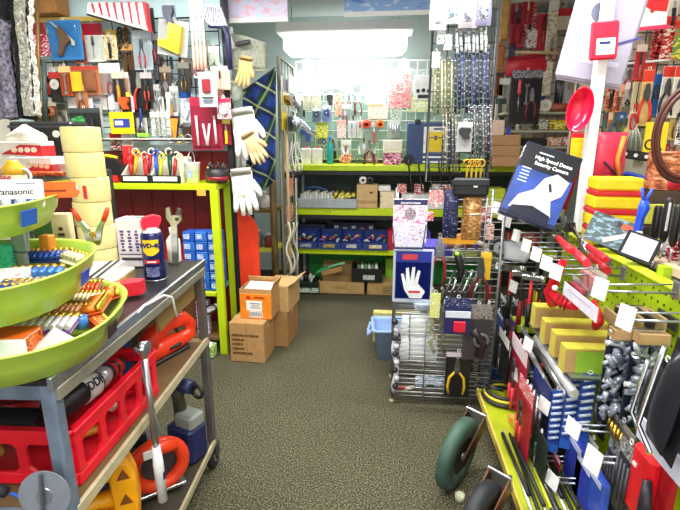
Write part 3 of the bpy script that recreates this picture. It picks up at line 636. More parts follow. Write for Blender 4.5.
# ------------------------------------------------------------------ lower shelf
LS = .148
YM = at(110, 476, X=-.85); YG = thing('orange_saw', 'yellow-orange power saw with open handle at the front of the lower shelf', 'power tool', TM((-.86, YM.y, 0), 28)); ym = M('#f2a40c', .35, 0, .06)
MB().box((-.02, .03, LS+.055), (.22, .12, .09), M('#2a2622', .5), .012).build('sole_and_motor', YG); U = lambda x, z: (x, YM.z+z)
def slab(pts, t, name, m, y=0.0, ins=.82):
    n = len(pts); cx = sum(p[0] for p in pts)/n; cz = sum(p[1] for p in pts)/n; q = MB(); vs = []
    for k, yy in ((ins, -t/2), (1, -t*.3), (1, t*.3), (ins, t/2)): vs += [(cx+(x-cx)*k, y+yy, cz+(z-cz)*k) for x, z in pts]
    fs = [tuple(range(n)), tuple(reversed(range(3*n, 4*n)))]+[(r_*n+i, (r_+1)*n+i, (r_+1)*n+(i+1) % n, r_*n+(i+1) % n) for r_ in range(3) for i in range(n)]; q.raw(vs, fs, m); q.build(name, YG)
slab([U(.035, .085), U(.065, .07), U(.085, .0), U(.09, -.1), U(.08, -.2), U(.03, -.22), U(.01, -.1), U(.005, .02)], .085, 'blade_guard', ym)
MB().tube([(.02, 0, YM.z-.0), (-.03, -.01, YM.z+.012), (-.085, -.015, YM.z-.03), (-.11, -.01, YM.z-.10), (-.10, 0, YM.z-.2)], [.024, .022, .022, .026, .03], ym, 12).build('handle_loop', YG); MB().tube([(.02, 0, YM.z-.085), (-.04, -.01, YM.z-.075), (-.075, -.01, YM.z-.10), (-.09, 0, YM.z-.2)], [.03, .024, .024, .034], ym, 12).build('lower_grip', YG)
MB().tube([(.0, .0, YM.z-.12), (.02, .0, LS+.08)], .05, ym, 12).build('gear_housing', YG)
for z in (.005, -.085): MB().prism([(.03, YM.z+z), (.068, YM.z+z), (.05, YM.z+z+.036)], .092, M('#7a4210', .5)).build('warning_mark', YG)
MB().tube([(-.005, -.014, YM.z-.005), (-.055, -.018, YM.z-.035)], .017, M('#1b2a6a', .4), 8).build('trigger', YG); MB().tube([(.0, -.03, YM.z+.018), (-.06, -.036, YM.z+.004), (-.11, -.03, YM.z-.07)], .004, M('#f4f0e0', .4), 6).build('white_seam', YG)
RS = thing('red_saw', 'orange red circular power saw behind the yellow one on the lower shelf', 'power tool', TM((-.88, 1.50, LS+.02), 40) @ Matrix.Scale(1.12, 4)); om2 = M('#e8401c', .35)
q = MB(); q.ring((0, 0, .11), .085, .024, om2, 22, 8); q.build('guard_ring', RS); MB().disc((0, .012, .11), .07, .006, DKSTEEL, 24).build('saw_blade', RS); MB().tube([(-.14, 0, .12), (-.05, -.03, .2), (.06, -.03, .19)], [.02, .026, .022], om2, 10).build('handle_loop', RS); MB().box((-.03, -.055, .2), (.05, .006, .03), PAPER, .001).build('rating_label', RS); MB().box((0, .03, .01), (.17, .10, .012), STEEL, .002).build('sole_plate', RS)
GD = thing('navy_grinder', 'navy battery drill standing on the lower shelf at the far corner', 'drill', TM((-.87, 1.74, LS), -20) @ Matrix.Scale(1.12, 4)); MB().box((0, 0, .08), (.13, .10, .15), M('#1c2456', .4), .012).build('battery_base', GD); MB().box((.02, 0, .18), (.09, .08, .06), M('#8d938c', .4), .01).build('battery_cover', GD)
MB().tube([(-.02, 0, .16), (-.03, 0, .26), (-.03, 0, .31)], [.028, .024, .03], M('#3c4030', .5), 12).build('grip', GD); MB().tube([(-.11, 0, .33), (-.02, 0, .325), (.05, 0, .32)], [.012, .03, .026], M('#27325e', .35), 12).build('motor_body', GD); MB().ring((.075, 0, .31), .024, .007, BLACK, 14, 6).build('cord_loop', GD)
t = thing('heat_gun', 'grey and white heat gun leaning beside the navy drill', 'power tool', TM((-.99, 1.70, LS+.012), 20)); MB().tube([(0, 0, .0), (-.01, 0, .12), (-.03, 0, .25)], [.03, .032, .022], M('#b9bfd0', .3), 12).build('gun_body', t); MB().tube([(.02, 0, .02), (.015, 0, .13), (-.01, 0, .26)], .006, WHITE, 6).build('cord', t)
t = thing('jigsaw', 'dark navy power tool in the shade of the lower shelf', 'power tool', TM((-1.12, 1.34, LS), 60)); MB().tube([(-.14, 0, .1), (0, 0, .12), (.14, 0, .14)], [.04, .052, .04], M('#1a2148', .4), 12).build('motor_body', t); MB().box((0, 0, .03), (.2, .08, .06), BLACK, .006).build('foot_plate', t)
for i in range(3): MB().disc((.03+.03*i, -.05, .15), .006, .008, STEEL, 8).build('bolt', t)
t = thing('cutting_disc', 'worn grey cutting disc hanging at the front of the red crate', 'disc', TM(at(43, 471, Y=.81), 8, -8)); kids(t, discs(.115, '#6f757e')); MB().box((0, -.010, -.057), (.005, .008, .11), M('#5c6068', .4, .5)).build('clamp_bar', t)
t = thing('hand_grinder', 'black hand grinder lying on the far lower shelf', 'power tool', TM((-1.16, 1.48, LS), 80)); MB().tube([(-.09, 0, .03), (.06, 0, .035), (.1, 0, .03)], [.024, .03, .02], M('#24252b', .4), 10).build('motor_body', t)
t = thing('white_plug', 'white cord plug on the lower shelf near the red saw', 'plug', TM((-1.25, 1.68, LS), 20)); MB().box((0, 0, .02), (.05, .03, .03), PAPER, .006).build('plug_body', t); MB().tube([(.02, 0, .02), (.1, .02, .015), (.13, .08, .01)], .005, WHITE, 6).build('cord', t)
# ------------------------------------------------------------------ left bay: gridwall with carded goods over the burgundy boards
LY = 3.30; LP = ('Y', LY)
a0 = at(27, 19, Y=3.345); a1 = at(224, 140, Y=3.345)
g = grid('wire_grid_panel', 'black wire grid panel holding carded tools above the burgundy boards', 'grid panel', -2.62, -1.18, a1.z+.0, a0.z-.02, TM((0, 3.345, 0)), M('#26272b', .4, .4), .095, .004, .007)
MB().box((-2.18, -.03, a0.z-.02), (.9, .03, .03), M('#cdb35a', .5)).build('top_rail', g)
def A(h, w): return lump(h, w*.8, '#9a6a3a', .02)
# top row
t = carton((at(38, 0, Y=3.28).x, 3.27, a0.z+.0), (.36, .14, .24), 'brown cardboard box on the rail above the left grid panel', 0, mat=M('#a5733f', .8), tape=None)
pack((28, 23, 48, 57), LP, 'red, white and black patterned card on the far left of the grid', PR('#c2264a', '#f4eef0', '#1c1518', 26, seed=1), None, '#8e1f2c', .34, roll=-6)
pack((49, 20, 82, 60), LP, 'blue backed pack with a brown scraper set under the top rail', '#2e7cc0', lambda h, w: [('scraper', MB().prism([(-.02, -.10*h), (.30*w, -.5*h), (.1*w, -.62*h), (-.12*w, -h*.95), (-.24*w, -h*.92), (-.12*w, -.55*h), (-.18*w, -.3*h)], .02, M('#6b4f35', .5))), ('steel_edge', MB().prism([(-.42*w, 0), (-.36*w, 0), (.42*w, -.55*h), (.40*w, -.68*h), (.30*w, -.66*h), (.32*w, -.56*h)], .012, M('#cfd6cc', .3, .3)))], name='scraper_pack')
pack((84, 23, 104, 62), LP, 'white card with red header and small black tools', '#dfe6dc', lambda h, w: driver(h*.9, '#1c1c1e'), '#a3142c', .3)
pack((104, 35, 117, 60), LP, 'small yellow and white card next to the bundle of brown straps', PR('#f3ecd0', '#e7c02a', '#c03030', 30, seed=2), lambda h, w: knife(h, '#222222'))
hang((116, 28, 133, 70), LP, 'hanging bundle of brown and black chain hooks', 'chain_bundle', 'chain', lambda h, w: [('chain_link', MB().ring((sx*w*.18, -.01*(k % 2), -h*(.06+.115*k)), h*.07, .009, M('#6a4e26' if sx > 0 else '#3c3024', .4, .4), 12, 6, sx=.7)) for sx in (-1, 1) for k in range(6)]+[('hook', MB().ring((s*w*.22, 0, -h*.72), w*.18, .009, DKSTEEL, 14, 6)) for s in (-1, 1)])
pack((133, 30, 152, 70), LP, 'clear bag with a red handled clamp inside beside the brown chain hooks', CLEAR('#dfe8ee', .35), lambda h, w: cutters(h, '#b31f34'), '#b9cad6', .2)
# striped wedge sign
t = thing('striped_canopy', 'red and white striped awning board with a black edge near the ceiling', 'awning', TM(at(119, 18, Y=3.15), 0)); sc = (at(148, 18, Y=3.15)-at(90, 18, Y=3.15)).length
q = MB(); q.prism([(-.5*sc, .04), (-.47*sc, .09), (.5*sc, .075), (.5*sc, -.085), (.42*sc, -.075), (-.5*sc, .025)], .05, M('#f6f3f0', .45)); q.build('board', t)
for i in range(8):
    x = -.42*sc+i*.125*sc; MB().prism([(x, .086), (x+.045*sc, .085), (x+.062*sc, -.008-.016*i+.03), (x+.03*sc, .0-.012*i+.03)], .056, M('#d8303a', .4)).build('red_stripe', t)
MB().tube([(-.5*sc, -.03, .02), (.42*sc, -.03, -.082)], .006, BLACK, 6).build('black_edge', t)
# yellow tool card
pack((158, 20, 188, 56), ('Y', 3.2), 'clear pack with a bright yellow angled tool tilted out from the wall', CLEAR('#eef0ee', .4), lambda h, w: [('yellow_tool', MB().prism([(-.1*w, -.05*h), (.42*w, -.12*h), (.40*w, -.62*h), (.36*w, -h), (-.48*w, -.8*h), (-.5*w, -.62*h), (-.14*w, -.58*h)], .045, M('#f7cf0a', .35)))], roll=8, name='yellow_tool_pack')
hang((150, 8, 157, 80), ('Y', 3.27), 'long dark flexible strap hanging left of the yellow tool', 'strap', 'strap', lambda h, w: [('webbing', MB().box((0, 0, -h/2), (w*.8, .008, h), M('#2c2e36', .6))), ('buckle', MB().box((0, -.008, -h*.4), (w, .012, .03), STEEL, .002))])
pack((163, 5, 176, 26), ('Y', 3.24), 'grey blue plastic clip pack at the top by the striped awning', '#7f8aa0', lambda h, w: lump(h, w, '#3a3f55'))
for i, (x, l) in enumerate(((163, 'grey steel hook tool hanging below the yellow tool, leftmost of three'), (172, 'grey steel hook tool hanging below the yellow tool, middle of three'), (181, 'grey steel hook tool hanging below the yellow tool, rightmost of three'))):
    hang((x-4, 56, x+4, 88), LP, l, 'hook_tool', 'hand tool', lambda h, w: [('shank', MB().tube([(0, 0, 0), (0, 0, -h*.7)], .006, STEEL, 6)), ('hook_end', MB().ring((0, 0, -h*.85), h*.14, .007, DKSTEEL, 12, 6)), ('grip', MB().cyl((0, 0, -.05*h), (0, 0, -.4*h), .012, M(['#5a3c2a', '#3c3c40', '#6e2c1c'][i], .5), 8))])
# long white strips
for i in range(4):
    x = 192.5+i*3.7; hang((x-1.6, -2, x+1.6, 70), ('Y', 3.22), f'{["leftmost", "second", "third", "rightmost"][i]} of the four long white tubes hanging at the end of the left grid', 'hanging_tube', 'tube', lambda h, w: [('tube', MB().tube([(0, 0, 0), (0, 0, -h*.66)], .011, M('#f2f4ee', .4), 8)), ('pink_end', MB().tube([(0, 0, -h*.66), (0, 0, -h)], .012, M('#efb8a6', .4), 8))], group='long white tubes', tab=False)
# ribbed hand shade with navy strap
t = thing('dustpan_brush', 'grey ribbed fan brush with a navy strap hanging by the partition edge', 'brush', TM(at(214, 16, Y=3.22), 0)); q = MB(); q.prism([(-.075, -.01), (-.03, .07), (.05, .05), (.085, -.06), (-.02, -.06)], .03, M('#e9e8f2', .4)); q.build('fan_head', t)
for i in range(7): MB().tube([(-.06+.02*i, -.018, -.03-.004*i), (-.03+.012*i, -.018, .055-.002*i)], .003, M('#6b6e8e', .4), 5).build('rib', t)
MB().tube([(-.04, 0, -.06), (.06, 0, -.065), (.085, 0, -.12), (.09, 0, -.33)], [.012, .016, .02, .018], M('#2a2a55', .5), 8).build('navy_strap', t)
# column at the far left
pack((26, 58, 36, 100), ('Y', 3.27), 'narrow orange red pack with a white label on the far left', PR('#c9481e', '#f6e7d2', '#5a2a1a', 22, seed=3))
q = MB(); q.tube([at(37, -5, Y=3.1), at(40, 128, Y=3.1)], .011, M('#8a6a3a', .4, .3), 8); solo(q, 'brown_pole', 'thin brown wooden pole standing in front of the left grid', 'pole')
q = MB(); q.tube([at(43.5, 60, Y=3.12), at(46, 125, Y=3.12)], .016, M('#3f4f4c', .5), 8); solo(q, 'grey_pole', 'dark teal grey pole beside the brown one', 'pole')
pack((46, 66, 61, 98), LP, 'black card with a bright red tool and white header left of the yellow booklet', '#1e1a1c', lambda h, w: [('red_body', MB().box((0, 0, -h*.62), (w*.8, .02, h*.6), RED, .004))], PR('#f4f0ee', '#1d1a1c', None, 40, th=.5), .3)
pack((60, 62, 70, 94), LP, 'narrow card with little silver spanners left of the yellow booklet', '#4a3a34', lambda h, w: spanner(h))
t = pack((69, 66, 100, 95), LP, 'clear orange bag with brown gloves and a yellow booklet', CLEAR('#f0a878', .4), lambda h, w: [('yellow_booklet', MB().box((-.22*w, -.006, -h*.5), (w*.42, .012, h*.85), M('#eeb614', .4), .002)), ('brown_glove', MB().pillow(w*.5, h*.9, .03, M('#8a5232', .8), c=(.28*w, 0, 0)))], '#b23a2a', .12)
pack((100, 63, 121, 95), LP, 'white topped bag with red and purple grips', CLEAR('#f3e4de', .4), lambda h, w: pliers(h, '#c2222c', None, '#8a4c80'), '#f7f4f0', .3)
for i, x in enumerate((68, 82, 96, 108)): pack((x, 97, x+11, 110), ('Y', 3.33), f'small white card behind the grid wires, {["first", "second", "third", "fourth"][i]} from the left', PR('#f1efec', '#c9c6c6', '#dedbd8', 50, seed=i), None, name='white_card', cat='card', group='white cards on the left grid')
pack((70, 108, 101, 138), ('Y', 3.24), 'black tray pack with a green tool just above the tape rolls', '#20262a', lambda h, w: [('green_tool', MB().prism([(-.45*w, -.25*h), (-.05*w, -.1*h), (.15*w, -.55*h), (.0, -h), (-.42*w, -.9*h)], .03, PR('#2fa04c', '#125a2a', '#8ad89a', 40))), ('black_grip', MB().box((.26*w, 0, -.5*h), (.3*w, .03, .6*h), BLACK, .008))], '#3c4648', .14)
pack((109, 92, 119, 115), LP, 'blue and white striped slim card above the yellow pack', PR('#e9eef4', '#2a5ca8', '#2a5ca8', 30, seed=5), None)
t = pack((110, 112, 134, 134), ('Y', 3.26), 'bright yellow box with a blue label on the grid', '#f6d20e', None, name='yellow_pack'); w = .1; MB().box((.0, -.0035, -.075), (.12, .003, .06), M('#2b3f9c', .4)).build('blue_label', t); MB().box((-.02, -.0052, -.075), (.06, .002, .03), PAPER).build('white_print', t)
pack((119, 92, 131, 114), LP, 'small dark card with an orange bulb above the yellow box', '#34231c', lambda h, w: lump(h*.8, w, '#d8551c'), '#f0cf3c', .2)
pack((110, 133, 132, 150), ('Y', 3.27), 'red carded pack with white lettering below the yellow box', PR('#8e1a1e', '#f0e6e2', '#4a0e12', 34, seed=6), lambda h, w: driver(h, '#c8a05a'), '#a81c22', .3)
pack((132, 70, 150, 112), LP, 'black card with shiny pliers and red tips', '#17181a', lambda h, w: pliers(h, '#c03028', CHROME, None, .35))
hang((137, 108, 146, 136), ('Y', 3.27), 'blue and black screwdriver hanging under the shiny pliers', 'screwdriver', 'screwdriver', lambda h, w: driver(h, '#2c3f86'))
hang((145, 106, 151, 134), ('Y', 3.28), 'black handled file hanging beside the blue screwdriver', 'file', 'file', lambda h, w: driver(h, '#1c1c20', DKSTEEL, .4))
for i in range(4): pack((151+i*5, 112, 155.5+i*5, 136), ('Y', 3.3), f'slim grey packet hanging in a row, {["first", "second", "third", "fourth"][i]} from the left', PR('#c4c8c0', '#55584e', '#e8eae4', 50, seed=i+10), None, '#e8e6d8', .2, name='slim_packet', cat='packet', group='slim grey packets')
hang((168, 116, 181, 141), ('Y', 3.24), 'orange cone shaped trowel blade with black edge', 'trowel', 'trowel', lambda h, w: [('blade_edge', MB().prism([(-w*.5, 0), (w*.5, 0), (w*.12, -h), (-w*.12, -h)], .01, BLACK)), ('blade', MB().prism([(-w*.36, -.1*h), (w*.36, -.1*h), (w*.08, -.9*h), (-w*.08, -.9*h)], .018, M('#f08c28', .35)))])
pack((179, 86, 192, 125), LP, 'tall blue and white pack with a white curved tool', '#e6ecf4', lambda h, w: [('white_tool', MB().tube([(-.2*w, 0, -.1*h), (-.25*w, 0, -.6*h), (.1*w, 0, -.85*h), (.25*w, 0, -.4*h)], .012, M('#c8d4e4', .3), 8))], '#2456a8', .3)
pack((170, 86, 179, 112), LP, 'clear narrow pack left of the tall blue and white pack', CLEAR('#dfe2dc', .4), lambda h, w: spanner(h), '#b0b4ac', .2)
pack((199, 72, 217, 107), ('Y', 3.18), 'white carded pack with a dark red window in front of the red pouch', '#e9e8e4', lambda h, w: [('red_window', MB().box((-.05*w, 0, -.3*h), (w*.6, .012, h*.5), M('#8f2432', .35), .004)), ('printed_bar', MB().box((0, .002, -.72*h), (w*.8, .006, h*.06), M('#2d4a3a', .5))), ('printed_bar', MB().box((0, .002, -.86*h), (w*.7, .006, h*.05), M('#4a5a8a', .5)))], '#f6f5f2', .12, clear=False)
t = pack((191, 97, 222, 150), ('Y', 3.22), 'dark red wallet of white drill bits hanging over the burgundy boards', M('#8c1330', .4), lambda h, w: [('white_bit', MB().tube([(x*w, 0, -z0*h), (x2*w, 0, -z1*h)], .008, M('#efe4e6', .3), 7)) for x, z0, x2, z1 in ((-.36, .2, -.33, .95), (-.1, .4, .02, .95), (.16, .4, .04, .95), (.36, .2, .40, .9))], '#a51a3c', .16, name='bit_wallet', cat='wallet', clear=False)
MB().box((0, -.004, -.33), (.2, .006, .012), M('#6a0c22', .4)).build('bottom_seam', t)
pack((211, 66, 230, 90), ('Y', 3.26), 'beige card with dark tool next to the partition edge', '#e3c9b4', lambda h, w: driver(h, '#3a2020'), '#f0e4da', .15)
pack((217, 98, 231, 119), ('Y', 3.22), 'white and pink round patterned pack beside the red wallet', PR('#f6f0f2', '#d8486c', '#3a2a30', 40, seed=8), lambda h, w: [('round_badge', MB().disc((0, 0, -h*.5), w*.34, .012, M('#f3dfe4', .4), 18))], '#c22a50', .2)
pack((214, 86, 231, 98), ('Y', 3.28), 'pinkish striped slim box above the round patterned pack', PR('#e8b6a8', '#b03a3a', '#f4e6e0', 30, seed=9), None)
hang((183, 108, 190, 140), ('Y', 3.29), 'small white handled brush beside the blue and white pack', 'brush', 'brush', lambda h, w: brush(h, '#d8d4c8', .25))
pack((222, 118, 231, 145), ('Y', 3.28), 'narrow card with yellow label at the edge of the red wallet', '#9a2434', lambda h, w: knife(h, '#e8c020'), '#e6d060', .2)
pack((128, 96, 134, 112), ('Y', 3.31), 'tiny pink flower print card beside the shiny pliers', PR('#f2dfe0', '#d8405c', '#8a8a8a', 60, seed=11), None)
q = MB(); q.box((-1.62, 3.28, at(150, 139, Y=3.28).z), (.86, .10, .012), M('#d9c8c4', .4), .003); t = solo(q, 'ledge_shelf', 'thin pale ledge shelf under the left grid', 'shelf')
q = MB(); p = at(144, 137, Y=3.26); q.box((p.x, 3.26, p.z+.012), (.085, .05, .03), M('#8ecf4c', .35), .006); solo(q, 'green_soap_box', 'small green box lying on the pale ledge under the grid', 'box')
for i, c in enumerate(('#b9b9b4', '#c9a84a', '#8d8d90')):
    p = at(172+i*8, 139, Y=3.25); q = MB(); q.ring((p.x, 3.25, p.z), .03, .006, M(c, .3, .7), 16, 6); solo(q, 'steel_ring', f'{["grey", "brass", "dark"][i]} metal ring hanging from the pale ledge', 'ring')

# ------------------------------------------------------------------ lime counter in front of the boards
SH = at(170, 184, Y=3.04).z; zt = SH
ct = thing('lime_counter', 'lime green shelf counter with a lime post, in front of the burgundy boards', 'counter', TM((-1.55, 3.2, 0)))
MB().box((-.26, 0, zt-.02), (1.3, .32, .04), LIME, .003).build('worktop', ct); MB().box((.375, -.14, (zt-.04)/2), (.055, .04, zt-.04), LIME, .003).build('post', ct); MB().box((.375, .13, (zt-.04)/2), (.055, .04, zt-.04), LIME, .003).build('post', ct)
MB().box((-.26, 0, .465), (1.2, .3, .03), LIME, .003).build('lower_shelf', ct); MB().box((-.26, 0, .12), (1.2, .3, .03), M('#6a4a2c', .6), .003).build('bottom_shelf', ct)
MB().box((-.30, .145, .63), (1.2, .012, .28), M('#c21420', .4)).build('red_back_panel', ct)
MB().box((.29, -.158, zt-.055), (.06, .006, .045), M('#f0b24a', .4)).build('price_ticket', ct)
MB().box((.432, .09, .95), (.04, .04, 1.9), BLACK, .002).build('black_upright', ct)
# display box of snips
p = at(152, 183, Y=3.08); DB = thing('display_tray', 'black and white two-bay counter display tray on the lime counter', 'display tray', TM((p.x, 3.17, zt+.002))); wd = (at(183, 183, Y=3.05)-at(123, 183, Y=3.05)).length
MB().box((0, 0, .006), (wd, .2, .012), BLACK).build('base', DB); MB().box((0, -.098, .028), (wd, .006, .05), BLACK).build('front_strip', DB)
for s in (-.26, .24): MB().box((s*wd, -.1022, .03), (wd*.4, .003, .03), PAPER).build('white_label', DB)
for s in (-.5, 0, .5): MB().prism([(-.1, 0), (.1, 0), (.1, .16), (.06, .16), (-.1, .05)], .006, M('#f0e9d8', .5)).build('side_cheek', DB, TM((s*wd*.99, 0, 0), 90))
MB().box((0, .097, .09), (wd, .006, .17), M('#e9dfc8', .5)).build('back_card', DB)
cols = ['#b81c20', '#c22a22', '#d8a41c', '#7a1c1c', '#d02026', '#9c1828', '#2a50c0', '#e8d020', '#b8c01c', '#1f5a34', '#173c2c', '#c01c24', '#d8c8a0']
for i, c in enumerate(cols):
    x = (-.42+.84*i/(len(cols)-1)+(.02 if i == 6 else 0))*wd; bay = 'left' if i < 6 else 'right'
    t = thing('pruning_snips', f'{["dark red", "scarlet", "amber", "maroon", "bright red", "crimson", "blue", "yellow", "olive yellow", "green", "dark green", "red", "beige"][i]} handled snips standing in the {bay} bay of the counter display tray', 'snips', TM((x, 3.15+.03*(i % 2), zt+.016+.19+.015*((i*3) % 4)), 0, -14, (i % 3-1)*6) @ TM((p.x, 0, 0)).inverted() @ TM((p.x, 0, 0)))
    t.matrix_basis = TM((p.x+x, 3.15+.03*(i % 2), zt+.016+.185+.012*((i*3) % 4)), 0, -12, (i % 3-1)*6)
    q = MB(); q.ring((0, 0, -.025), .022, .006, M('#e4dcc8' if i % 2 else c, .4), 14, 6); q.build('finger_loop', t); q = MB(); q.tube([(0, 0, -.045), (0, 0, -.12), (0, 0, -.18)], [.012, .014, .006], M(c, .4), 8); q.build('handle', t)
# white cup with wire strainer, black mesh cup, left-end tool
p = at(191, 183, Y=3.1); t = thing('white_cup', 'white paper cup with a wire rim on the lime counter', 'cup', TM((p.x, 3.14, zt+.002))); MB().lathe([(.042, 0), (.055, .135), (.058, .14), (.05, .137), (.04, .01)], M('#f2f1ec', .4), 20).build('cup_wall', t); MB().ring((0, 0, .165), .05, .004, WIREG, 18, 6, 'X').build('wire_rim', t); MB().box((0, -.05, .06), (.03, .006, .04), PR('#3a78b8', '#f2f1ec', None, 90)).build('blue_print', t)
p = at(216, 183, Y=3.1); t = thing('mesh_pot', 'black mesh pot with dark red band on the lime counter end', 'pot', TM((p.x, 3.14, zt+.002))); MB().lathe([(.06, 0), (.07, .03), (.078, .095), (.072, .095), (.06, .02)], M('#1e1c1e', .5), 20).build('pot_wall', t); MB().lathe([(.068, .015), (.073, .045)], M('#8a1626', .4), 20).build('red_band', t)
for i in range(8): q = MB(); q.tube([(.05*_c(i*.8), .05*_s(i*.8), .08), (.055*_c(i*.8+.2), .055*_s(i*.8+.2), .125+.01*(i % 3))], .006, M('#2a2a2c', .5), 6); q.build('bristle_tip', t)
p = at(204, 183, Y=3.1); t = thing('green_sprayer', 'dark green small bottle between the cup and the mesh pot', 'bottle', TM((p.x+.015, 3.16, zt+.002+.11))); kids(t, bottle(.11, .024, '#3a4a2a', '#c8a83c'))
p = at(117, 182, Y=3.1); t = thing('staple_gun', 'black and yellow staple gun with red base at the left end of the counter', 'staple gun', TM((p.x-.04, 3.12, zt+.002))); MB().box((-.02, 0, .025), (.14, .06, .05), M('#c41c20', .4), .006).build('red_base', t); MB().prism([(-.1, .05), (.08, .05), (.09, .12), (.03, .17), (-.06, .15)], .05, M('#16161a', .4)).build('gun_body', t); MB().tube([(-.1, 0, .13), (-.03, 0, .185), (.05, 0, .17)], .012, M('#d8cf1c', .4), 8).build('yellow_handle', t)
t = hang((124, 146, 132, 165), ('Y', 3.2), 'red plastic paddle standing behind the staple gun', 'paddle', 'paddle', lambda h, w: [('paddle_blade', MB().box((0, 0, -h*.5), (w*1.3, .012, h), M('#d8282a', .4), .01)), ('rib', MB().box((w*.3, -.008, -h*.5), (.006, .006, h*.9), M('#f07a6a', .4)))], tab=False)
# blue boxes under the counter: 3 columns, 5 rows
zl = .482
p0 = at(186, 290, Y=3.07); p1 = at(222, 290, Y=3.07); bw_ = (p1.x-p0.x)/3
BZ = at(200, 290, Y=3.07).z; hh = (at(200, 232, Y=3.07).z-zl)/6
n = 0
for r_ in range(6):
    for c in range(3):
        t = carton((p0.x+bw_*(c+.5), 3.14, zl+r_*hh), (bw_*.95, .12, hh*.96), f'small blue printed carton stacked under the lime counter, {["left", "middle", "right"][c]} column, {["lowest", "second from the bottom", "third from the bottom", "fourth from the bottom", "second from the top", "topmost"][r_]}', (c*7+r_*5) % 5-2, mat=M('#1f58bc' if (r_+c) % 2 else '#2a6fd0', .35), tape=None, name='blue_carton', group='blue cartons under the counter')
        MB().box((-.012, -.0612, hh*.5), (bw_*.5, .002, hh*.5), PR('#cfe0f6', '#2a5cb8', '#ffffff', 70, seed=n)).build('front_print', t); n += 1
# things on the lower shelf and bottom
p = at(204, 325, Y=3.08)
t = carton((at(203, 320, Y=3.1).x, 3.12, .137), (.09, .06, .26), 'purple and white tall card box on the bottom shelf under the counter', 5, mat=PR('#b8a8d8', '#ffffff', '#5a3f9a', 30), tape=None)
t = carton((at(196, 345, Y=3.15).x, 3.2, .137), (.16, .05, .26), 'brown board leaning on the bottom shelf under the counter', 0, mat=M('#8a5a34', .6), tape=None)
t = thing('white_meter', 'white and black gauge with an oval frame on the counter bottom shelf', 'gauge', TM(at(212, 308, Y=3.10), 0, 0, -25)); MB().box((0, 0, 0), (.12, .05, .04), M('#e6e6e4', .4), .008).build('gauge_body', t); MB().ring((.0, -.03, .0), .03, .006, BLACK, 16, 6, sx=1.6).build('oval_frame', t)
t = thing('white_gizmo', 'white plastic valve fitting lying low beside the counter post', 'fitting', TM(at(206, 346, Y=3.0), 10)); MB().tube([(-.04, 0, 0), (.05, 0, .01)], .022, WHITE, 10).build('fitting_body', t); MB().tube([(.0, 0, 0), (.02, -.02, .05)], .014, WHITE, 8).build('branch', t)
t = thing('green_box', 'pale green patterned box on the floor by the counter', 'box', TM((at(206, 362, Y=2.98).x, 3.0, .002))); MB().box((0, 0, .05), (.14, .08, .09), PR('#9cc85a', '#e6f0c0', '#4a7a2a', 40), .006).build('box_body', t); MB().box((-.03, -.043, .06), (.05, .006, .05), M('#2a50b0', .4), .002).build('blue_label', t)

# ------------------------------------------------------------------ left rear rack behind the trays
LR = thing('steel_rack', 'dark steel storage rack standing behind the tiered trays at the far left', 'rack', TM((-2.13, 2.3, 0)))
for x in (-.5, .5):
    for y in (-.28, .28): MB().box((x, y, .69), (.035, .035, 1.38), DKSTEEL).build('upright', LR)
for z in (.3, .85, 1.37): MB().box((0, 0, z), (1.02, .58, .03), M('#6a6660', .5, .3)).build('shelf_board', LR)
def left_box(px, py, Y, s, label, mat, rz=0, **k):
    p = at(px, py, Y=Y); return carton((p.x, Y, p.z), s, label, rz, mat=mat, tape=None, **k)
RT_ = 1.387
rb = lambda s: PR('#f4ede4', '#d42028', '#d42028', 16, th=.5, seed=s)
t = carton((at(38, 160, Y=2.12).x, 2.12, RT_), (.20, .12, .085), 'red and white printed carton, lower of the pair beside the black case', 6, mat=M('#f2ece6', .4), tape=None); MB().prism([(-.1, 0), (.1, 0), (.1, .05), (.03, .055), (-.03, .02)], .123, M('#cf1f26', .4)).build('red_swoosh', t); [MB().disc((.0+.026*i, -.063, .052-.004*i), .011, .006, M('#e8c8a8', .4), 12).build('printed_dot', t) for i in range(4)]
t = carton((at(28, 138, Y=2.15).x, 2.14, RT_+.087), (.19, .12, .07), 'red and white printed carton with a domed white top, upper of the pair', 10, mat=M('#f4ede2', .4), tape=None); MB().prism([(-.095, .01), (.095, .0), (.095, .05), (.0, .055)], .123, M('#d02228', .4)).build('red_swoosh', t); [MB().disc((-.03+.03*i, -.063, .03), .012, .006, M('#f6e6cc', .4), 12).build('printed_dot', t) for i in range(4)]; MB().tube([(-.08, 0, .07), (0, 0, .1), (.08, 0, .07)], [.03, .05, .03], M('#f6f0e2', .5), 12).build('domed_top', t)
BC = thing('black_case', 'matt black storage case with a white round badge behind the red and white cartons', 'case', TM((at(52, 140, Y=2.42).x, 2.42, RT_))); hh2 = at(50, 122, Y=2.42).z-RT_
MB().box((0, 0, hh2/2), (.36, .16, hh2), M('#1a1b1e', .4), .012).build('case_body', BC); MB().disc((.09, -.083, hh2*.75), .018, .008, PAPER, 18).build('round_badge', BC); MB().box((-.02, -.083, hh2*.76), (.07, .004, .012), M('#c8ccd2', .4)).build('maker_plate', BC); MB().box((0, -.08, hh2*.9), (.36, .006, .012), DKSTEEL).build('lid_line', BC)
t = carton((at(42, 172, Y=2.0).x, 2.03, RT_), (.16, .04, .02), 'thin orange carton lying in front of the red and white cartons', 4, mat=PR('#d8541c', '#6a1c10', '#f4b070', 40), tape=None)
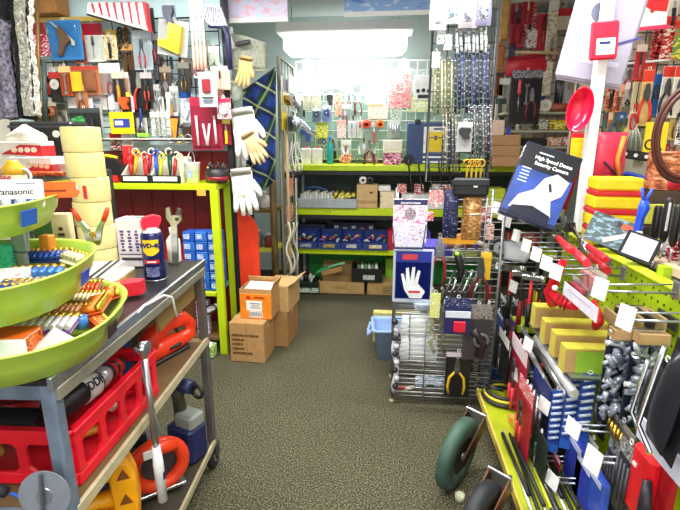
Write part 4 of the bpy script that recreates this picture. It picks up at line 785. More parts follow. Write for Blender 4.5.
t = thing('yellow_sign_bottle', 'yellow and white jug with a grey handle at the far left edge', 'jug', TM((at(8, 172, Y=1.75).x, 1.78, RT_-.04)) @ Matrix.Scale(.72, 4)); MB().lathe([(.05, 0), (.062, .02), (.06, .11), (.03, .15)], M('#f0e8c8', .35), 18).build('jug_body', t); MB().lathe([(.0625, .09), (.058, .13), (.032, .155), (.03, .17)], M('#e8b028', .35), 18).build('yellow_shoulder', t); MB().ring((.06, 0, .08), .04, .008, M('#d8dade', .4), 16, 6).build('handle', t); MB().box((.0, -.064, .06), (.06, .006, .05), PR('#d02428', '#f4efe4', '#241a1a', 50)).build('label', t)
LRt = MB(); LRt.box((-1.55, 1.8, 1.33), (.4, .22, .028), M('#4c4844', .5), .003); LRt.box((-1.55, 1.88, .66), (.05, .05, 1.32), DKSTEEL); solo(LRt, 'side_stand', 'small dark pedestal stand behind the topmost tray', 'stand')
t = thing('silver_flashlight', 'slim silver torch leaning between the trays and the tape rolls', 'torch', TM((-1.33, 1.66, TOP+.27), 0, 0, 20)); MB().tube([(0, 0, -.24), (0, 0, -.06), (0, 0, -.05), (0, 0, 0)], [.012, .012, .018, .018], M('#c9ccd2', .25, .7), 12).build('torch_body', t)
# fleece garment hanging at the upper left, close to the camera
FU = thing('fleece_jacket', 'black fleece jacket with fuzzy grey edge hanging at the upper left', 'jacket', TM((0, 0, 0)))
def fur(px0, px1, py0, py1, Y, m, name, t=.05, wob=.003, lean=10):
    def fn(u, v):
        x = px0+(px1-px0)*u + lean*v*v; y = py0+(py1-py0)*v; p = at(x, y, Y=Y); p.y += .03*_s(u*5)+.006*_s(v*9+u*3); p.x += wob*(.5*_s(v*70+u*11)+.5*_s(v*43)); return p
    MB().sheet(fn, 10, 44, m, t).build(name, FU)
fur(5, 18, -20, 118, 1.75, M('#141416', .95, 0, .3, 80, .8), 'black_sleeve'); fur(17.5, 21, -20, 116, 1.76, M('#d6d2c8', .95, 0, .35, 120, 1), 'fuzzy_edge', .03, .002); fur(-16, 6, 20, 118, 1.72, M('#8f8aa0', .95, 0, .4, 70, 1), 'knitted_panel', .04, .004)
# ------------------------------------------------------------------ back wall shelving
BY = 4.45
SU = thing('shelving_unit', 'long shelving unit with three lime shelf boards along the back wall', 'shelving', TM((.36, 4.68, 0)))
ZS = (1.318, .906, .494)
for z, d in zip(ZS, (.056, .075, .06)): MB().box((0, 0, z-d/2), (2.61, .44, d), LIME, .003).build('shelf_board', SU)
for x in (-1.285, 1.285):
    for y in (-.16, .19): MB().box((x, y, .66), (.035, .035, 1.31), M('#2a2c2e', .5)).build('upright', SU)
MB().box((0, .235, .7), (2.48, .012, 1.2), M('#3c4a48', .6, 0, .2, 5)).build('back_panel', SU); MB().box((-.2, .225, .22), (2.0, .012, .40), M('#1f9a3a', .5, 0, .15, 6)).build('green_back_panel', SU)
for z in (1.240, .808): MB().box((0, -.2, z), (2.4, .01, .035), M('#1c1d20', .5)).build('painted_shadow', SU)  # dark strips below the upper boards, standing in for the shade there
for k in (-.02, .02): MB().disc((at(328, 212, Y=BY).x-.36+k, -.221, .865), .006, .004, BLACK, 8).build('bolt_hole', SU)
# white wire grid above
gx0 = at(296, 62, Y=4.8).x; zt_ = at(360, 61, Y=4.8).z
g = grid('white_grid_panel', 'white wire grid panel on the back wall above the lime shelves', 'grid panel', gx0, 1.0, 1.36, zt_, TM((0, 4.8, 0)), M('#e9eee9', .4), .09, .004, .008)
MB().box((0, .03, (1.36+1.98)/2), (2.0, .012, .62), M('#8fb0a4', .6, 0, .1, 5)).build('pegboard_sheet', g)
BP = ('Y', 4.72)
pack((318, 60, 349, 88), ('Y', 4.74), 'large plain white card in the middle of the white grid', PR('#fbfbf9', '#f1f1ee', '#f4f4f0', 20), None, name='white_card', cat='card')
pack((299, 77, 318, 92), BP, 'white paper card left of the large white card', PR('#f4f5f0', '#d8ded6', None, 30), None, name='white_card', cat='card')
pack((349, 66, 366, 94), BP, 'white card with a grey oval mark right of the large white card', '#f0f3f4', lambda h, w: [('grey_oval', MB().disc((0, 0, -.75*h), w*.35, .006, M('#a8b2b6', .4), 16))], '#ffffff', .2, name='white_card', cat='card', clear=False)
t = pack((365, 73, 386, 104), ('Y', 4.66), 'thick white pad with gold printing along its lower edge', PR('#fdfdfb', '#f4f4f0', None, 20), None, name='white_pad', cat='pad'); MB().box((0, -.006, -.29), (.15, .006, .025), PR('#e8d9a8', '#b8963a', None, 80)).build('gold_print', t)
pack((389, 69, 411, 108), ('Y', 4.68), 'pale red patterned pack with a round motif on the white grid', PR('#f29a98', '#fbe2de', '#d8404a', 26, seed=2, th=.55), lambda h, w: [('round_motif', MB().ring((0, 0, -h*.4), w*.3, .008, M('#fbe8e4', .4), 18, 6))], '#f7dcd8', .12, clear=False)
t = pack((414, 75, 433, 100), ('Y', 4.68), 'white pack with three black dots right of the pale red pack', '#f6f8f4', None, '#ffffff', .3); [MB().disc((x, -.008, z), r, .006, BLACK, 12).build('black_dot', t) for x, z, r in ((-.05, -.14, .018), (0, -.135, .018), (.05, -.14, .018))]; MB().box((.0, -.006, -.19), (.1, .006, .03), BLACK).build('black_strip', t)
pack((407, 96, 432, 112), ('Y', 4.66), 'cream card with a lime yellow spot under the dotted pack', PR('#eef0cf', '#c8d83a', '#f8f8ee', 24, seed=4), None, name='cream_card', cat='card')
spec = [
 ((303, 92, 321, 110), 'beige card hanging under the paper card', '#cfd0b4', lambda h, w: pliers(h, '#a8a890'), '#e8e8d6'),
 ((312, 108, 321, 122), 'small blue grey socket card, leftmost of two', '#6f8aa0', lambda h, w: discs(min(h, w)*.8, '#39424c'), '#e2e8ea'),
 ((322, 106, 331, 122), 'small blue socket card, rightmost of two', '#7f9ad0', lambda h, w: discs(min(h, w)*.8, '#2c3c70'), '#d8e0ea'),
 ((335, 94, 342, 116), 'slim salmon card between the sockets and the red pliers', PR('#efb89a', '#c8543a', '#f8e4d4', 28), None, None),
 ((326, 94, 334, 106), 'little white card with black clip under the large white card', '#f4f4f2', lambda h, w: lump(h, w, '#2a2f36'), None),
 ((368, 104, 388, 119), 'broad white card at the right of the dark pliers', PR('#fafaf6', '#e8dcb8', None, 26), None, None),
 ((390, 108, 402, 124), 'pale green card under the pale red pack', PR('#cfe0cc', '#7f9a80', '#f0f4ec', 34), None, None),
 ((301, 128, 312, 148), 'blue plastic trigger tool card by the silver rods', '#8aa0a0', lambda h, w: gun(h*.7, '#2f5fc0'), None),
 ((316, 122, 328, 138), 'lime yellow boxed card below the blue socket card', PR('#d6d83a', '#8a9a2a', '#f4f2c0', 30), None, '#8f9a30'),
 ((337, 120, 346, 138), 'white card with pink clip in the second row', PR('#f2ecea', '#d88a88', None, 34), None, '#e8b0a8'),
 ((348, 121, 356, 138), 'white card with a grey pen in the second row', '#eef0ee', lambda h, w: driver(h, '#8aa0b0'), None),
 ((357, 120, 363, 138), 'narrow pale card with red pen in the second row', '#e9efe9', lambda h, w: driver(h, '#c84438'), None),
 ((388, 120, 400, 138), 'grey card of blades behind the cream carton', '#a8b4b0', lambda h, w: bits(h, 4, w), '#dfe4e0'),
 ((433, 62, 440, 78), 'small greenish card at the right end of the white grid', PR('#dfe6c8', '#8a9a50', None, 30), None, None)]
for r_, l, c, tl, hd in spec: pack(r_, BP, l, c, tl, hd, .2)
for i, x in enumerate((346, 352, 358)): hang((x-3, 92, x+3, 116), BP, f'dark red handled pliers on the back grid, {["leftmost", "middle", "rightmost"][i]} of three', 'pliers', 'pliers', lambda h, w: pliers(h, ['#6a1c22', '#4a2026', '#83302a'][i]))
for i, x in enumerate((328, 339.5, 304)): hang((x-2.5, 108, x+2.5, 128), BP, f'small black handled screwdriver on the back grid {["below the black clip card", "below the salmon card", "at the left end"][i]}', 'screwdriver', 'screwdriver', lambda h, w: driver(h, '#26282c'))
for i, (x, c) in enumerate(((366.5, '#e8502c'), (380, '#f08030'))): q = MB(); p = at(x, 124, Y=4.7); q.lathe([(.022, -.02), (.042, -.02), (.042, .02), (.022, .02), (.022, -.02)], M(c, .4), 18); q.v = [Vector((v.x, v.z, v.y)) for v in q.v]; solo(q, 'tape_roll', f'{["red orange", "bright orange"][i]} tape roll hanging on the back grid', 'tape roll', TM(p))
for i in range(3):
    a = at(290+i*5, 115+i*2, Y=4.62); b = at(309+i*4, 133+i*2, Y=4.62); q = MB(); q.tube([a, b], .011, CHROME if i != 1 else M('#cfd3e6', .3), 8); solo(q, 'silver_rod', f'{["lowest", "middle", "upper"][i]} of the slanted silver rods at the left end of the back grid', 'rod')
# standing on the top shelf
ZT = ZS[0]+.001
for i, x in enumerate((306.5, 317.5)):
    t = carton((at(x, 163, Y=4.55).x, 4.55, ZT), (.095, .05, .15), f'white pouch with a red clip on the top lime shelf, {["left", "right"][i]} one', 0, mat=M('#f3efec', .35), tape=None, name='white_pouch'); MB().box((0, 0, .157), (.05, .03, .016), M('#d8303c', .4), .003).build('red_clip', t)
t = thing('teal_bottle', 'tall teal blue bottle on the top lime shelf', 'bottle', TM((at(330, 163, Y=4.56).x, 4.56, ZT+.27))); kids(t, bottle(.27, .032, '#1a9a9a', '#2a7ac0'))
for i, (x, c, l) in enumerate(((341, '#e05a3a', 'orange red snips lying open on the top lime shelf'), (350, '#e8b060', 'tan handled snips lying open on the top lime shelf'), (358, '#3a5a50', 'dark green snips lying open on the top lime shelf'), (376, '#c87890', 'dusty pink snips lying open on the top lime shelf'))):
    p = at(x, 165, Y=4.52); t = thing('snips', l, 'snips', TM((p.x, 4.50+.045*(('#e05a3a', '#e8b060', '#3a5a50', '#c87890').index(c)), ZT+.19), 0, -20, (-25, 20, -8, 15)[i])); kids(t, scissors(.2, c))
t = thing('pink_pliers', 'large pink and brown looped pliers standing on the top shelf', 'pliers', TM((at(369, 165, Y=4.5).x, 4.53, ZT+.235))); kids(t, cutters(.16, '#a83a52')); q = MB(); q.tube([(-.05, 0, -.235), (-.04, 0, -.14), (0, 0, -.1), (.04, 0, -.14), (.05, 0, -.235)], .012, M('#5a2030', .4), 8); q.build('handle_loop', t)
t = carton((at(392, 165, Y=4.52).x, 4.54, ZT), (.175, .07, .11), 'pink pack with black and white print under the cream carton', 0, mat=PR('#e87aa0', '#1c1820', '#f6eef0', 22, seed=3), tape=None, name='pink_box')
t = carton((at(392, 165, Y=4.52).x, 4.54, ZT+.111), (.18, .08, .12), 'cream carton stacked on the pink pack on the top shelf', 0, mat=M('#f6efdc', .5), tape=None); MB().box((0, -.041, .03), (.15, .002, .006), M('#c8b888', .5)).build('printed_line', t)
# blue tool case with label
p = at(431, 160, Y=4.5); BCs = thing('blue_tool_case', 'blue tool case with a white framed yellow label at the right of the top shelf', 'tool case', TM((p.x, 4.54, ZT))); MB().box((0, 0, .2), (.46, .12, .38), M('#2c4676', .45), .012).build('case_body', BCs); MB().box((.03, -.062, .23), (.22, .006, .24), M('#f4f4f0', .4), .02).build('label_frame', BCs); MB().box((.03, -.066, .215), (.17, .004, .18), M('#f0d01c', .4), .008).build('yellow_label', BCs); MB().box((.05, -.0685, .33), (.08, .002, .014), M('#23324e', .4)).build('print', BCs); MB().box((.03, -.069, .25), (.02, .002, .04), M('#3a3a20', .4)).build('print', BCs)
for s in (-1, 1): MB().box((s*.14, -.055, .395), (.05, .05, .05), BLACK, .008).build('latch', BCs)
MB().cyl((-.21, -.09, .05), (-.21, -.03, .05), .05, M('#16171a', .5), 16).build('side_knob', BCs)
for z in (.03, .075): MB().box((.03, -.064, z), (.22, .006, .018), PAPER).build('white_strip', BCs)
for i in range(5):
    p = at(409+i*10, 160, Y=4.36); b = at(412+i*10, 190, Y=4.36); q = MB(); q.tube([p, (p.x, 4.36, p.z-.06), (b.x, 4.36, b.z), (b.x+.02, 4.34, b.z+.01)], .008, M('#17181a', .4), 6); solo(q, 'hanging_hook_bar', f'black steel hook bar hanging below the blue case, {["first", "second", "third", "fourth", "fifth"][i]} from the left', 'hook', group='hook bars under the blue case')
# second shelf
Z2 = ZS[1]+.001
p0 = at(294, 211, Y=4.5); p1 = at(357, 211, Y=4.5); GT = thing('grey_tray', 'long grey plastic tray on the second lime shelf', 'tray', TM(((p0.x+p1.x)/2+.03, 4.55, Z2))); w_ = p1.x-p0.x-.06
MB().box((0, 0, .006), (w_*.94, .24, .012), M('#9aa4a8', .4)).build('base', GT)
for s in (-1, 1): MB().box((0, s*.12, .045), (w_, .012, .09), M('#a8b2b6', .4), .003).build('long_side', GT); MB().box((s*w_/2, 0, .045), (.012, .24, .09), M('#a8b2b6', .4), .003).build('end_side', GT)
for i in range(11): t = carton((p0.x+.09+i*.029, 4.53, Z2+.013), (.026, .16, .125+.01*(i % 3)), f'white ribbed plastic packet standing in the grey tray, {["first", "second", "third", "fourth", "fifth", "sixth", "seventh", "eighth", "ninth", "tenth", "eleventh"][i]} from the left', 0, mat=M('#e9eae6' if i % 2 else '#cfd2cc', .4), tape=None, name='white_packet', cat='packet', group='white packets in the grey tray')
for i in range(4): t = carton((p0.x+.42+i*.05, 4.52, Z2+.013), (.1, .14, .03), f'yellow and black packet tipped in the grey tray, {["first", "second", "third", "fourth"][i]} from the left', 0, mat=PR('#e8d83a', '#2a2a1c', '#f6f0c0', 30, seed=i), tape=None, name='yellow_packet', cat='packet', group='yellow packets in the grey tray', ry=-55+i*12); t.location.z = Z2+.1
q = MB(); q.sheet(lambda u, v: (-.1+.24*u, -.05+.1*v, .02*_s(u*4)), 6, 3, M('#3f5fa0', .4), .01); solo(q, 'blue_bag', 'blue plastic bag lying on top of the white packets', 'bag', TM((p0.x+.2, 4.6, Z2+.165)))
t = carton((at(367, 211, Y=4.5).x, 4.55, Z2), (.2, .2, .225), 'kraft carton beside the grey tray on the second shelf', 0, mat=M('#d0ad78', .7)); MB().box((0, -.1012, .06), (.19, .002, .03), M('#b58e58', .7)).build('printed_band', t); MB().box((.04, -.1012, .15), (.03, .002, .015), BLACK).build('print', t)
for i in range(2): q = MB(); q.lathe([(.015, -.02), (.038, -.02), (.038, .02), (.015, .02), (.015, -.02)], M('#f2efe8' if i == 0 else '#3a3a34', .5), 16); q.v = [Vector((v.x, v.z, v.y)) for v in q.v]; solo(q, 'tape_roll', f'{["white", "dark"][i]} small tape roll standing on the kraft carton', 'tape roll', TM((at(363+7*i, 181, Y=4.5).x, 4.52, Z2+.226+.038)))
t = carton((at(387, 211, Y=4.5).x, 4.55, Z2), (.14, .18, .16), 'cream and brown carton next to the kraft carton on the second shelf', 0, mat=PR('#ecd9b4', '#b88a50', '#f6eedc', 16, th=.6)); t = carton((at(384, 189, Y=4.5).x, 4.56, Z2+.163), (.12, .14, .05), 'flat white box on the cream and brown carton', 4, mat=M('#f0efec', .5), tape=None)
t = carton((at(428, 190, Y=4.5).x, 4.55, Z2), (.5, .2, .14), 'wide white tray box behind the hook bars on the second shelf', 0, mat=M('#e2e6e2', .5), tape=None)
for i, (x, c) in enumerate(((402, '#d86a6a'), (419, '#c83040'), (436, '#e0d8d0'), (446, '#b82838'))): t = carton((at(x, 186, Y=4.5).x, 4.52, Z2+.141), (.09, .1, .09), f'{["salmon", "red", "white", "crimson"][i]} small box on the wide white tray box', 0, mat=PR(c, '#f4ece8', '#3a2a2a', 26, seed=i), tape=None, name='small_box')
# third shelf: navy bins with small parts
Z3 = ZS[2]+.001
binm = M('#27408a', .35, 0, .1)
for i, (x0, x1) in enumerate(((296, 318), (319, 341), (342, 362), (363, 388))):
    a, b = at(x0, 249, Y=4.5).x, at(x1, 249, Y=4.5).x; w_ = b-a; nm = ['first', 'second', 'third', 'fourth'][i]
    t = thing('parts_bin', f'open navy parts bin on the third lime shelf, {nm} from the left', 'bin', TM(((a+b)/2, 4.56, Z3)), 'navy parts bins'); MB().box((0, 0, .006), (w_*.9, .25, .012), binm).build('base', t); MB().prism([(-w_/2, 0), (w_/2, 0), (w_/2, .07), (-w_/2, .07)], .01, binm, -.13).build('front_wall', t); MB().box((0, .13, .08), (w_, .01, .16), binm).build('back_wall', t)
    for s in (-1, 1): MB().prism([(-.13, 0), (.13, 0), (.13, .16), (-.02, .15), (-.13, .07)], .008, binm).build('side_wall', t, TM((s*w_*.485, 0, 0), 90))
    MB().box((0, -.1365, .035), (w_*.5, .004, .035), [PR('#c8d0c8', '#3a3a50', None, 40), PR('#d8c050', '#28304a', None, 40), PR('#f0eee6', '#5a5a60', None, 40), PR('#d8b060', '#f4f0e4', None, 30)][i]).build('label', t)
    for k in range(7):
        q = MB(); z = .05+.02*(k % 3); c = ['#c8402c', '#4a7a4a', '#d0d4dc', '#8a4a9a', '#e0a050', '#2f4a9c', '#9aa0b4'][(k+i*3) % 7]; q.tube([(-.03, 0, 0), (.0, .0, .012), (.03, 0, 0)], [.012, .014, .008], M(c, .4), 7)
        solo(q, 'small_part', f'{["red", "green", "silver", "purple", "tan", "blue", "grey"][(k+i*3) % 7]} small fitting lying in the {nm} navy bin', 'fitting', TM(((a+b)/2-w_*.36+w_*.12*k, 4.50+.03*(k % 2), Z3+z+.02), 40*k, 0, 30*k % 70))
t = carton((at(308, 232, Y=4.5).x, 4.76, Z3), (.3, .1, .2), 'dark navy box at the back of the third shelf, left', 0, mat=M('#1c2446', .5), tape=None); t = carton((at(352, 232, Y=4.5).x, 4.77, Z3), (.44, .08, .22), 'long navy box with white printed squares at the back of the third shelf', 0, mat=M('#18204a', .5), tape=None)
for k in range(5): MB().box((-.18+.09*k, -.041, .17-.02*(k % 2)), (.04, .003, .03), M('#c9d2f0' if k != 3 else '#e87ab0', .4)).build('printed_square', t)
t = carton((at(391, 249, Y=4.5).x, 4.55, Z3), (.07, .2, .19), 'red narrow box at the right of the navy bins', 0, mat=M('#c01c30', .4), tape=None)
t = carton((at(450, 249, Y=4.5).x+.08, 4.58, Z3), (.4, .2, .15), 'dark brown carton on the third shelf behind the wire rack', 0, mat=M('#5a4030', .6)); t = carton((at(425, 214, Y=4.5).x, 4.56, Z2+.0), (.02, .02, .02), 'tiny dark block on the second shelf edge', 0, mat=BLACK, tape=None)
t = carton((at(420, 230, Y=4.5).x, 4.53, Z3+.0), (.20, .16, .19), 'purple and blue striped carton behind the wire rack', 0, mat=PR('#5a3fae', '#2a4fc0', '#8a6ad0', 14), tape=None)
# floor under the shelves
t = thing('bottle_case', 'dark carton of small white and green bottles on the floor at the back left', 'case', TM((at(304, 293, Z=0).x+.05, 4.58, .002))); MB().box((0, 0, .06), (.23, .24, .12), M('#16281e', .5), .004).build('case_body', t); MB().box((0, -.121, .045), (.22, .004, .05), PR('#dfe8dc', '#2f7a3a', '#f6f8f4', 40)).build('bottle_print', t)
for i in range(4): q = MB(); q.lathe([(.022, 0), (.022, .05), (.01, .06), (.01, .075)], M('#24302a' if i % 2 else '#e8ece8', .4), 10); q.cyl((0, 0, .075), (0, 0, .09), .012, M('#a82c3a', .4), 8); solo(q, 'small_bottle', f'small red capped bottle on the dark carton, {["first", "second", "third", "fourth"][i]} from the left', 'bottle', TM((at(304, 293, Z=0).x-.04+.05*i, 4.57, .123)), 'red capped bottles')
a, b = at(318, 295, Z=0), at(364, 295, Z=0); CB1 = carton(((a.x+b.x)/2, 4.66, .002), (b.x-a.x, .32, .135), 'long open cardboard box on the floor below the back shelves', 0, mat=M('#c3a066', .8), open_top=True); flap(CB1, b.x-a.x, .15, (0, .20, .19), (62, 0, 0), M('#cbaa70', .8)); MB().box((0, -.161, .07), (.12, .002, .03), PR('#a07c46', '#c3a066', None, 60)).build('print', CB1)
t = thing('green_garden_tool', 'green handled pruning saw in an opened cardboard sleeve on the long box', 'garden tool', TM((at(325, 272, Y=4.5).x+.03, 4.52, .215), 0, 0, -16)); MB().tube([(-.14, 0, .02), (-.05, 0, .05), (.06, 0, .06), (.15, 0, .075)], [.018, .026, .02, .016], M('#39a55c', .4), 8).build('handle', t); MB().box((.05, 0, .02), (.22, .08, .05), M('#b48a52', .7), .004).build('cardboard_sleeve', t); MB().tube([(-.14, 0, .02), (-.2, 0, -.03), (-.18, 0, -.07)], .012, M('#bfe0c8', .4), 7).build('guard', t); MB().box((.11, -.01, .07), (.18, .05, .02), M('#8fd0a4', .3), .006).build('blade_cover', t)
t = thing('black_crate', 'black crate with white pipe ends and a white label on the floor at the back', 'crate', TM((at(367, 262, Y=4.45).x, 4.60, .145))); MB().box((0, 0, .008), (.3, .22, .016), BLACK).build('base', t)
for s in (-1, 1): MB().box((0, s*.11, .07), (.31, .014, .14), BLACK, .003).build('long_side', t); MB().box((s*.15, 0, .085), (.014, .22, .17), BLACK, .003).build('end_side', t)
MB().box((.02, -.1185, .05), (.12, .003, .05), PR('#f0f2f0', '#5a6a60', None, 60)).build('label', t)
for i in range(6): q = MB(); q.tube([(0, -.07, .10), (0, .07, .13)], .016, M('#e4e8e0' if i % 2 else '#6a9a74', .4), 8); solo(q, 'pipe_offcut', f'short {["green", "white"][i % 2]} pipe offcut in the black crate, {["first", "second", "third", "fourth", "fifth", "sixth"][i]} from the left', 'pipe', TM((at(367, 262, Y=4.45).x-.09+.036*i, 4.59, .165+.006*(i % 3)), 6), 'pipe offcuts')
a, b = at(367, 295, Z=0), at(402, 295, Z=0); CB2 = carton(((a.x+b.x)/2, 4.66, .002), (b.x-a.x, .3, .135), 'closed cardboard box with printed side on the floor behind the blue tub', 0, mat=M('#bd9a62', .8)); MB().box((.06, -.151, .06), (.16, .002, .08), PR('#a88a58', '#5a4630', '#c8a870', 50)).build('print', CB2)
t = carton((at(395, 270, Y=4.6).x, 4.72, .138), (.2, .12, .22), 'lime green carton standing on the printed cardboard box at the back', 0, mat=M('#86b81c', .5), tape=None)
# ------------------------------------------------------------------ swing panel on the left of the back aisle
GX = -.87; q0 = at(278, 56, X=GX); q1 = at(293, 68, X=GX)
g = grid('swing_grid_panel', 'tall pale wire panel standing edge-on at the left of the back shelves', 'grid panel', -(q1.y-q0.y)/2, (q1.y-q0.y)/2, .04, 2.18, TM((GX, (q0.y+q1.y)/2, 0), 90), M('#a3a08a', .4, .2), .11, .004, .014)
SPn = ('X', GX+.03)
for r_, l, c, tl, hd in (((281, 78, 288, 92), 'white card with scroll print at the top of the edge-on panel', PR('#e9e4e4', '#8a7a9a', None, 40), None, None), ((289, 76, 296, 94), 'pale card with ring print at the top of the edge-on panel', PR('#e6e8ec', '#6a7a9a', None, 40), None, None), ((283, 93, 290, 106), 'small yellow card high on the edge-on panel', '#ecd63a', lambda h, w: lump(h, w, '#8a6a2a'), '#f4f0d0'), ((290, 96, 297, 112), 'clear pack of grey clips on the edge-on panel', '#d0d4cc', lambda h, w: bits(h, 3, w), None),
                        ((282, 108, 288, 130), 'bright yellow long card on the edge-on panel', '#f0dc18', None, '#d8d0a0'), ((288, 116, 296, 132), 'dark card of drill bits on the edge-on panel', '#3c4a50', lambda h, w: bits(h, 4, w), None), ((287, 176, 293, 196), 'orange red slim card low on the edge-on panel', PR('#d8502c', '#f4d8c0', None, 30), None, None), ((287, 205, 293, 220), 'red slim card lower on the edge-on panel', PR('#c83030', '#f0d0c0', None, 30), None, None)):
    pack(r_, SPn, l, c, tl, hd, .2)
for i in range(5):
    a = at(286+i*2.2, 138, X=GX+.05+.01*i); q = MB(); p = [(a.x+.012*i, a.y, a.z-.03-.022*k) for k in range(12)]; p = [(x+.015*_s(k*.5+i), y, z) for k, (x, y, z) in enumerate(p)]; q.tube(p, .007, M('#e9e9e4', .5), 6); q.tube([p[-1], (p[-1][0], p[-1][1], p[-1][2]-.05)], .012, BLACK, 7); solo(q, 'hanging_cable', f'white cable with black plug hanging on the edge-on panel, {["first", "second", "third", "fourth", "fifth"][i]} from the left', 'cable', group='white cables on the edge-on panel')
for i in range(3):
    a = at(288+i*4, 222, X=GX+.07); q = MB(); q.tube([(a.x+.02*_s(k*.7+i), a.y-.02*i, a.z-.035*k) for k in range(14)], .009, M('#d8d4c0', .6), 6); solo(q, 'hanging_rope', f'pale rope end hanging low on the edge-on panel, {["left", "middle", "right"][i]} one', 'rope')
q = MB(); q.tube([at(286, 118, Y=3.72), Vector((at(286, 118, Y=3.72).x, 3.72, 0))], .012, M('#b59a68', .6), 8); solo(q, 'bamboo_pole', 'tan wooden pole standing in front of the edge-on panel', 'pole')

# ------------------------------------------------------------------ hanging cloths and gloves at the partition end
PL = thing('tartan_blanket', 'blue tartan blanket with green lines hanging beyond the partition', 'blanket')
def tartan():
    m, nt, b = _base('tartan'); b.inputs['Roughness'].default_value = .9; uvm = None
    tc = nt.nodes.new('ShaderNodeTexCoord'); cols = []
    def band(axis, sc, c2, lo):
        w = nt.nodes.new('ShaderNodeTexWave'); w.bands_direction = axis; w.inputs['Scale'].default_value = sc; mp = nt.nodes.new('ShaderNodeMapping'); mp.inputs['Rotation'].default_value = (0, R(-28), 0)
        nt.links.new(tc.outputs['Object'], mp.inputs['Vector']); nt.links.new(mp.outputs['Vector'], w.inputs['Vector']); r_ = nt.nodes.new('ShaderNodeValToRGB'); r_.color_ramp.interpolation = 'CONSTANT'; e = r_.color_ramp.elements; e[0].color = (0, 0, 0, 1); e[1].position = lo; e[1].color = (1, 1, 1, 1)
        nt.links.new(w.outputs['Fac'], r_.inputs['Fac']); return r_.outputs['Color'], lin(c2)
    prev = None
    for axis, sc, c2, lo in (('X', 2.1, '#1c3c3a', .55), ('Z', 2.1, '#1a2a5c', .55), ('X', 2.1, '#7f9a5a', .975), ('Z', 2.1, '#a9b47a', .98)):
        f, c = band(axis, sc, c2, lo); mx = nt.nodes.new('ShaderNodeMix'); mx.data_type = 'RGBA'; nt.links.new(f, mx.inputs[0])
        if prev is None: mx.inputs[6].default_value = lin('#23408c')
        else: nt.links.new(prev, mx.inputs[6])
        mx.inputs[7].default_value = c; prev = mx.outputs[2]
    nt.links.new(prev, b.inputs['Base Color']); return m
def fold(x0, x1, ytop0, ytop1, ybot0, ybot1, Y, amp, n=5, t=.006, mat=None):
    def fn(u, v):
        x = x0+(x1-x0)*u; yy = (ytop0+(ytop1-ytop0)*u)*(1-v)+(ybot0+(ybot1-ybot0)*u)*v; p = at(x, yy, Y=Y); p.y += amp*_s(u*n*2+v*1.2); return p
    return MB().sheet(fn, 18, 18, mat, t)
fold(243, 276, 92, 68, 205, 180, 3.62, .03, mat=tartan()).build('cloth', PL)
MB().tube([at(243, 92, Y=3.66), at(276, 68, Y=3.66)], .01, DKSTEEL, 8).build('hanger_bar', PL)
q = MB(); q.tube([at(270, 111, Y=3.75), Vector((at(270, 111, Y=3.75).x, 3.75, 0))], .03, M('#6a5428', .6, 0, .2, 10), 8); solo(q, 'timber_post', 'brown timber post standing between the tartan blanket and the edge-on panel', 'post')
q = MB(); ft = at(270, 110, Y=3.75); q.cyl(ft+Vector((0, 0, .11)), ft+Vector((0, 0, .22)), .035, M('#c8b060', .4, .3), 14); q.cyl(ft+Vector((0, 0, .002)), ft+Vector((0, 0, .11)), .045, M('#7a6a3a', .5), 14); solo(q, 'brass_fitting', 'yellow brass fitting on top of the timber post', 'fitting')
MB_ = thing('visor_cap', 'grey mesh face shield with a dark vent hanging high by the partition end', 'face shield', TM((0, 0, 0)))
def vis(u, v):
    p = at(230+38*u, 34+36*v+10*u*(1-v), Y=3.52); p.y -= .10*_s(math.pi*min(1, max(0, .1+.8*u)))*(1-.3*v); return p
MB().sheet(vis, 12, 8, M('#a9ad9c', .45, 0, .15, 60), .006).build('mesh_shield', MB_); a = at(233, 71, Y=3.4); b = at(267, 70, Y=3.4); MB().tube([at(230, 68, Y=3.44), at(250, 71, Y=3.36), at(268, 70, Y=3.48)], .009, M('#c8ccb8', .4), 6).build('rim', MB_); MB().box(at(243, 43, Y=3.38), (.11, .02, .03), BLACK, .006, Euler((0, R(-10), 0)).to_matrix()).build('vent', MB_); MB().tube([at(230, 28, Y=3.5), at(233, 50, Y=3.46)], .02, M('#e4e4e6', .4), 8).build('strap', MB_)
def glove(label, c, px, py, Y, L, roll, name='work_glove', fist=False, cuff=None):
    t = thing(name, label, 'glove', TM(at(px, py, Y=Y)) @ Matrix.Rotation(R(roll), 4, 'Y')); m = M(c, .85, 0, .08, 30)
    MB().pillow(L*.5, L*.62, L*.2, m, c=(0, 0, 0)).build('palm', t)
    for i in range(4): x = (i-1.5)*L*.12; MB().tube([(x, 0, -L*.5), (x*1.25, -.004, -L*.75), (x*1.35, -.01, -L*(.95 if i in (1, 2) else .86))], [L*.07, L*.065, L*.045], m, 8).build('finger', t)
    MB().tube([(L*.2, 0, -L*.22), (L*.34, -.01, -L*.42), (L*.38, -.015, -L*.56)], [L*.08, L*.07, L*.05], m, 8).build('thumb', t)
    MB().lathe_s([(L*.22, 0), (L*.24, -.12*L), (L*.23, .02*L)], M(cuff or c, .85), 14, (0, 0, .02), (1, .4, 1)).build('cuff', t); return t
glove('star-shaped tan leather glove hanging below the face shield', '#dcb576', 246, 60, 3.28, .19, 12)
glove('large white cotton glove beside the tartan blanket', '#f3f1ec', 242, 112, 3.22, .34, -8)
glove('second white cotton glove partly behind the large white glove', '#ece9e2', 236, 128, 3.42, .32, 6)
glove('beige glove hanging in front of the tartan blanket', '#d8bb8c', 248, 136, 3.2, .22, -28)
glove('lower white glove hanging over the orange red board', '#f1efe8', 241, 172, 3.16, .32, -6)
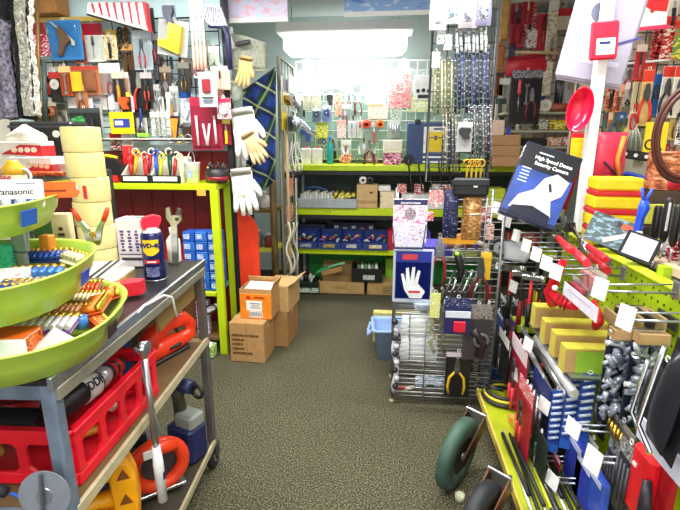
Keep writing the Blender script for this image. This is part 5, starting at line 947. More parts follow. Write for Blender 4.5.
q = MB(); zb = at(241, 210, Y=3.28).z; q.prism([(-.07, 0), (.09, 0), (.09, zb-.14), (.05, zb-.06), (-.05, zb), (-.07, zb)], .02, M('#dc3a1c', .4)); solo(q, 'orange_board', 'orange red board standing behind the cartons beside the lime post', 'board', TM((at(244, 262, Y=3.3).x+.035, 3.29, .001)))
q = MB(); q.ball((0, 0, 0), .07, M('#cfe0d2', .5), 14, (1, .8, 1.1)); solo(q, 'pale_helmet', 'pale green round cap peeking out beside the white gloves', 'cap', TM(at(233, 92, Y=3.4)))
WS = thing('wooden_rack', 'dark wooden rack with two boards behind the tartan blanket', 'rack', TM((at(262, 210, Y=3.95).x, 3.98, 0)))
for z, c in ((at(262, 208, Y=3.9).z, '#7a5a24'), (at(262, 247, Y=3.9).z, '#b8b83a'), (.12, '#5a4424')): MB().box((0, 0, z-.015), (.30, .3, .03), M(c, .6)).build('board', WS)
for x in (-.14, .14):
    for y in (-.13, .13): MB().box((x, y, .48), (.03, .03, .96), M('#3a2c1c', .6)).build('upright', WS)
z = at(262, 208, Y=3.9).z; z5 = at(262, 247, Y=3.9).z
for i, (x, c, h_, zz, l) in enumerate(((252, '#7f8f98', .16, z, 'grey blue canister on the upper board of the wooden rack'), (264, '#e6e2da', .14, z, 'white canister on the upper board of the wooden rack'), (256, '#566a62', .15, z5, 'dark green jar on the lower board of the wooden rack'), (267, '#8a2c3c', .12, z5, 'maroon jar on the lower board of the wooden rack'))):
    t = thing('canister', l, 'canister', TM((at(x, 208, Y=3.9).x, 3.93, zz+h_+.002))); kids(t, bottle(h_, .045, c, '#d8d8d4'))
# posters near the ceiling
def poster(r_, Y, label, m, tilt):
    mm, w, h = rect(*r_, ('Y', Y), 0, tilt); t = thing('ceiling_poster', label, 'poster', mm); MB().box((0, 0, -h/2), (w, .012, h), m).build('printed_panel', t); MB().box((0, -.004, -h-.01), (w*1.01, .02, .03), WHITE).build('bottom_rail', t)
    for s in (-.4, .4): MB().tube([(s*w, 0, 0), (s*w, 0, .3)], .003, WIREG, 5).build('hanging_wire', t)
    return t, w, h
poster((218, -30, 287, 19), 3.55, 'pastel pink and lilac poster with a teal spot hanging near the ceiling at left', PR('#dcd2ee', '#e9b6cc', '#a9dfe6', 9, th=.55), 0)
t, w_, h_ = poster((344, -24, 433, 12), 3.9, 'blue poster with white lettering hanging from the ceiling above the aisle', PR('#8fb4ea', '#c8d8f6', '#5f8fdc', 7, th=.56), 0)
text('AY', .15, M('#e4eeff', .4), t, (.12, -.008, -h_+.24), bold=.003)
# ------------------------------------------------------------------ wire rack standing in the middle of the floor
RK = thing('wire_rack', 'free standing silver wire basket rack in the middle of the shop floor', 'rack', TM((.345, 2.67, 0)))
wx, wy = .285, .15; wm = M('#8d8f94', .35, .7)
for x in (-wx, wx):
    for y in (-wy, wy): MB().tube([(x, y, 0), (x, y, 1.27)], .008, wm, 6).build('post', RK); MB().ball((x, y, .012), .016, M('#c8b890', .4), 8).build('foot', RK)
q = MB()
for i in range(17): q.tube([(-wx, -wy, .05+.029*i), (wx, -wy, .05+.029*i)], .0028, M('#d6d4cc', .35, .5), 5)
for x in (-.1, .1): q.tube([(x, -wy-.003, .04), (x, -wy-.003, .54)], .0035, wm, 5)
q.build('front_mesh', RK); q = MB()
for i in range(17): q.tube([(-wx, wy, .05+.029*i), (wx, wy, .05+.029*i)], .0028, wm, 5)
q.build('back_mesh', RK)
for s in (-1, 1):
    q = MB()
    for i in range(17): q.tube([(s*wx, -wy, .05+.029*i), (s*wx, wy, .05+.029*i)], .0028, wm, 5)
    q.build('side_mesh', RK)
q = MB()
for i in range(18): q.tube([(-.02, -wy, .56+.04*i), (wx, -wy, .56+.04*i)], .0026, M('#d6d4cc', .35, .5), 5)
for x in (-.02, .09, .19): q.tube([(x, -wy, .54), (x, -wy, 1.25)], .004, wm, 5)
q.build('upper_mesh', RK)
for z in (.05, .255, .575, .90):
    q = MB()
    for i in range(9): q.tube([(-wx, -wy+.2*wy*i*1.25, z), (wx, -wy+.2*wy*i*1.25, z)], .003, wm, 5)
    q.tube([(-wx, -wy, z), (wx, -wy, z), (wx, wy, z), (-wx, wy, z)], .005, wm, 6, closed=True); q.build('wire_shelf', RK)
RKY = 2.48; RP = ('Y', RKY)
# carded goods on the front of the rack
t = pack((393, 199, 427, 243), ('Y', 2.44), 'white and pink printed card with a dark blue frame hanging on the rack', PR('#f4eef6', '#e06aa8', '#ffffff', 34, seed=4, th=.54), None, '#22265c', .12, name='carded_mask', cat='card'); w_ = .18
MB().prism([(-.092, -.13), (-.088, -.13), (-.072, -.255), (.066, -.255), (.08, -.13), (.085, -.13), (.072, -.262), (-.078, -.262)], .006, M('#252a5c', .4), -.006).build('dark_frame', t); MB().prism([(-.085, -.13), (.08, -.13), (.068, -.25), (-.074, -.25)], .004, PR('#e9e9f6', '#c8c8ea', '#b04a8a', 40), -.004).build('lower_panel', t); MB().disc((0, -.006, -.075), .03, .004, PR('#5a4a5a', '#e8d8e0', None, 90), 16).build('round_print', t)
MB().box((0, -.0058, -.02), (.10, .001, .008), PR('#f4f2f8', '#22265c', None, 120)).build('printed_line', t)
t = pack((395, 251, 431, 299), ('Y', 2.40), 'blue pack with a white glove picture in a thick clear shell', '#1f3aa0', lambda h, w: [('white_glove', MB().prism([(-.3*w, -.75*h), (-.42*w, -.3*h), (-.34*w, -.28*h), (-.24*w, -.52*h), (-.26*w, -.12*h), (-.16*w, -.1*h), (-.1*w, -.5*h), (-.04*w, -.08*h), (.06*w, -.08*h), (.04*w, -.5*h), (.16*w, -.16*h), (.24*w, -.2*h), (.16*w, -.56*h), (.42*w, -.8*h), (.3*w, -h), (-.1*w, -h)], .012, M('#eef2fa', .4))), ('red_badge', MB().box((.05*w, -.008, -.8*h), (.4*w, .004, .06*h), M('#d02a3c', .4)))], '#20309a', .22, name='glove_pack', cat='glove pack', clear=False)
a = MB(); a.box((0, .004, -.14), (.215, .012, .30), CLEAR('#e8f0ff', .5), .02); a.build('clear_shell', t); MB().box((-.02, -.0045, -.032), (.08, .003, .03), M('#d23a4a', .4)).build('red_logo', t)
hang((431, 236, 447, 286), ('Y', 2.42), 'long dark red handled pliers with steel jaws hanging on the rack', 'pliers', 'pliers', lambda h, w: pliers(h, '#7c1822', CHROME, None, .26))
hang((451, 252, 465, 282), ('Y', 2.43), 'black and green folding tool hanging above the dark blue pack', 'folding_tool', 'hand tool', lambda h, w: [('tool_body', MB().tube([(-.2*w, 0, 0), (.1*w, 0, -.3*h), (.25*w, 0, -.7*h), (.1*w, 0, -h)], [.016, .022, .02, .014], M('#17181b', .4), 8)), ('green_tip', MB().box((-.16*w, -.01, -.03*h), (.3*w, .03, .1*h), M('#a8d84a', .4), .003))])
for i in range(6):
    a = at(442+i*5, 302+i*.5, Y=2.44); b = at(455+i*6, 270, Y=2.485); q = MB(); q.tube([a, b], .008, CHROME if i % 2 else M('#6f7076', .3, .9), 7); solo(q, 'chisel', f'slanted steel chisel shaft in the rack basket, {["first", "second", "third", "fourth", "fifth", "sixth"][i]} from the left', 'chisel', group='slanted chisel shafts')
hang((470, 258, 490, 306), ('Y', 2.42), 'maroon handled pliers with dark jaws at the right end of the rack', 'pliers', 'pliers', lambda h, w: pliers(h, '#5c1018', DKSTEEL, None, .34))
pack((480, 252, 491, 280), ('Y', 2.47), 'amber yellow card behind the maroon pliers', '#e8b820', None, '#f2cc30')
t = pack((444, 298, 471, 334), ('Y', 2.40), 'dark blue pack with a white stripe and a red square window', '#23265e', lambda h, w: [('red_square', MB().box((.1*w, 0, -.72*h), (.55*w, .012, .45*h), M('#e2203a', .35), .004)), ('white_stripe', MB().box((0, .002, -.22*h), (w*1.15, .006, .26*h), M('#dfeaf4', .4)))], PR('#20225a', '#e4e6f4', None, 60, th=.6), .24, clear=False)
t = pack((463, 304, 491, 360), ('Y', 2.38), 'smoky brown blister pack with a grey header at the right of the rack', M('#4a4248', .3), lambda h, w: [('dark_tool', MB().tube([(-.25*w, 0, -.2*h), (.05*w, 0, -.4*h), (.3*w, 0, -.6*h), (.1*w, 0, -.95*h)], .022, M('#2a2226', .4), 8)), ('cable_loop', MB().ring((.18*w, 0, -.5*h), .3*w, .01, M('#6a6468', .4), 14, 6))], PR('#a8a098', '#3a363a', None, 60), .25)
# contents of the baskets
for i, (x0, y0, x1, y1) in enumerate(((400, 335, 437, 361), (401, 313, 434, 338), (404, 327, 431, 346))):
    m, w, h = rect(x0, y0, x1, y1, ('Y', 2.585+.09*(i == 2))); t = thing('folded_gloves', f'{["lower", "upper", "rear"][i]} bundle of folded white work gloves in the left rack basket', 'gloves', m); MB().pillow(w, h*.96, .07, M('#f4f8fb' if i != 1 else '#eef2f0', .8, 0, .03, 14), wr=.25, seed=i).build('cloth', t); MB().box((-w*.25, -.03, -h/2), (.006, .02, h*.95), M('#6a7488', .5)).build('elastic_band', t)
t = carton((.29, 2.66, .579), (.22, .16, .035), 'flat pale blue box on top of the white glove bundles', 4, mat=M('#c7d6ea', .5), tape=None)
for i in range(3): q = MB(); q.pillow(.07, .06, .035, PR('#cfe0f0', '#3f78b8', '#f4f8fc', 60, seed=i)); solo(q, 'blue_sachet', f'blue and white sachet behind the lower rack wires, {["left", "middle", "right"][i]} one', 'sachet', TM((.235+.055*i, 2.56, .165+.01*(i % 2)), 0, -20))
for i, (x, c) in enumerate(((.13, '#c8302c'), (.17, '#e8e4da'), (.47, '#2a4aa0'))): q = MB(); q.tube([(-.03, 0, 0), (.03, 0, 0)], .012, M(c, .4), 8); solo(q, 'dropped_cap', f'small {["red", "white", "blue"][i]} plug lying on the lowest rack shelf', 'plug', TM((x, 2.58, .07), 20*i))
hang((447, 358, 466, 394), ('Y', 2.42), 'pliers with yellow and black handles hanging low on the rack', 'pliers', 'pliers', lambda h, w: pliers(h, '#e2b81c', CHROME, None, .42))
pack((445, 352, 470, 396), ('Y', 2.46), 'black backing card behind the yellow handled pliers', '#1b1b1f', None, '#d8c8d4', .1)
q = MB(); q.tube([at(395+2*_s(k*.9), 320+k*5.5, Y=2.44) for k in range(14)], .012, M('#d8dae0', .4), 7); solo(q, 'chain_string', 'silver beaded chain hanging at the left edge of the rack', 'chain')
q = MB()
for k in range(9): q.ball(at(395+1.5*(k % 2), 322+k*8, Y=2.42), .018, M('#c9ccd4' if k % 2 else '#26262c', .4), 8)
solo(q, 'bead_string', 'black and white beaded tie string at the left rack edge', 'string')
for j in range(2):
    q = MB(); q.tube([(p.x, p.y+.015*(k % 2), p.z) for k, p in enumerate([at(432+10*j+3*_s(k*2.1), 288+k*5, Y=2.46) for k in range(14)])], .010, M('#c6c29a' if j == 0 else '#8e8a7a', .35, .5), 6); solo(q, 'hanging_chain', f'{["pale yellow", "grey"][j]} steel chain hanging down the front of the rack', 'chain')
t = pack((430, 293, 440, 318), ('Y', 2.46), 'narrow yellow green card beside the hanging chains', PR('#d6dc62', '#f2f4c0', None, 40), None)
t = hang((436, 296, 441, 304), ('Y', 2.4), 'tiny yellow plug hanging under the glove pack', 'yellow_plug', 'plug', lambda h, w: lump(h, w, '#e8d23a'), tab=False)
# upper rack: navy pouch, brown belt pouch, black pouch, orange tool
t = hang((443, 190, 458, 238), ('Y', 2.42), 'navy spotted belt pouch hanging at the top of the rack', 'belt_pouch', 'pouch', lambda h, w: [('pouch_body', MB().pillow(w, h, .07, PR('#1c2148', '#aab0d8', '#12163a', 40, th=.62))), ('belt_loop', MB().box((0, -.03, -.3*h), (w*.5, .02, .05), NAVY, .004))])
t = hang((462, 195, 481, 240), ('Y', 2.43), 'brown paper wrapped bundle beside the navy pouch', 'paper_bundle', 'bundle', lambda h, w: [('wrapping', MB().pillow(w, h, .08, PR('#c08a50', '#8a5a2c', '#e8c898', 30), wr=.3)), ('string_tie', MB().ring((0, 0, -.4*h), w*.42, .005, M('#e8dcc0', .6), 14, 5, 'Z'))])
t = thing('black_pouch', 'wide black pouch with a small white badge above the rack', 'pouch', TM(at(471, 178, Y=2.42))); MB().box((0, 0, -.047), (.18, .06, .095), M('#15161a', .55), .016).build('pouch_body', t); MB().box((.02, -.0315, -.04), (.02, .003, .008), PAPER).build('white_badge', t); MB().box((0, -.028, -.02), (.18, .012, .036), M('#202126', .5), .005).build('flap', t)
t = thing('orange_plane', 'orange yellow block plane lying on the upper rack shelf', 'plane', TM((at(457, 243, Y=2.47).x, 2.46, at(457, 243, Y=2.46).z), 0)); MB().prism([(-.09, 0), (.09, .0), (.1, .02), (.05, .03), (.02, .05), (-.04, .028), (-.1, .024)], .05, M('#e8a018', .4)).build('plane_body', t); MB().ball((.06, 0, .04), .016, BLACK, 10).build('knob', t)
t = carton((.30, 2.68, .908), (.16, .2, .06), 'purple and blue flat carton on the upper rack shelf', 0, mat=PR('#4a3fb0', '#6a52c8', '#2f50c4', 20), tape=None)
t = carton((.22, 2.66, 1.1), (.10, .05, .05), 'red small carton wired at the upper rack', 0, mat=PR('#c83040', '#f0d8d8', None, 40), tape=None)
for i in range(4): hang((429+i*5, 190, 433+i*5, 204+3*(i % 2)), ('Y', 2.5), f'small red and white ticket hanging at the rack top, {["first", "second", "third", "fourth"][i]} from the left', 'ticket', 'ticket', lambda h, w: [('ticket_card', MB().box((0, 0, -h/2), (w, .003, h), PR('#d84a50', '#f6e8e6', None, 50, seed=i)))], group='red tickets on the rack')
for i in range(5): p = at(452+i*8, 244, Y=2.56); q = MB(); q.tube([(-.03, 0, 0), (.035, .01, .012)], .014, M(['#8a5a3a', '#c8a888', '#7a2a2a', '#5a4a8a', '#c0b0a0'][i], .4), 7); solo(q, 'loose_part', f'small {["brown", "cream", "maroon", "violet", "grey"][i]} loose part on the upper rack shelf', 'fitting', TM((p.x, p.y, p.z-.01), 30*i))
for i, (x, y, c, nm) in enumerate(((470, 214, '#a83a3a', 'brick red'), (486, 214, '#c05a5a', 'rose'), (476, 228, '#6a2a3a', 'plum'), (489, 232, '#e0b0a8', 'pale pink'))): t = pack((x-5, y-8, x+5, y+8), ('Y', 2.56), f'{nm} carded packet inside the upper right of the rack', PR(c, '#f0e0d8', '#3a2024', 40, seed=i), None)
# ------------------------------------------------------------------ upright grid with long hanging strips above the rack
g = grid('strip_grid_panel', 'tall dark grid panel of hanging saw strips above the wire rack', 'grid panel', .24, .60, 1.30, 2.62, TM((0, 2.93, 0)), M('#4b4d52', .4, .5), .09, .0035, .008)
for x in (.605,): MB().tube([(x, .02, .0), (x, .02, 2.74)], .016, M('#6d6f72', .4, .5), 7).build('upright_post', g)
import zlib
def hash_(s): return (zlib.crc32(s.encode()) % 1000)/1000
def strip(x, y0, y1, dx, Y, c1, c2, label, group, w=.018):
    a = at(x, y0, Y=Y); b = at(x+dx, y1, Y=Y); t = thing('saw_strip', label, 'saw strip', TM(a), group); d = b-a
    q = MB(); jx = (hash_(label)-.5)*.012; q.tube([(0, 0, 0), (d.x*.5+jx, d.y, d.z*.5), (d.x, d.y, d.z*(.93+.12*hash_(label+'b')))], w*.42, STRIPE(c1, c2, 6+5*round(hash_(label+'c')*3)/3, 'Z', .55, .93), 5); q.build('strip_sleeve', t)
    q = MB(); q.ring((0, 0, .008), .008, .002, WIREG, 8, 4); q.build('hang_hole', t)
ordn = ['first', 'second', 'third', 'fourth', 'fifth', 'sixth', 'seventh', 'eighth', 'ninth', 'tenth', 'eleventh', 'twelfth']
for i in range(10): strip(455+i*3.7, 49+2*(i % 3), 112, .5, 2.86, ['#23283e', '#191a20', '#303a66'][i % 3], '#8a92ac', f'dark blue saw strip in the upper row of the strip panel, {ordn[i]} from the left', 'upper dark saw strips')
for i in range(7): strip(435+i*3.4, 60+3*(i % 2), 116, -.5, 2.88, ['#8f8658', '#5c5838', '#b0aa80'][i % 3], '#d8d2b0', f'pale brass saw strip left of the dark strips, {ordn[i]} from the left', 'pale brass strips', .015)
for i in range(9): strip(469+i*2.7, 108+2*(i % 2), 168, .3, 2.84, ['#3a3a3c', '#1e1f23', '#606064'][i % 3], '#a0a0a6', f'grey saw strip in the lower row of the strip panel, {ordn[i]} from the left', 'lower grey saw strips', .014)
for i in range(6): strip(443+i*3.2, 112, 170+4*(i % 2), .3, 2.88, ['#58533f', '#7a766a', '#33312c'][i % 3], '#b4b09c', f'dull metal strip behind the grey clear pack, {ordn[i]} from the left', 'dull metal strips', .014)
for i in range(8): strip(457+i*4, 28+3*(i % 2), 52, .6, 2.84, ['#f2f2f0', '#dfe2e6', '#c8ccd2'][i % 3], '#6a7080', f'white topped short strip above the dark saw strips, {ordn[i]} from the left', 'white topped strips', .02)
pack((457, 122, 472, 152), ('Y', 2.78), 'grey clear clamshell with a black handle hanging on the saw strips', M('#b2b2b0', .3), lambda h, w: lump(h*.5, w, '#1a1a1c'), '#c9c9c6', .15)
for i in range(4): hang((465+i*4.6, 158, 469+i*4.6, 184), ('Y', 2.75), f'brass key blade hanging in a bunch below the grey clamshell, {ordn[i]} from the left', 'brass_key', 'key', lambda h, w: [('key_bow', MB().ring((0, 0, -.2*h), h*.14, .006, BRASS, 12, 6)), ('key_blade', MB().box((0, 0, -.65*h), (w*.5, .005, .65*h), BRASS))], group='brass key bunch')
# plastic bags hanging at the very top
for i, (x0, x1, y0, y1, c, nm) in enumerate(((430, 447, -12, 30, '#e6e9ec', 'white clear bag at the top left of the strip panel'), (444, 462, -15, 24, '#cfd6dc', 'pale grey bag with teal contents at the top of the strip panel'), (459, 478, -12, 28, '#b9b2ba', 'mauve grey bag in the middle of the panel top'), (474, 492, -14, 26, '#8f8aa6', 'lilac grey bag at the right of the panel top'))):
    m, w, h = rect(x0, y0, x1, y1, ('Y', 2.78)); t = thing('hanging_bag', nm, 'bag', m); MB().pillow(w, h, .06, M(c, .25), wr=.3, seed=i).build('bag_body', t); MB().pillow(w*.7, h*.4, .07, PR(['#c8d0d8', '#4f7f92', '#5a5a70', '#3c4a66'][i], '#eef0f2', None, 40), c=(0, -.005, -h*.5), wr=.3).build('contents', t)
for i, (x, y) in enumerate(((441, 36), (448, 42), (436, 60))): hang((x-4, y-8, x+4, y+8), ('Y', 2.84), f'blurry white tag hanging left of the strip panel, {["upper", "middle", "lower"][i]} one', 'white_tag', 'tag', lambda h, w: [('tag_card', MB().box((0, 0, -h/2), (w, .004, h), PR('#f2f3f2', '#7a8290', None, 40, seed=i)))])
# ------------------------------------------------------------------ blue tub on the floor
p0 = at(369, 352, Z=0); TB = thing('blue_tub', 'open blue grey plastic tub on the floor beside the wire rack', 'tub', TM((.075, 3.17, .002), 3)); tm = M('#9dbbe6', .4, 0, .05); q = MB()
def rrect(w, d, r, z, k=6):
    o = []
    for cx, cy, a0 in ((w/2-r, d/2-r, 0), (-w/2+r, d/2-r, 90), (-w/2+r, -d/2+r, 180), (w/2-r, -d/2+r, 270)):
        for i in range(k): a = R(a0+90*i/(k-1)); o.append((cx+r*_c(a), cy+r*_s(a), z))
    return o
rings = [rrect(.24, .20, .03, 0), rrect(.29, .26, .035, .225), rrect(.33, .30, .04, .23), rrect(.33, .30, .04, .245), rrect(.29, .26, .035, .245), rrect(.275, .245, .03, .22), rrect(.23, .19, .03, .008)]
vs = [p for r_ in rings for p in r_]; k = len(rings[0]); fs = [(i*k+j, i*k+(j+1) % k, (i+1)*k+(j+1) % k, (i+1)*k+j) for i in range(len(rings)-1) for j in range(k)] + [tuple(reversed(range(k))), tuple((len(rings)-1)*k+j for j in range(k))]
q.raw(vs, fs, tm, True); q.build('tub_shell', TB); MB().tube([(-.165, .08, .22), (-.185, .05, .17), (-.185, -.05, .17), (-.165, -.08, .22)], .012, tm, 7).build('side_handle', TB)
t = carton((.10, 3.40, .002), (.36, .06, .25), 'yellowish board standing behind the blue tub', 0, mat=M('#d4c878', .6), tape=None)
"""rest of the floor boxes at the counter end"""
CA = carton((-.955, 3.055, .002), (.255, .24, .30), 'large kraft carton with five printed lines, standing at the counter post', -3, mat=M('#b98d58', .8)); MB().box((0, -.1208, .17), (.004, .002, .26), M('#a67c48', .8)).build('seam', CA)
for i, L in enumerate((.20, .09, .08, .09, .15)): MB().box((-.11+L/2, -.1212, .205-.034*i), (L, .001, .016), PR('#5a3f22', '#b98d58', '#b98d58', 75, th=.56, seed=i)).build('printed_line', CA)
CBX = carton((-.905, 3.12, .303), (.235, .20, .22), 'open carton with an orange labelled front, stacked on the printed kraft carton', -3, mat=M('#c08f55', .8), open_top=True); MB().box((0, -.102, .095), (.232, .004, .185), M('#f08a1c', .45), .001).build('orange_front', CBX); MB().box((-.01, -.1045, .1), (.115, .003, .075), PAPER).build('white_label', CBX); MB().box((-.0, -.1045, .035), (.10, .003, .045), PAPER).build('barcode_panel', CBX)
for i in range(16): MB().box((-.045+.0058*i, -.1065, .037), (.0018+.0015*(i % 3 == 0), .001, .034), BLACK).build('barcode_bar', CBX)
MB().box((-.05, -.1055, .162), (.03, .003, .02), M('#d4301c', .4)).build('red_mark', CBX); [MB().box((.0, -.1065, .085+.016*i), (.08-.02*(i % 2), .001, .005), M('#5a5a5a', .5)).build('label_line', CBX) for i in range(3)]; MB().box((.03, -.1055, .163), (.08, .001, .012), M('#b8440f', .5)).build('printed_line', CBX)
flap(CBX, .07, .2, (.128, 0, .245), (0, -68, 0)); flap(CBX, .235, .05, (0, .105, .235), (-75, 0, 0))
for i in range(3): q = MB(); q.box((0, 0, 0), (.19, .16, .004), PR('#f8f4f2', '#e0a8b0', '#ffffff', 40, seed=i)); solo(q, 'paper_sheaf', f'printed paper leaflet lying in the open orange carton, {["lowest", "middle", "topmost"][i]} one', 'leaflet', TM((-.905+.004*i, 3.12, .50+.012*i), -3+2*i, 2, 2))
CC = carton((-.80, 3.36, .002), (.17, .30, .28), 'plain kraft carton behind the printed carton, lower of two', -4, mat=M('#a87d48', .8)); CD = carton((-.80, 3.37, .284), (.20, .30, .20), 'pale kraft carton behind the open orange carton, upper of two', -6, mat=M('#cba56c', .8)); flap(CD, .1, .3, (.11, 0, .215), (0, -35, 0), M('#d8b47c', .8))
# ------------------------------------------------------------------ gondola with lime pegboard
GZ = 1.05
def pegmat():
    m, nt, b = _base('lime pegboard'); b.inputs['Roughness'].default_value = .4
    tc = nt.nodes.new('ShaderNodeTexCoord'); sp = nt.nodes.new('ShaderNodeSeparateXYZ'); nt.links.new(tc.outputs['Object'], sp.inputs[0])
    ds = []
    for k in ('Y', 'Z'):
        a = nt.nodes.new('ShaderNodeMath'); a.operation = 'MULTIPLY'; a.inputs[1].default_value = 1/.04; nt.links.new(sp.outputs[k], a.inputs[0])
        f = nt.nodes.new('ShaderNodeMath'); f.operation = 'FRACT'; nt.links.new(a.outputs[0], f.inputs[0]); s = nt.nodes.new('ShaderNodeMath'); s.operation = 'SUBTRACT'; s.inputs[1].default_value = .5; nt.links.new(f.outputs[0], s.inputs[0])
        p = nt.nodes.new('ShaderNodeMath'); p.operation = 'POWER'; p.inputs[1].default_value = 2; nt.links.new(s.outputs[0], p.inputs[0]); ds.append(p)
    ad = nt.nodes.new('ShaderNodeMath'); nt.links.new(ds[0].outputs[0], ad.inputs[0]); nt.links.new(ds[1].outputs[0], ad.inputs[1])
    lt = nt.nodes.new('ShaderNodeMath'); lt.operation = 'LESS_THAN'; lt.inputs[1].default_value = .022; nt.links.new(ad.outputs[0], lt.inputs[0])
    mx = nt.nodes.new('ShaderNodeMix'); mx.data_type = 'RGBA'; mx.inputs[6].default_value = lin('#a4c416'); mx.inputs[7].default_value = lin('#2c3408'); nt.links.new(lt.outputs[0], mx.inputs[0]); nt.links.new(mx.outputs[2], b.inputs['Base Color']); return m
GD_ = thing('gondola', 'lime green pegboard gondola with a low base shelf along the right of the aisle', 'gondola', TM((1.0, 1.75, 0)))
MB().box((0, 0, (GZ+.15)/2+.0), (.02, 1.76, GZ-.15), pegmat()).build('pegboard', GD_); MB().box((-.22, -.08, .135), (.44, 1.60, .03), M('#a8b41a', .5, 0, .12, 6)).build('base_shelf', GD_); MB().box((-.446, -.08, .135), (.012, 1.60, .045), M('#e2c65a', .5), .003).build('shelf_edge', GD_)
MB().box((-.2, -.08, .06), (.36, 1.58, .11), M('#6a5a2a', .6)).build('plinth', GD_)
for y in (-.88, 0, .88): MB().box((.03, y, .55), (.035, .04, 1.1), M('#a8c41c', .4), .003).build('upright', GD_)
MB().box((.0, 0, GZ+.006), (.05, 1.76, .012), M('#c6dc24', .4), .003).build('top_edge', GD_)
# counter behind it
CN = thing('back_counter', 'dark counter behind the pegboard gondola carrying loose goods', 'counter', TM((1.5, 2.05, 0))); MB().box((0, 0, 1.02), (.86, 1.9, .03), M('#4a4a30', .6)).build('worktop', CN); MB().box((0, 0, .5), (.8, 1.8, 1.0), M('#3a3428', .7)).build('cabinet', CN); MB().box((.1, .3, 1.06), (.6, .02, .04), LIME).build('lime_rail', CN)
CZ = 1.036
TAGM = M('#f7f7f4', .4)
def hook(px, py, label, X=.70, ln=None, tw=.068, th=.062):
    p = at(px, py, X=X); ln = ln or (.988-X-(.03 if p.z > 1.0 else 0)); t = thing('peg_hook', label, 'peg hook', TM((X, p.y, p.z))); MB().tube([(0, 0, 0), (ln, 0, 0)], .0045, WIREG, 6).build('hook_wire', t); MB().tube([(0, 0, .022), (ln-.02, 0, .03)], .0035, WIREG, 6).build('label_wire', t); MB().box((ln-.004, 0, .01), (.008, .035, .06), WIREG, .002).build('back_clip', t)
    MB().box((-.004, -.0, -.012), (.003, tw, th), TAGM).build('price_tag', t, TM((0, 0, .02), 18, 0, 8)); return t
rowA = [(517, 237), (527, 247), (537, 256), (547, 265), (557, 274)]
for i, (x, y) in enumerate(rowA): hook(x, y, f'peg hook with white price tag in the top row, {ordn[i]} from far')
hook(497, 209, 'peg hook with a narrow price tag under the camera box, farthest one', .62); hook(503, 216, 'peg hook with a narrow price tag under the camera box, middle one', .64); hook(508, 223, 'peg hook with a narrow price tag under the camera box, nearest one', .66)
for (x, y, l, k) in ((601, 291, 'peg hook with a large white price tag beside the red caulking tool', dict(X=.72, tw=.06, th=.07)), (627, 320, 'peg hook with the largest white price tag above the clear bit bags', dict(X=.72, tw=.058, th=.072, ln=.24)), (500, 266, 'peg hook with a slim tag above the axes', {}), (514, 288, 'peg hook with a white tag between the axes', {}), (488, 305, 'peg hook with a small tag at the far lower end', {}), (529, 346, 'peg hook with a white tag left of the wooden sanding blocks', {}), (517, 376, 'peg hook with a white tag above the red clamshells', {}),
                     (545, 407, 'peg hook with a slim white tag in the blue drill bits', {}), (574, 430, 'peg hook with a white tag below the blue drill bits', {}), (594, 462, 'peg hook with a long white tag beside the blue sleeves', dict(th=.08)), (540, 460, 'peg hook with a white tag above the steel rods', {}), (553, 482, 'peg hook with the lowest white tag', {}), (524, 428, 'peg hook with a thin tag beside the red clamshell', {})): hook(x, y, l, **k)
GX_ = .76
def gpack(r_, X, label, card, tool=None, head=None, **k): return pack(r_, ('X', X), label, card, tool, head, **k)
# --- tools hung at the far end: axes, discs
t = thing('spoked_pulley', 'small black spoked wheel left of the grey rounded pad', 'wheel', TM(at(501, 238, Y=2.66)) @ TM((0, 0, 0), -15) @ Matrix.Scale(.7, 4)); MB().ring((0, 0, -.08), .07, .016, M('#2b2b30', .6), 22, 8).build('tyre', t); MB().disc((0, 0, -.08), .05, .02, M('#a8aab0', .4, .4), 18).build('wheel_disc', t); MB().disc((0, -.014, -.08), .014, .012, BLACK, 10).build('axle', t)
t = thing('paint_pad', 'grey rounded pad hanging beside the small spoked pulley', 'pad', TM(at(518, 241, Y=2.60)) @ TM((0, 0, 0), -20, -20)); MB().prism([(-.07, -.01), (.02, .0), (.08, -.07), (.05, -.12), (-.06, -.11)], .05, M('#8d8f94', .5)).build('pad_body', t); MB().prism([(-.06, -.02), (.015, -.01), (.065, -.07), (.04, -.11), (-.05, -.1)], .052, M('#a9abb0', .4)).build('face', t)
for i, (x, y0, y1, c) in enumerate(((489, 256, 312, '#1d1d22'), (498, 262, 318, '#c41c28'), (509, 262, 322, '#b3202c'), (520, 268, 328, '#1f2030'), (529, 272, 330, '#d0242e'))):
    m, w, h = rect(x-5, y0, x+6, y1, ('X', .74)); t = thing('claw_hammer', f'hammer with a {["black", "red", "dark red", "blue black", "bright red"][i]} grip hanging at the gondola end, {ordn[i]} from the far end', 'hammer', m @ TM((0, 0, 0), 65)); hp = hammer(h, c, CHROME, .34); kids(t, hp)
    MB().tube([(0, 0, -.55*h), (0, 0, -h)], [.038*h, .05*h], M(['#b02028', '#17171a', '#1a1a1e', '#a01c26', '#1b1b20'][i], .5), 8).build('grip', t)
for i, (x, y, c, l) in enumerate(((536, 272, '#e2b81c', 'yellow handled tin snips hanging between the hammers'), (541, 282, '#c01c24', 'red handled tin snips hanging between the hammers'), (532, 292, '#2b2f38', 'black handled cutters hanging between the hammers'))): hang((x-5, y, x+5, y+34), ('X', .8), l, 'tin_snips', 'snips', lambda h, w: cutters(h, c))
gpack((494, 310, 503, 326), .8, 'blue carded hook set low at the far end of the gondola', '#24489a', None, '#e8ecf4'); gpack((505, 316, 515, 330), .8, 'blue and red carded pack beside the blue hook set', PR('#28407c', '#d02830', '#e8e8ee', 30), None, '#2c4c9c')
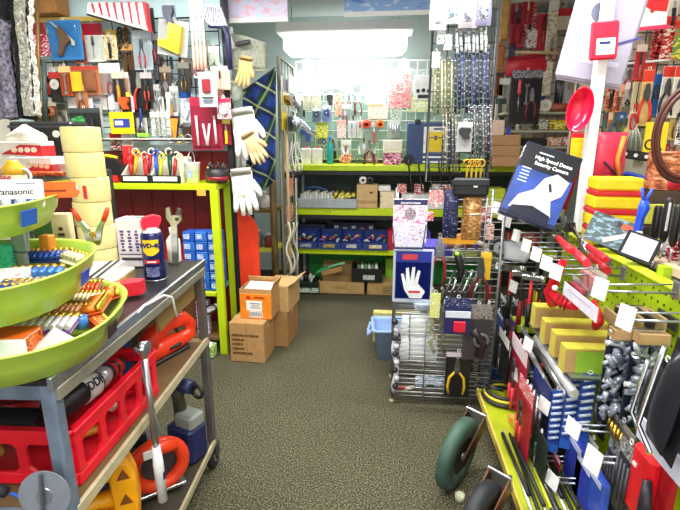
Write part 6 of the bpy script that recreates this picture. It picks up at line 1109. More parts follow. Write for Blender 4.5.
t = carton((.86, 2.5, .16), (.16, .12, .22), 'navy carton standing at the far end of the base shelf', 0, mat=M('#1d2c66', .5), tape=None); t = carton((.82, 2.80, .002), (.30, .2, .16), 'dark blue grey box on the floor behind the wire rack', 0, mat=M('#2d4470', .5), tape=None); t = carton((.82, 2.80, .163), (.24, .18, .22), 'black box stacked on the blue grey box behind the wire rack', 0, mat=M('#15161c', .5), tape=None)
t = carton((.92, 2.8, .4), (.2, .16, .05), 'lime green slim box on the black box behind the wire rack', 0, mat=M('#b4d020', .5), tape=None)
# --- wooden sanding blocks
for i, (x, y) in enumerate(((536, 306), (546, 321), (556, 333), (566, 347))):
    p = at(x, y, X=.72); t = thing('sanding_block', f'thick yellow and wood coloured sanding block on the gondola, {["farthest", "second", "third", "nearest and lime faced"][i]} of four', 'sanding block', TM((.72+.13, p.y+.02, p.z-.055))); MB().box((0, 0, 0), (.26, .058, .11), M('#c9a268', .6, 0, .08, 14), .004).build('block_core', t); MB().box((0, 0, .05), (.262, .06, .012), M('#d8c84a', .5), .003).build('abrasive_layer', t); MB().box((-.1315, 0, 0), (.004, .058, .108), M('#d8c455', .5)).build('end_face', t)
    MB().box((.02, -.0305, -.004), (.22, .003, .092), M(['#cda86a', '#c79c60', '#caa464', '#98c43a'][i], .5)).build('front_face', t)
MB0 = MB(); MB0.box((.855, 1.98, .650), (.25, .56, .008), WIREG); solo(MB0, 'wire_tray_shelf', 'thin metal tray shelf under the wooden sanding blocks', 'shelf')
# --- red handled bolt cutters lying over the hooks, red caulking tool
def cutter_pair(a, b, c, d, label, col='#d81c2c'):
    t = thing('bolt_cutter', label, 'bolt cutter'); MB().tube([a, a.lerp(b, .5), b], [.007, .008, .008], CHROME, 8).build('steel_arm', t); MB().tube([a+Vector((0, .02, .03)), c], [.007, .008], CHROME, 8).build('steel_arm', t)
    MB().tube([b, b.lerp(d, .9), d], [.014, .016, .013], M(col, .35), 10).build('red_grip', t); e = c+(d-b); MB().tube([c, e], [.014, .015], M(col, .35), 10).build('red_grip', t); MB().prism([(-.03, -.02), (.03, -.02), (.02, .03), (-.02, .03)], .02, DKSTEEL).build('jaws', t, Matrix.Translation(a)); return t
cutter_pair(at(548, 232, X=.90), at(558, 238, X=.80), at(570, 247, X=.78), at(571, 251, X=.72), 'red handled bolt cutter lying across the top hooks, far one')
cutter_pair(at(570, 228, X=.94), at(588, 246, X=.87), at(590, 256, X=.90), at(606, 260, X=.85), 'red handled bolt cutter lying across the top hooks, near one')
t = thing('red_clamp', 'big red ribbed quick clamp hanging with a white card beside the sanding blocks', 'clamp'); P = lambda x, y, X=.74: at(x, y, X=X)
MB().tube([P(563, 262), P(556, 278), P(550, 292), P(553, 305)], [.016, .022, .028, .022], M('#d8142a', .35), 12).build('clamp_arm', t); MB().tube([P(550, 293), P(562, 302), P(575, 306)], [.022, .024, .018], M('#d8142a', .35), 12).build('jaw', t); MB().ball(P(555, 288, .71), .013, PAPER, 10).build('white_button', t)
for i in range(3): MB().tube([P(560+4*i, 293+2*i, .72), P(556+4*i, 306+2*i, .72)], .004, M('#a01020', .4), 6).build('grip_rib', t)
m, w, h = rect(562, 293, 596, 308, ('X', .715)); t = thing('white_card', 'tilted white instruction card below the red quick clamp', 'card', m); MB().box((0, 0, -h/2), (w, .004, h), M('#ece6f4', .4)).build('card_sheet', t); MB().box((0, -.003, -h*.3), (w*.7, .001, h*.06), M('#b8a8cc', .5)).build('printed_line', t)
t = thing('red_grip_tool', 'red plastic grip hanging right of the white instruction card', 'grip'); MB().tube([P(594, 302, .8), P(597, 313, .78), P(598, 322, .76), P(595, 328, .76)], [.012, .018, .02, .012], M('#cf1826', .35), 10).build('grip_body', t)
gpack((572, 280, 590, 300), .86, 'clear pack of grey and red pads hanging behind the red clamp', CLEAR('#d8d4dc', .5), lambda h, w: lump(h, w, '#b84a5a'), '#cfd2dc')
gpack((584, 268, 606, 290), .92, 'clear pack with a pinkish tool near the pegboard top', CLEAR('#ece0e2', .5), lambda h, w: lump(h, w, '#c88a8a'), '#c9d0c0')
# --- long steel rails with red clamshells, blue bits
for i, (a, b) in enumerate((((537, 338), (574, 394)), ((533, 340), (568, 398)), ((528, 348), (560, 410)), ((527, 360), (548, 425)))):
    q = MB(); q.tube([at(*a, X=.74+.02*i), at(*b, X=.74+.02*i)], .020 if i < 2 else .014, [M('#e8eaee', .25, .5), STEEL, M('#dfe2e6', .3, .3), STEEL][i], 8); solo(q, 'steel_channel', f'long steel channel bar lying along the gondola hooks, {["topmost", "second", "third", "lowest"][i]} one', 'bar')
gpack((506, 376, 520, 455), .70, 'tall crimson clamshell pack at the gondola end, far one', '#c0203c', lambda h, w: cutters(h, '#e8404c'), '#f0e0e4', clear=True); gpack((517, 380, 530, 460), .68, 'tall red and orange clamshell pack, near one of two', '#c41c34', lambda h, w: cutters(h*.9, '#e03a44'), PR('#e02838', '#f6e6e0', None, 40), clear=True)
gpack((498, 330, 508, 380), .74, 'black screwdriver pack above the crimson clamshell', '#18181c', lambda h, w: driver(h, '#3a3e48'), '#e8e8e6'); gpack((508, 334, 518, 380), .74, 'dark pack of small drivers beside the black screwdriver pack', '#202228', lambda h, w: bits(h, 3, w), '#c83838'); gpack((516, 350, 527, 384), .76, 'pink patterned slim pack under the steel channel bars', PR('#c86a7c', '#f0dce0', '#5a2030', 40), None)
gpack((531, 372, 548, 446), .80, 'dark navy pack of silver drill bits below the steel bars', '#1b2450', lambda h, w: bits(h, 4, w), '#2c3a7c')
for i, (x0, x1, y0, y1) in enumerate(((548, 562, 390, 452), (562, 577, 380, 449), (577, 593, 374, 446))):
    m, w, h = rect(x0+1, y0, x1-1, y1, ('Y', 1.80-.035*i)); t = thing('drill_bit_card', f'blue drill bit card with white spiral bits, {["left", "middle", "right"][i]} of three', 'drill bits', m @ TM((0, 0, 0), -14)); MB().box((0, 0, -h/2), (w, .005, h), M('#2348a4', .35), .002).build('backing_card', t); MB().box((0, -.003, -h*.93), (w*.96, .003, h*.12), M('#2f66c4', .4)).build('footer', t); MB().ring((0, 0, .008), .008, .002, WHITE, 8, 4).build('hang_tab', t)
    for k in range(8): MB().tube([(-w*.40, -.011, -h*(.08+.098*k)), (w*.40, -.011, -h*(.03+.098*k))], .0065, M('#d4e0f6', .25, .3), 7).build('spiral_bit', t)
for i, (x, c) in enumerate(((572, '#2f3fa8'), (584, '#3344b8'), (597, '#3a58c8'))):
    m, w, h = rect(x-8, 462+3*i, x+8, 520, ('X', .80)); m = Matrix.Translation((0, 0, max(0, .155-(m.translation.z-h)))) @ m; t = thing('blue_sleeve', f'blue plastic file sleeve at the lower gondola, {["left", "middle", "right"][i]} of three', 'sleeve', m); MB().box((0, 0, -h/2), (w*.94, .03, h), M(c, .25), .008).build('sleeve_body', t); MB().box((0, -.016, -h*.12), (w*.7, .004, h*.12), M('#c8d0f0', .3)).build('clear_window', t)
gpack((548, 438, 562, 475), .84, 'amber brown block pack behind the lower price tags', PR('#c89030', '#8a5a1c', '#e8c060', 24), None); gpack((562, 446, 580, 470), .88, 'black mesh pack between the amber pack and the blue sleeves', '#17181c', lambda h, w: cable(h, w, '#2c2e34'), '#3a3c44')
gpack((530, 455, 542, 505), .74, 'tall dark green tube pack at the front of the base shelf', '#1d2f2c', lambda h, w: driver(h, '#26483c'), '#1a2422'); gpack((543, 488, 554, 505), .76, 'crimson round gadget pack beside the lowest price tag', '#c41c44', None, '#f0e0e4')
# --- clear bags of bits, black packs, red box on the near right
def bits_bag(r_, X, label, n, seed):
    m, w, h = rect(*r_, ('Y', X)); t = thing('bit_bag', label, 'clear bag', m); q = MB(); q.box((0, .012, -h/2), (w, .004, h), M('#34364a', .3)); q.build('backing', t); rr = random.Random(seed)
    for k in range(n):
        x = (rr.random()-.5)*w*.84; z = -h*(.06+.86*rr.random()); a = rr.random()*6.28; L = .022+.030*rr.random(); q = MB(); q.tube([(x-L*_c(a)/2, -.006-.012*rr.random(), z-L*_s(a)/2), (x+L*_c(a)/2, -.008, z+L*_s(a)/2)], .006+.006*rr.random(), M(rr.choice(['#f6f7fa', '#dfe3ea', '#a8aebc', '#eef0f5', '#6a7088']), .2, .45), 6); q.build('bit', t)
    MB().box((0, -.008, -h/2), (w, .036, h), CLEAR('#eef2fa', .16), .006).build('clear_wall', t); MB().box((0, -.012, -.02), (w*1.02, .044, .035), M('#b89468', .5)).build('header_card', t); return t
bits_bag((603, 326, 628, 424), 1.56, 'clear bag of shiny chrome bits hanging nearest the sanding blocks', 60, 3); bits_bag((627, 330, 656, 430), 1.50, 'wide clear bag of mixed chrome bits in the front of the gondola', 80, 5); bits_bag((614, 306, 642, 345), 1.66, 'smaller dark backed bag of bits close to the pegboard', 20, 9)
for i in range(6): t = carton((.79+.036*i, 1.585, .925), (.008, .12, .05), f'thin card standing edge-on behind the large price tag, {ordn[i]} from the aisle', 0, mat=M(['#9c8458', '#1c1a1c', '#94794c', '#2a2624', '#a08a5c', '#34302a'][i], .5), tape=None, name='thin_card', cat='card')
for i, (x0, x1, y0, y1, X, l) in enumerate(((648, 664, 352, 440, .80, 'black slanted clamshell pack in front of the bit bags, far one'), (660, 690, 336, 470, .72, 'black clamshell pack at the right picture edge, near one'))):
    t = gpack((x0, y0, x1, y1), X, l, '#15151b', lambda h, w: [('black_tool', MB().pillow(w*.8, h, .05, M('#22232c', .3))), ('chrome_rim', MB().tube([(-.4*w, -.02, 0), (-.46*w, -.02, -.9*h), (.3*w, -.02, -h)], .006, CHROME, 6))], None, roll=10, clear=False)
q = MB(); q.box((0, 0, 0), (.26, .004, .07), M('#cfcfe6', .3), .002); t = solo(q, 'shelf_talker', 'pale lilac shelf strip slanting below the black clamshells', 'sign', TM(at(666, 456, X=.70), -90, 0, 0)); MB().box((-.05, -.003, .02), (.08, .001, .03), M('#5f84d8', .4)).build('blue_print', t)
m, w, h = rect(634, 448, 664, 530, ('X', .78)); t = thing('red_box_pack', 'bright red hard pack with a black handled tool at the lower right', 'tool pack', m); MB().box((-.12*w, 0, -h/2), (w*.62, .05, h), M('#e01c26', .3), .012).build('red_box', t); MB().box((.34*w, .01, -h/2), (w*.34, .02, h), M('#a81422', .3), .004).build('back_card', t); MB().tube([(.2*w, -.03, -.25*h), (.35*w, -.04, -.5*h), (.32*w, -.04, -h)], [.012, .018, .016], M('#24202c', .4), 8).build('black_handle', t); MB().box((-.25*w, -.027, -.28*h), (.1*w, .003, .05*h), PAPER).build('white_mark', t)
for i, (x0, x1, y0, y1, X, l) in enumerate(((606, 618, 432, 520, .84, 'smoky clear pack of dark tools at the lower gondola, left one'), (617, 633, 436, 525, .80, 'smoky clear pack of dark tools at the lower gondola, right one'))):
    gpack((x0, y0, x1, y1), X, l, '#33333c', lambda h, w: bits(h, 4, w, M('#4c4c56', .4, .4)), PR('#8a8a92', '#2c2c34', '#d0d0d4', 60))
gpack((610, 420, 634, 446), .90, 'grey pack of wire brushes and brass tips below the bit bags', '#6a665c', lambda h, w: bits(h, 6, w, BRASS), '#8c8a84'); gpack((655, 436, 690, 480), .86, 'dark navy card with white lettering at the far right edge', PR('#1a1c44', '#c8cce8', None, 60, th=.6), None)
# --- base shelf: rods, strap, pliers
for i in range(14):
    y0 = 2.06-.02*(i % 3); x0 = .60+.026*i; q = MB(); q.tube([(x0, y0, .158), (x0-.015, y0-.62-.04*(i % 2), .158)], .0075, [M('#e4e0d0', .3, .4), BLACK, STEEL, M('#cfd23a', .4), M('#3a3a3c', .4)][i % 5], 7); solo(q, 'long_rod', f'long {["cream", "black", "steel", "yellow", "grey"][i % 5]} rod lying on the lime base shelf, {["first", "second", "third", "fourth", "fifth", "sixth", "seventh", "eighth", "ninth", "tenth", "eleventh", "twelfth", "thirteenth", "fourteenth"][i]} from the aisle side', 'rod', group='long rods on the base shelf')
for i in range(8):
    q = MB(); x0 = .66+.03*i; q.tube([(x0, 1.55, .175), (x0+.02, 1.05, .178)], .009, [STEEL, M('#2c2e33', .4), M('#dcdcd0', .3, .4)][i % 3], 7); solo(q, 'steel_rod', f'{["bright steel", "black", "cream"][i % 3]} rod on the near half of the base shelf, {ordn[i]} from the aisle side', 'rod', group='rods on the near base shelf')
t = thing('coiled_strap', 'black and yellow coiled strap lying on the far end of the base shelf', 'strap', TM((.675, 2.375, .155)))
for k, (r_, z, c) in enumerate(((.11, .012, '#202024'), (.10, .03, '#d8c83a'), (.095, .048, '#26262a'))): MB().ring((0, 0, z), r_, .010, M(c, .5), 26, 6, 'Z').build('strap_loop', t)
t = thing('long_nose_pliers', 'black pliers lying inside the coiled strap', 'pliers', TM((.66, 2.335, .222), 60, 90)); kids(t, pliers(.17, '#1c1c20', CHROME))
t = carton((.70, 2.12, .152), (.10, .09, .05), 'orange and lime little carton near the coiled strap', 10, mat=PR('#e87a2c', '#a8c828', '#f0c090', 26), tape=None)
# --- caster wheels on the floor
def caster(x, y, rz, lean, R0, label, tread, side):
    t = thing('caster_wheel', label, 'caster wheel', TM((x, y, R0+.002), rz, 8, lean)); n = MB(); n.lathe([(R0*.5, -.028), (R0*.86, -.03), (R0*.97, -.022), (R0, 0), (R0*.97, .022), (R0*.86, .03), (R0*.5, .028), (R0*.5, -.028)], M(tread, .55, 0, .12, 18), 40); T_ = Matrix.Rotation(R(90), 4, 'X'); n.v = [T_ @ v for v in n.v]; n.build('tyre', t)
    q = MB(); q.disc((0, 0, 0), R0*.55, .05, M('#2b2420', .4, .5), 24); q.build('wheel_hub', t); MB().disc((0, 0, 0), .018, .09, STEEL, 12).build('axle', t)
    f = MB()
    for s in (-1, 1): f.prism([(-.03, -.02), (.03, -.02), (.045, R0+.025), (-.045, R0+.025)], .006, M(side, .45, .4), s*.042)
    f.build('fork', t); MB().box((0, 0, R0+.03), (.11, .10, .01), M('#c9cdd2', .3, .7), .003).build('mounting_plate', t); [MB().disc((sx*.05, sy*.04, R0+.037), .008, .008, DKSTEEL, 8, 'Z').build('bolt', t) for sx in (-1, 1) for sy in (-1, 1)]
    return t
caster(.35, 1.85, 62, 58, .17, 'caster wheel with a green and blue worn tyre lying by the gondola, far one', '#3f5c50', '#4a2c1e'); caster(.38, 1.50, 60, 62, .15, 'black caster wheel with a rusty fork and lime rim, near one', '#24262c', '#6a3c26')
q = MB(); q.lathe([(.0, 0), (.022, 0), (.022, .03), (.012, .034), (.0, .034)], M('#d8dcb8', .4), 14); solo(q, 'round_pad', 'pale round rubber pad on the carpet beside the far caster wheel', 'pad', TM((.355, 1.76, .002)))
# ------------------------------------------------------------------ white post and what hangs from it
a = at(580, 222, X=1.035); b = at(608.5, -10, X=1.035)
PS = thing('white_post', 'white square post rising from the gondola with a red label holder', 'post', TM((1.035, a.y, 0))); MB().box((0, 0, 1.9), (.05, .05, 1.66), M('#f3f3f5', .4, 0, .03), .004).build('post_tube', PS); MB().box((.0, -.03, .95), (.03, .06, .18), M('#c9ced6', .3, .5), .003).build('base_bracket', PS)
m, w, h = rect(589, 21, 617, 60, ('Y', a.y-.06)); t = thing('red_label_holder', 'bright red price holder with a white printed square on the white post', 'price holder', m @ Matrix.Rotation(R(-3), 4, 'Y')); MB().box((0, 0, -h/2), (w, .02, h), M('#e01f3a', .4), .01).build('holder_body', t); MB().box((.005, -.011, -h*.66), (w*.66, .003, h*.42), PAPER).build('price_square', t); MB().box((.0, -.013, -h*.57), (w*.4, .001, h*.07), M('#2a2a6a', .4)).build('print', t); MB().box((.0, -.013, -h*.70), (w*.45, .001, h*.1), PR('#9a92b0', '#f7f6f2', None, 120)).build('print', t)
m, w, h = rect(560, -14, 641, 80, ('Y', a.y+.05)); t = thing('hanging_leaflets', 'large plastic sleeve of white leaflets hung tilted behind the white post', 'leaflets', m @ TM((0, 0, -h/2)) @ Matrix.Rotation(R(10), 4, 'Y') @ TM((0, 0, h/2)))
for k in range(3): MB().box((.01*k, .012*k, -h/2-.01*k), (w*.84, .005, h), M(['#a9a5b8', '#bdb9c8', '#a29db2'][k], .35, 0, .03, 6)).build('sheet', t)
MB().disc((-.03, -.004, -.28*h), .045, .003, M('#5a5e70', .4), 20).build('dark_oval_print', t)
for k in range(5): MB().box((-.11+.006*k, -.0035, -h*(.42+.06*k)), (.11-.012*(k % 3), .001, .006), M('#b4aecb', .5)).build('text_line', t)
MB().box((.12, -.004, -h*.55), (.16, .002, .012), M('#4a4a8a', .4), 0, Euler((0, R(-25), 0)).to_matrix()).build('pen_stroke', t); MB().box((.03, -.0035, -h*.8), (.2, .001, .025), M('#c3bfd6', .5)).build('text_line', t)
t = thing('red_plastic_bowl', 'glossy red oval plastic bowl hanging left of the white post', 'bowl', TM(at(580, 110, Y=2.5), -30, 0, 8) @ Matrix.Scale(.92, 4)); q = MB(); q.lathe_s([(.0, .03), (.06, .026), (.085, .005), (.095, -.012), (.098, -.012), (.1, -.008), (.095, .0), (.09, .008), (.06, .034), (0, .04)], M('#e0123c', .18), 32, (0, 0, 0), (.66, 1, 1)); T_ = Matrix.Rotation(R(-90), 4, 'X'); q.v = [T_ @ v for v in q.v]; q.v = [Vector((v.x, v.y, v.z*1.2)) for v in q.v]; q.build('bowl_shell', t)
t = thing('red_strap_holder', 'long red strap with a yellow ticket hanging left of the white post', 'strap', TM(at(583, 134, Y=2.66))); MB().box((0, 0, -.04), (.12, .015, .09), M('#d81c30', .4), .01).build('red_holder', t); MB().tube([(.01, .0, -.08), (-.02, 0, -.22), (-.055, 0, -.42)], [.018, .018, .016], M('#c3182c', .45), 6).build('strap_band', t)
m, w, h = rect(570, 138, 592, 165, ('Y', 2.62)); t = thing('yellow_ticket', 'yellow ticket card with a pale oval in front of the red strap', 'ticket', m); MB().box((0, 0, -h/2), (w, .008, h), M('#f5d616', .4), .006).build('ticket_card', t); MB().disc((.02, -.006, -h*.5), .022, .003, M('#fbeeb0', .4), 14).build('pale_oval', t)
# camera box
CMB = thing('camera_box', 'tilted dark blue carton with a white dome camera picture on the gondola hooks', 'box'); tl = at(522, 139, Y=2.40); tr_ = at(577, 157, Y=2.35); pa = at(499, 211, Y=2.31); pb = pa+(tr_-tl); W_ = (pb-pa).length; H_ = (tl-pa).length
ux = (pb-pa).normalized(); uz = (tl-pa); uz = (uz-ux*uz.dot(ux)).normalized(); uy = uz.cross(ux); c0 = (pa+pb)/2; CMB.matrix_basis = Matrix(((ux.x, uy.x, uz.x, c0.x), (ux.y, uy.y, uz.y, c0.y), (ux.z, uy.z, uz.z, c0.z), (0, 0, 0, 1)))
MB().box((0, .035, H_/2), (W_, .07, H_), M('#17224e', .35, 0, .1, 8), .003).build('carton', CMB); MB().box((0, -.0012, H_*.83), (W_*.98, .002, H_*.32), M('#14161e', .35)).build('dark_top_print', CMB); MB().box((0, -.0012, H_*.36), (W_*.98, .002, H_*.6), M('#2f50a8', .35, 0, .25, 6)).build('blue_print', CMB)
MB().prism([(-.4*W_, .10*H_), (-.3*W_, .30*H_), (-.08*W_, .42*H_), (.02*W_, .60*H_), (.20*W_, .70*H_), (.44*W_, .64*H_), (.40*W_, .44*H_), (.26*W_, .34*H_), (.36*W_, .14*H_), (.0, .2*H_)], .004, M('#d9cfee', .4), -.003).build('camera_mount_picture', CMB); MB().prism([(-.38*W_, .04*H_), (-.34*W_, .14*H_), (.0, .21*H_), (.34*W_, .15*H_), (.36*W_, .03*H_)], .004, M('#10162e', .3), -.0045).build('dome_picture', CMB); MB().box((.17*W_, -.006, .5*H_), (.012, .002, .04), BLACK, 0, Euler((0, R(-25), 0)).to_matrix()).build('slot_picture', CMB)
text('High Speed Dome', .024, PAPER, CMB, (.06*W_, -.003, .83*H_), bold=.0006); text('Security Camera', .024, PAPER, CMB, (.06*W_, -.003, .755*H_), bold=.0006); MB().box((-.1*W_, -.003, .9*H_), (.07, .001, .006), M('#c9d4f4', .4)).build('text_line', CMB)
for k in range(5): MB().box((-.34*W_, -.003, H_*(.66-.045*k)), (.045-.006*(k % 2), .001, .006), M('#c9d4f4', .4)).build('text_line', CMB)
for k in range(3): MB().box((-W_/2-.001, .035, H_*(.93-.06*k)), (.002, .05, .012), PAPER).build('side_print', CMB)
# ------------------------------------------------------------------ goods on the counter behind the pegboard
t = thing('striped_webbing', 'stack of yellow webbing with red stripes on the counter behind the gondola', 'webbing', TM((at(609, 225, Y=2.26).x, 2.26, CZ), -6)); hb = at(607, 178, Y=2.2).z-CZ; carton((at(612, 225, Y=2.26).x, 2.26, CZ), (.10, .12, max(.02, hb-.312)), 'grey carton under the striped webbing stack', -6, mat=M('#6a6a6e', .6), tape=None); wb = (at(632, 200, Y=2.2)-at(584, 200, Y=2.2)).length
for k in range(7):
    c = '#f4d414' if k % 2 == 0 else '#d4202a'; hh_ = .056 if k % 2 == 0 else .028; z0 = hb-.308+.084*(k//2)+(.056 if k % 2 else 0); q = MB(); q.box((0, 0, z0+hh_/2), (wb*(1-.02*abs(k-3)), .14, hh_), M(c, .5), .008); q.build('yellow_band' if k % 2 == 0 else 'red_band', t)
t = thing('blue_caulking_brush', 'bright blue upright tool with a white label behind the striped webbing', 'tool', TM((at(635, 230, Y=2.0).x, 2.0, CZ+.004), 0, 0, 4)); MB().tube([(0, 0, 0), (0, 0, .06), (0, 0, .09), (0, 0, .2), (0.005, 0, .24), (.0, 0, .27)], [.02, .022, .015, .016, .022, .014], M('#1f4fd8', .3), 10).build('tool_body', t); MB().box((0, -.018, .12), (.026, .006, .05), PAPER, .002).build('white_label', t)
for s in (-1, 1): MB().tube([(0, 0, .25), (s*.02, 0, .32)], .006, M('#2a5ae0', .3), 7).build('fork_tip', t)
t = thing('framed_sign', 'black framed white panel leaning on the pegboard top', 'sign', TM((at(632, 262, X=.985).x-.012, at(632, 266, X=.985).y, GZ-.005))); m, w, h = rect(615, 232, 649, 266, ('Y', at(632, 266, X=.985).y)); t.matrix_basis = TM((.985, at(632, 266, X=.985).y+.0, GZ+.035), -30, -38, 16); MB().box((0, 0, .06), (.125, .012, .12), M('#1a1b20', .4), .002).build('frame', t); MB().box((0, -.0068, .06), (.10, .002, .096), M('#d6d2ea', .3)).build('white_panel', t)
t = thing('brochure', 'glossy brochure with a landscape picture lying against the pegboard top', 'brochure', TM((.965, at(604, 250, X=.985).y-.05, GZ+.045), -28, -30, 16)); MB().box((0, 0, .07), (.20, .006, .14), PR('#4a5a5e', '#7f9aa8', '#2a2a2c', 16), 0).build('cover', t); MB().box((.02, -.0042, .05), (.10, .002, .02), M('#f0e6e0', .3), 0, Euler((0, R(-35), 0)).to_matrix()).build('white_flash', t); MB().box((.05, -.0042, .11), (.05, .002, .025), M('#d05a3a', .3)).build('red_print', t)
# screwdrivers in a wooden block
WB = thing('wooden_block_rack', 'pale wooden block rack holding black handled screwdrivers', 'rack', TM((1.135, 1.78, CZ+.003), -84)); MB().box((0, 0, .02), (.52, .06, .04), M('#d9bfa0', .6, 0, .12, 10), .004).build('block', WB); MB().box((.25, 0, .02), (.03, .062, .042), M('#e8b42c', .5), .003).build('yellow_end', WB); MB().box((-.25, 0, .02), (.03, .062, .042), M('#a8742c', .5), .003).build('worn_end', WB)
for s in (-.15, .15): MB().tube([(s, -.034, .03), (s, -.045, -.0)], .008, STEEL, 6).build('bracket', WB)
for i in range(9):
    u = -.22+.055*i; p = WB.matrix_basis @ Vector((u, 0, .04)); L = .21+.02*((i*5) % 3); t = thing('screwdriver', f'black handled screwdriver standing in the wooden block, {ordn[i]} from the far end', 'screwdriver', TM((p.x, p.y, p.z+L), 0, 0, 0), 'screwdrivers in the wooden block'); a = MB(); a.tube([(0, 0, 0), (0, 0, -.01), (0, 0, -L*.62), (0, 0, -L*.72)], [.012, .0165, .0165, .009], M('#16161a', .35), 9); a.build('handle', t); q = MB(); q.tube([(0, 0, -L*.72), (0, 0, -L)], .005, STEEL, 6); q.build('shaft', t)
    if i % 3 == 1: MB().box((-.006, -.017, -L*.3), (.008, .003, L*.45), M('#e9e9ee', .4)).build('white_stripe', t)
for i, (x, c, l) in enumerate(((1.28, '#c22434', 'red and white packet lying behind the screwdrivers, left one'), (1.36, '#d83a48', 'rose red packet lying behind the screwdrivers, right one'), (1.32, '#e8e4e4', 'white packet behind the screwdrivers'))): t = carton((x, 2.06+.08*i, CZ), (.12, .06, .09), l, 20*i, mat=PR(c, '#f6f0ee', '#3a2a3a', 26, seed=i), tape=None)
q = MB(); q.box((0, 0, .075), (.62, .012, .10), M('#d2d84a', .5), .003); solo(q, 'lime_board', 'lime yellow board standing across the counter behind the screwdrivers', 'board', TM((1.52, 2.42, CZ+.08))); q = MB(); q.box((0, 0, .042), (.6, .05, .08), M('#3a3628', .6)); solo(q, 'board_rest', 'dark rest under the lime yellow board', 'rest', TM((1.52, 2.46, CZ)))
t = carton((1.28, 2.70, CZ), (.30, .2, .24), 'brown cardboard carton on the counter behind the striped webbing', 8, mat=M('#a87848', .8)); t = carton((1.72, 2.62, CZ), (.26, .2, .22), 'kraft carton at the right end of the counter', -6, mat=M('#b88858', .8))
q = MB(); q.sheet(lambda u, v: (-.15+.3*u, -.08+.16*v, .04*_s(u*5+v*3)*_c(v*4)), 10, 8, M('#2450c8', .25), .006); solo(q, 'blue_bag', 'crumpled blue plastic bag on top of the brown carton', 'bag', TM((1.32, 2.68, CZ+.30)))
t = thing('brown_hose', 'coil of dark brown hose hanging at the right picture edge', 'hose', TM(at(688, 134, Y=2.2), -20))
for k in range(2): MB().ring((.0, -.03*k, 0), .205-.02*k, .010, M('#4c1c14', .4), 30, 7, sx=.6).build('hose_loop', t)
t = carton((at(668, 187, Y=2.5).x, 2.52, at(668, 190, Y=2.5).z), (.17, .1, .19), 'copper brown patterned box under the hose coil', -6, mat=PR('#c8764a', '#8a4424', '#e8b890', 20), tape=None); t = carton((at(668, 187, Y=2.5).x, 2.52, CZ), (.16, .1, at(668, 190, Y=2.5).z-CZ-.002), 'dark stand box below the copper brown box', -6, mat=M('#4a3a30', .6), tape=None)
m, w, h = rect(668, 176, 690, 190, ('Y', 2.3)); t = thing('red_cloth', 'crumpled red cloth at the right end of the counter', 'cloth', m); MB().pillow(w, h, .08, M('#d8263a', .7), wr=.4).build('cloth_body', t)
# ------------------------------------------------------------------ right grid panel of carded tools
RY = 3.05; RPn = ('Y', RY)
g = grid('wire_grid_panel', 'wire grid panel of carded tools on the right behind the white post', 'grid panel', 1.14, 1.93, 1.45, 2.6, TM((0, RY+.045, 0)), M('#4c4a48', .4, .4), .09, .004, .008)
MB().box((1.535, .03, 2.02), (.80, .012, 1.16), M('#d2bfa6', .6, 0, .1, 5)).build('backing_sheet', g)
for x in (1.15, 1.92): MB().tube([(x, 0, 0), (x, 0, 1.45)], .014, DKSTEEL, 7).build('upright', g)
PL2 = lambda c: (lambda h, w: pliers(h, c, DKSTEEL, None, .3))
rs = [((606, 80, 615, 110), 'orange red card right of the white post', PR('#e0522c', '#f6dcc0', '#8a1c18', 30), lambda h, w: knife(h, '#3a2c20'), '#e83c20'),
 ((614, 84, 623, 112), 'second orange red card with a dark knife', PR('#d8482c', '#f2c890', None, 30, seed=3), lambda h, w: knife(h, '#5a3c1c'), '#f0a078'),
 ((623, 82, 632, 112), 'white card with black scissors beside the orange red cards', '#e8e2d0', lambda h, w: scissors(h, '#1c1c20'), '#f6f2ea'),
 ((632, 72, 641, 118), 'cream and yellow card with a grey pliers head', '#f0dfae', lambda h, w: driver(h, '#c83020', DKSTEEL, .4, False), '#e03c28'),
 ((640, 70, 651, 126), 'tall yellow card with red handled long nose pliers', '#f0c878', PL2('#d8261c'), '#e0341c'),
 ((650, 74, 660, 116), 'bright blue tall card with silver cutters', '#2a78c4', PL2('#20242c'), '#1c5a9c'),
 ((660, 66, 672, 118), 'white card with dark pointed pliers', '#f3ead8', PL2('#1c1c1e'), '#d02c20'),
 ((672, 66, 684, 118), 'white card with pointed pliers at the picture edge', '#f5ecd8', PL2('#2a2420'), '#cf2a1c'),
 ((652, 18, 662, 62), 'red card with tall black print under the ceiling', PR('#d8262c', '#1c1014', '#f4e2d4', 26, seed=4), None, '#f0e0cc'),
 ((662, 16, 674, 60), 'red and white card with a round emblem at the upper right', PR('#e03028', '#f6ece0', '#2a1418', 22, seed=6), None, '#d41c20'),
 ((674, 20, 686, 60), 'green and yellow card at the upper right edge', PR('#4c8a3c', '#e8c838', '#d83a2c', 22, seed=7), None, '#c8201c'),
 ((604, 108, 613, 128), 'teal card with a ring below the orange red cards', '#4a8a8c', lambda h, w: discs(min(h, w), '#a83a3a'), '#c8b050'),
 ((613, 106, 628, 128), 'brown framed card with a blue round picture', '#8a7a4a', lambda h, w: discs(min(h, w)*.9, '#2f5f9c'), '#6a6a58'),
 ((628, 112, 636, 132), 'red looped wire card beside the round picture', '#e8d0b8', lambda h, w: cable(h, w, '#d02820'), None),
 ((650, 118, 662, 136), 'pale green wire card behind the yellow lettered sign', '#b8c0a0', lambda h, w: cable(h, w, '#8a8a7a'), None),
 ((604, 128, 622, 140), 'dark green card low on the right grid', '#4a5a44', lambda h, w: spanner(h), '#7a8a6a'),
 ((676, 118, 688, 145), 'white squared card at the picture edge below the pliers', PR('#f2efe6', '#2a2a30', None, 24), None, None)]
for r_, l, c, tl, hd in rs: pack(r_, RPn, l, c, tl, hd, .2)
t = thing('hanging_wire_bundle', 'grey green bundle of hanging picture wire beside the yellow sign', 'wire', TM(at(633, 120, Y=2.98)))
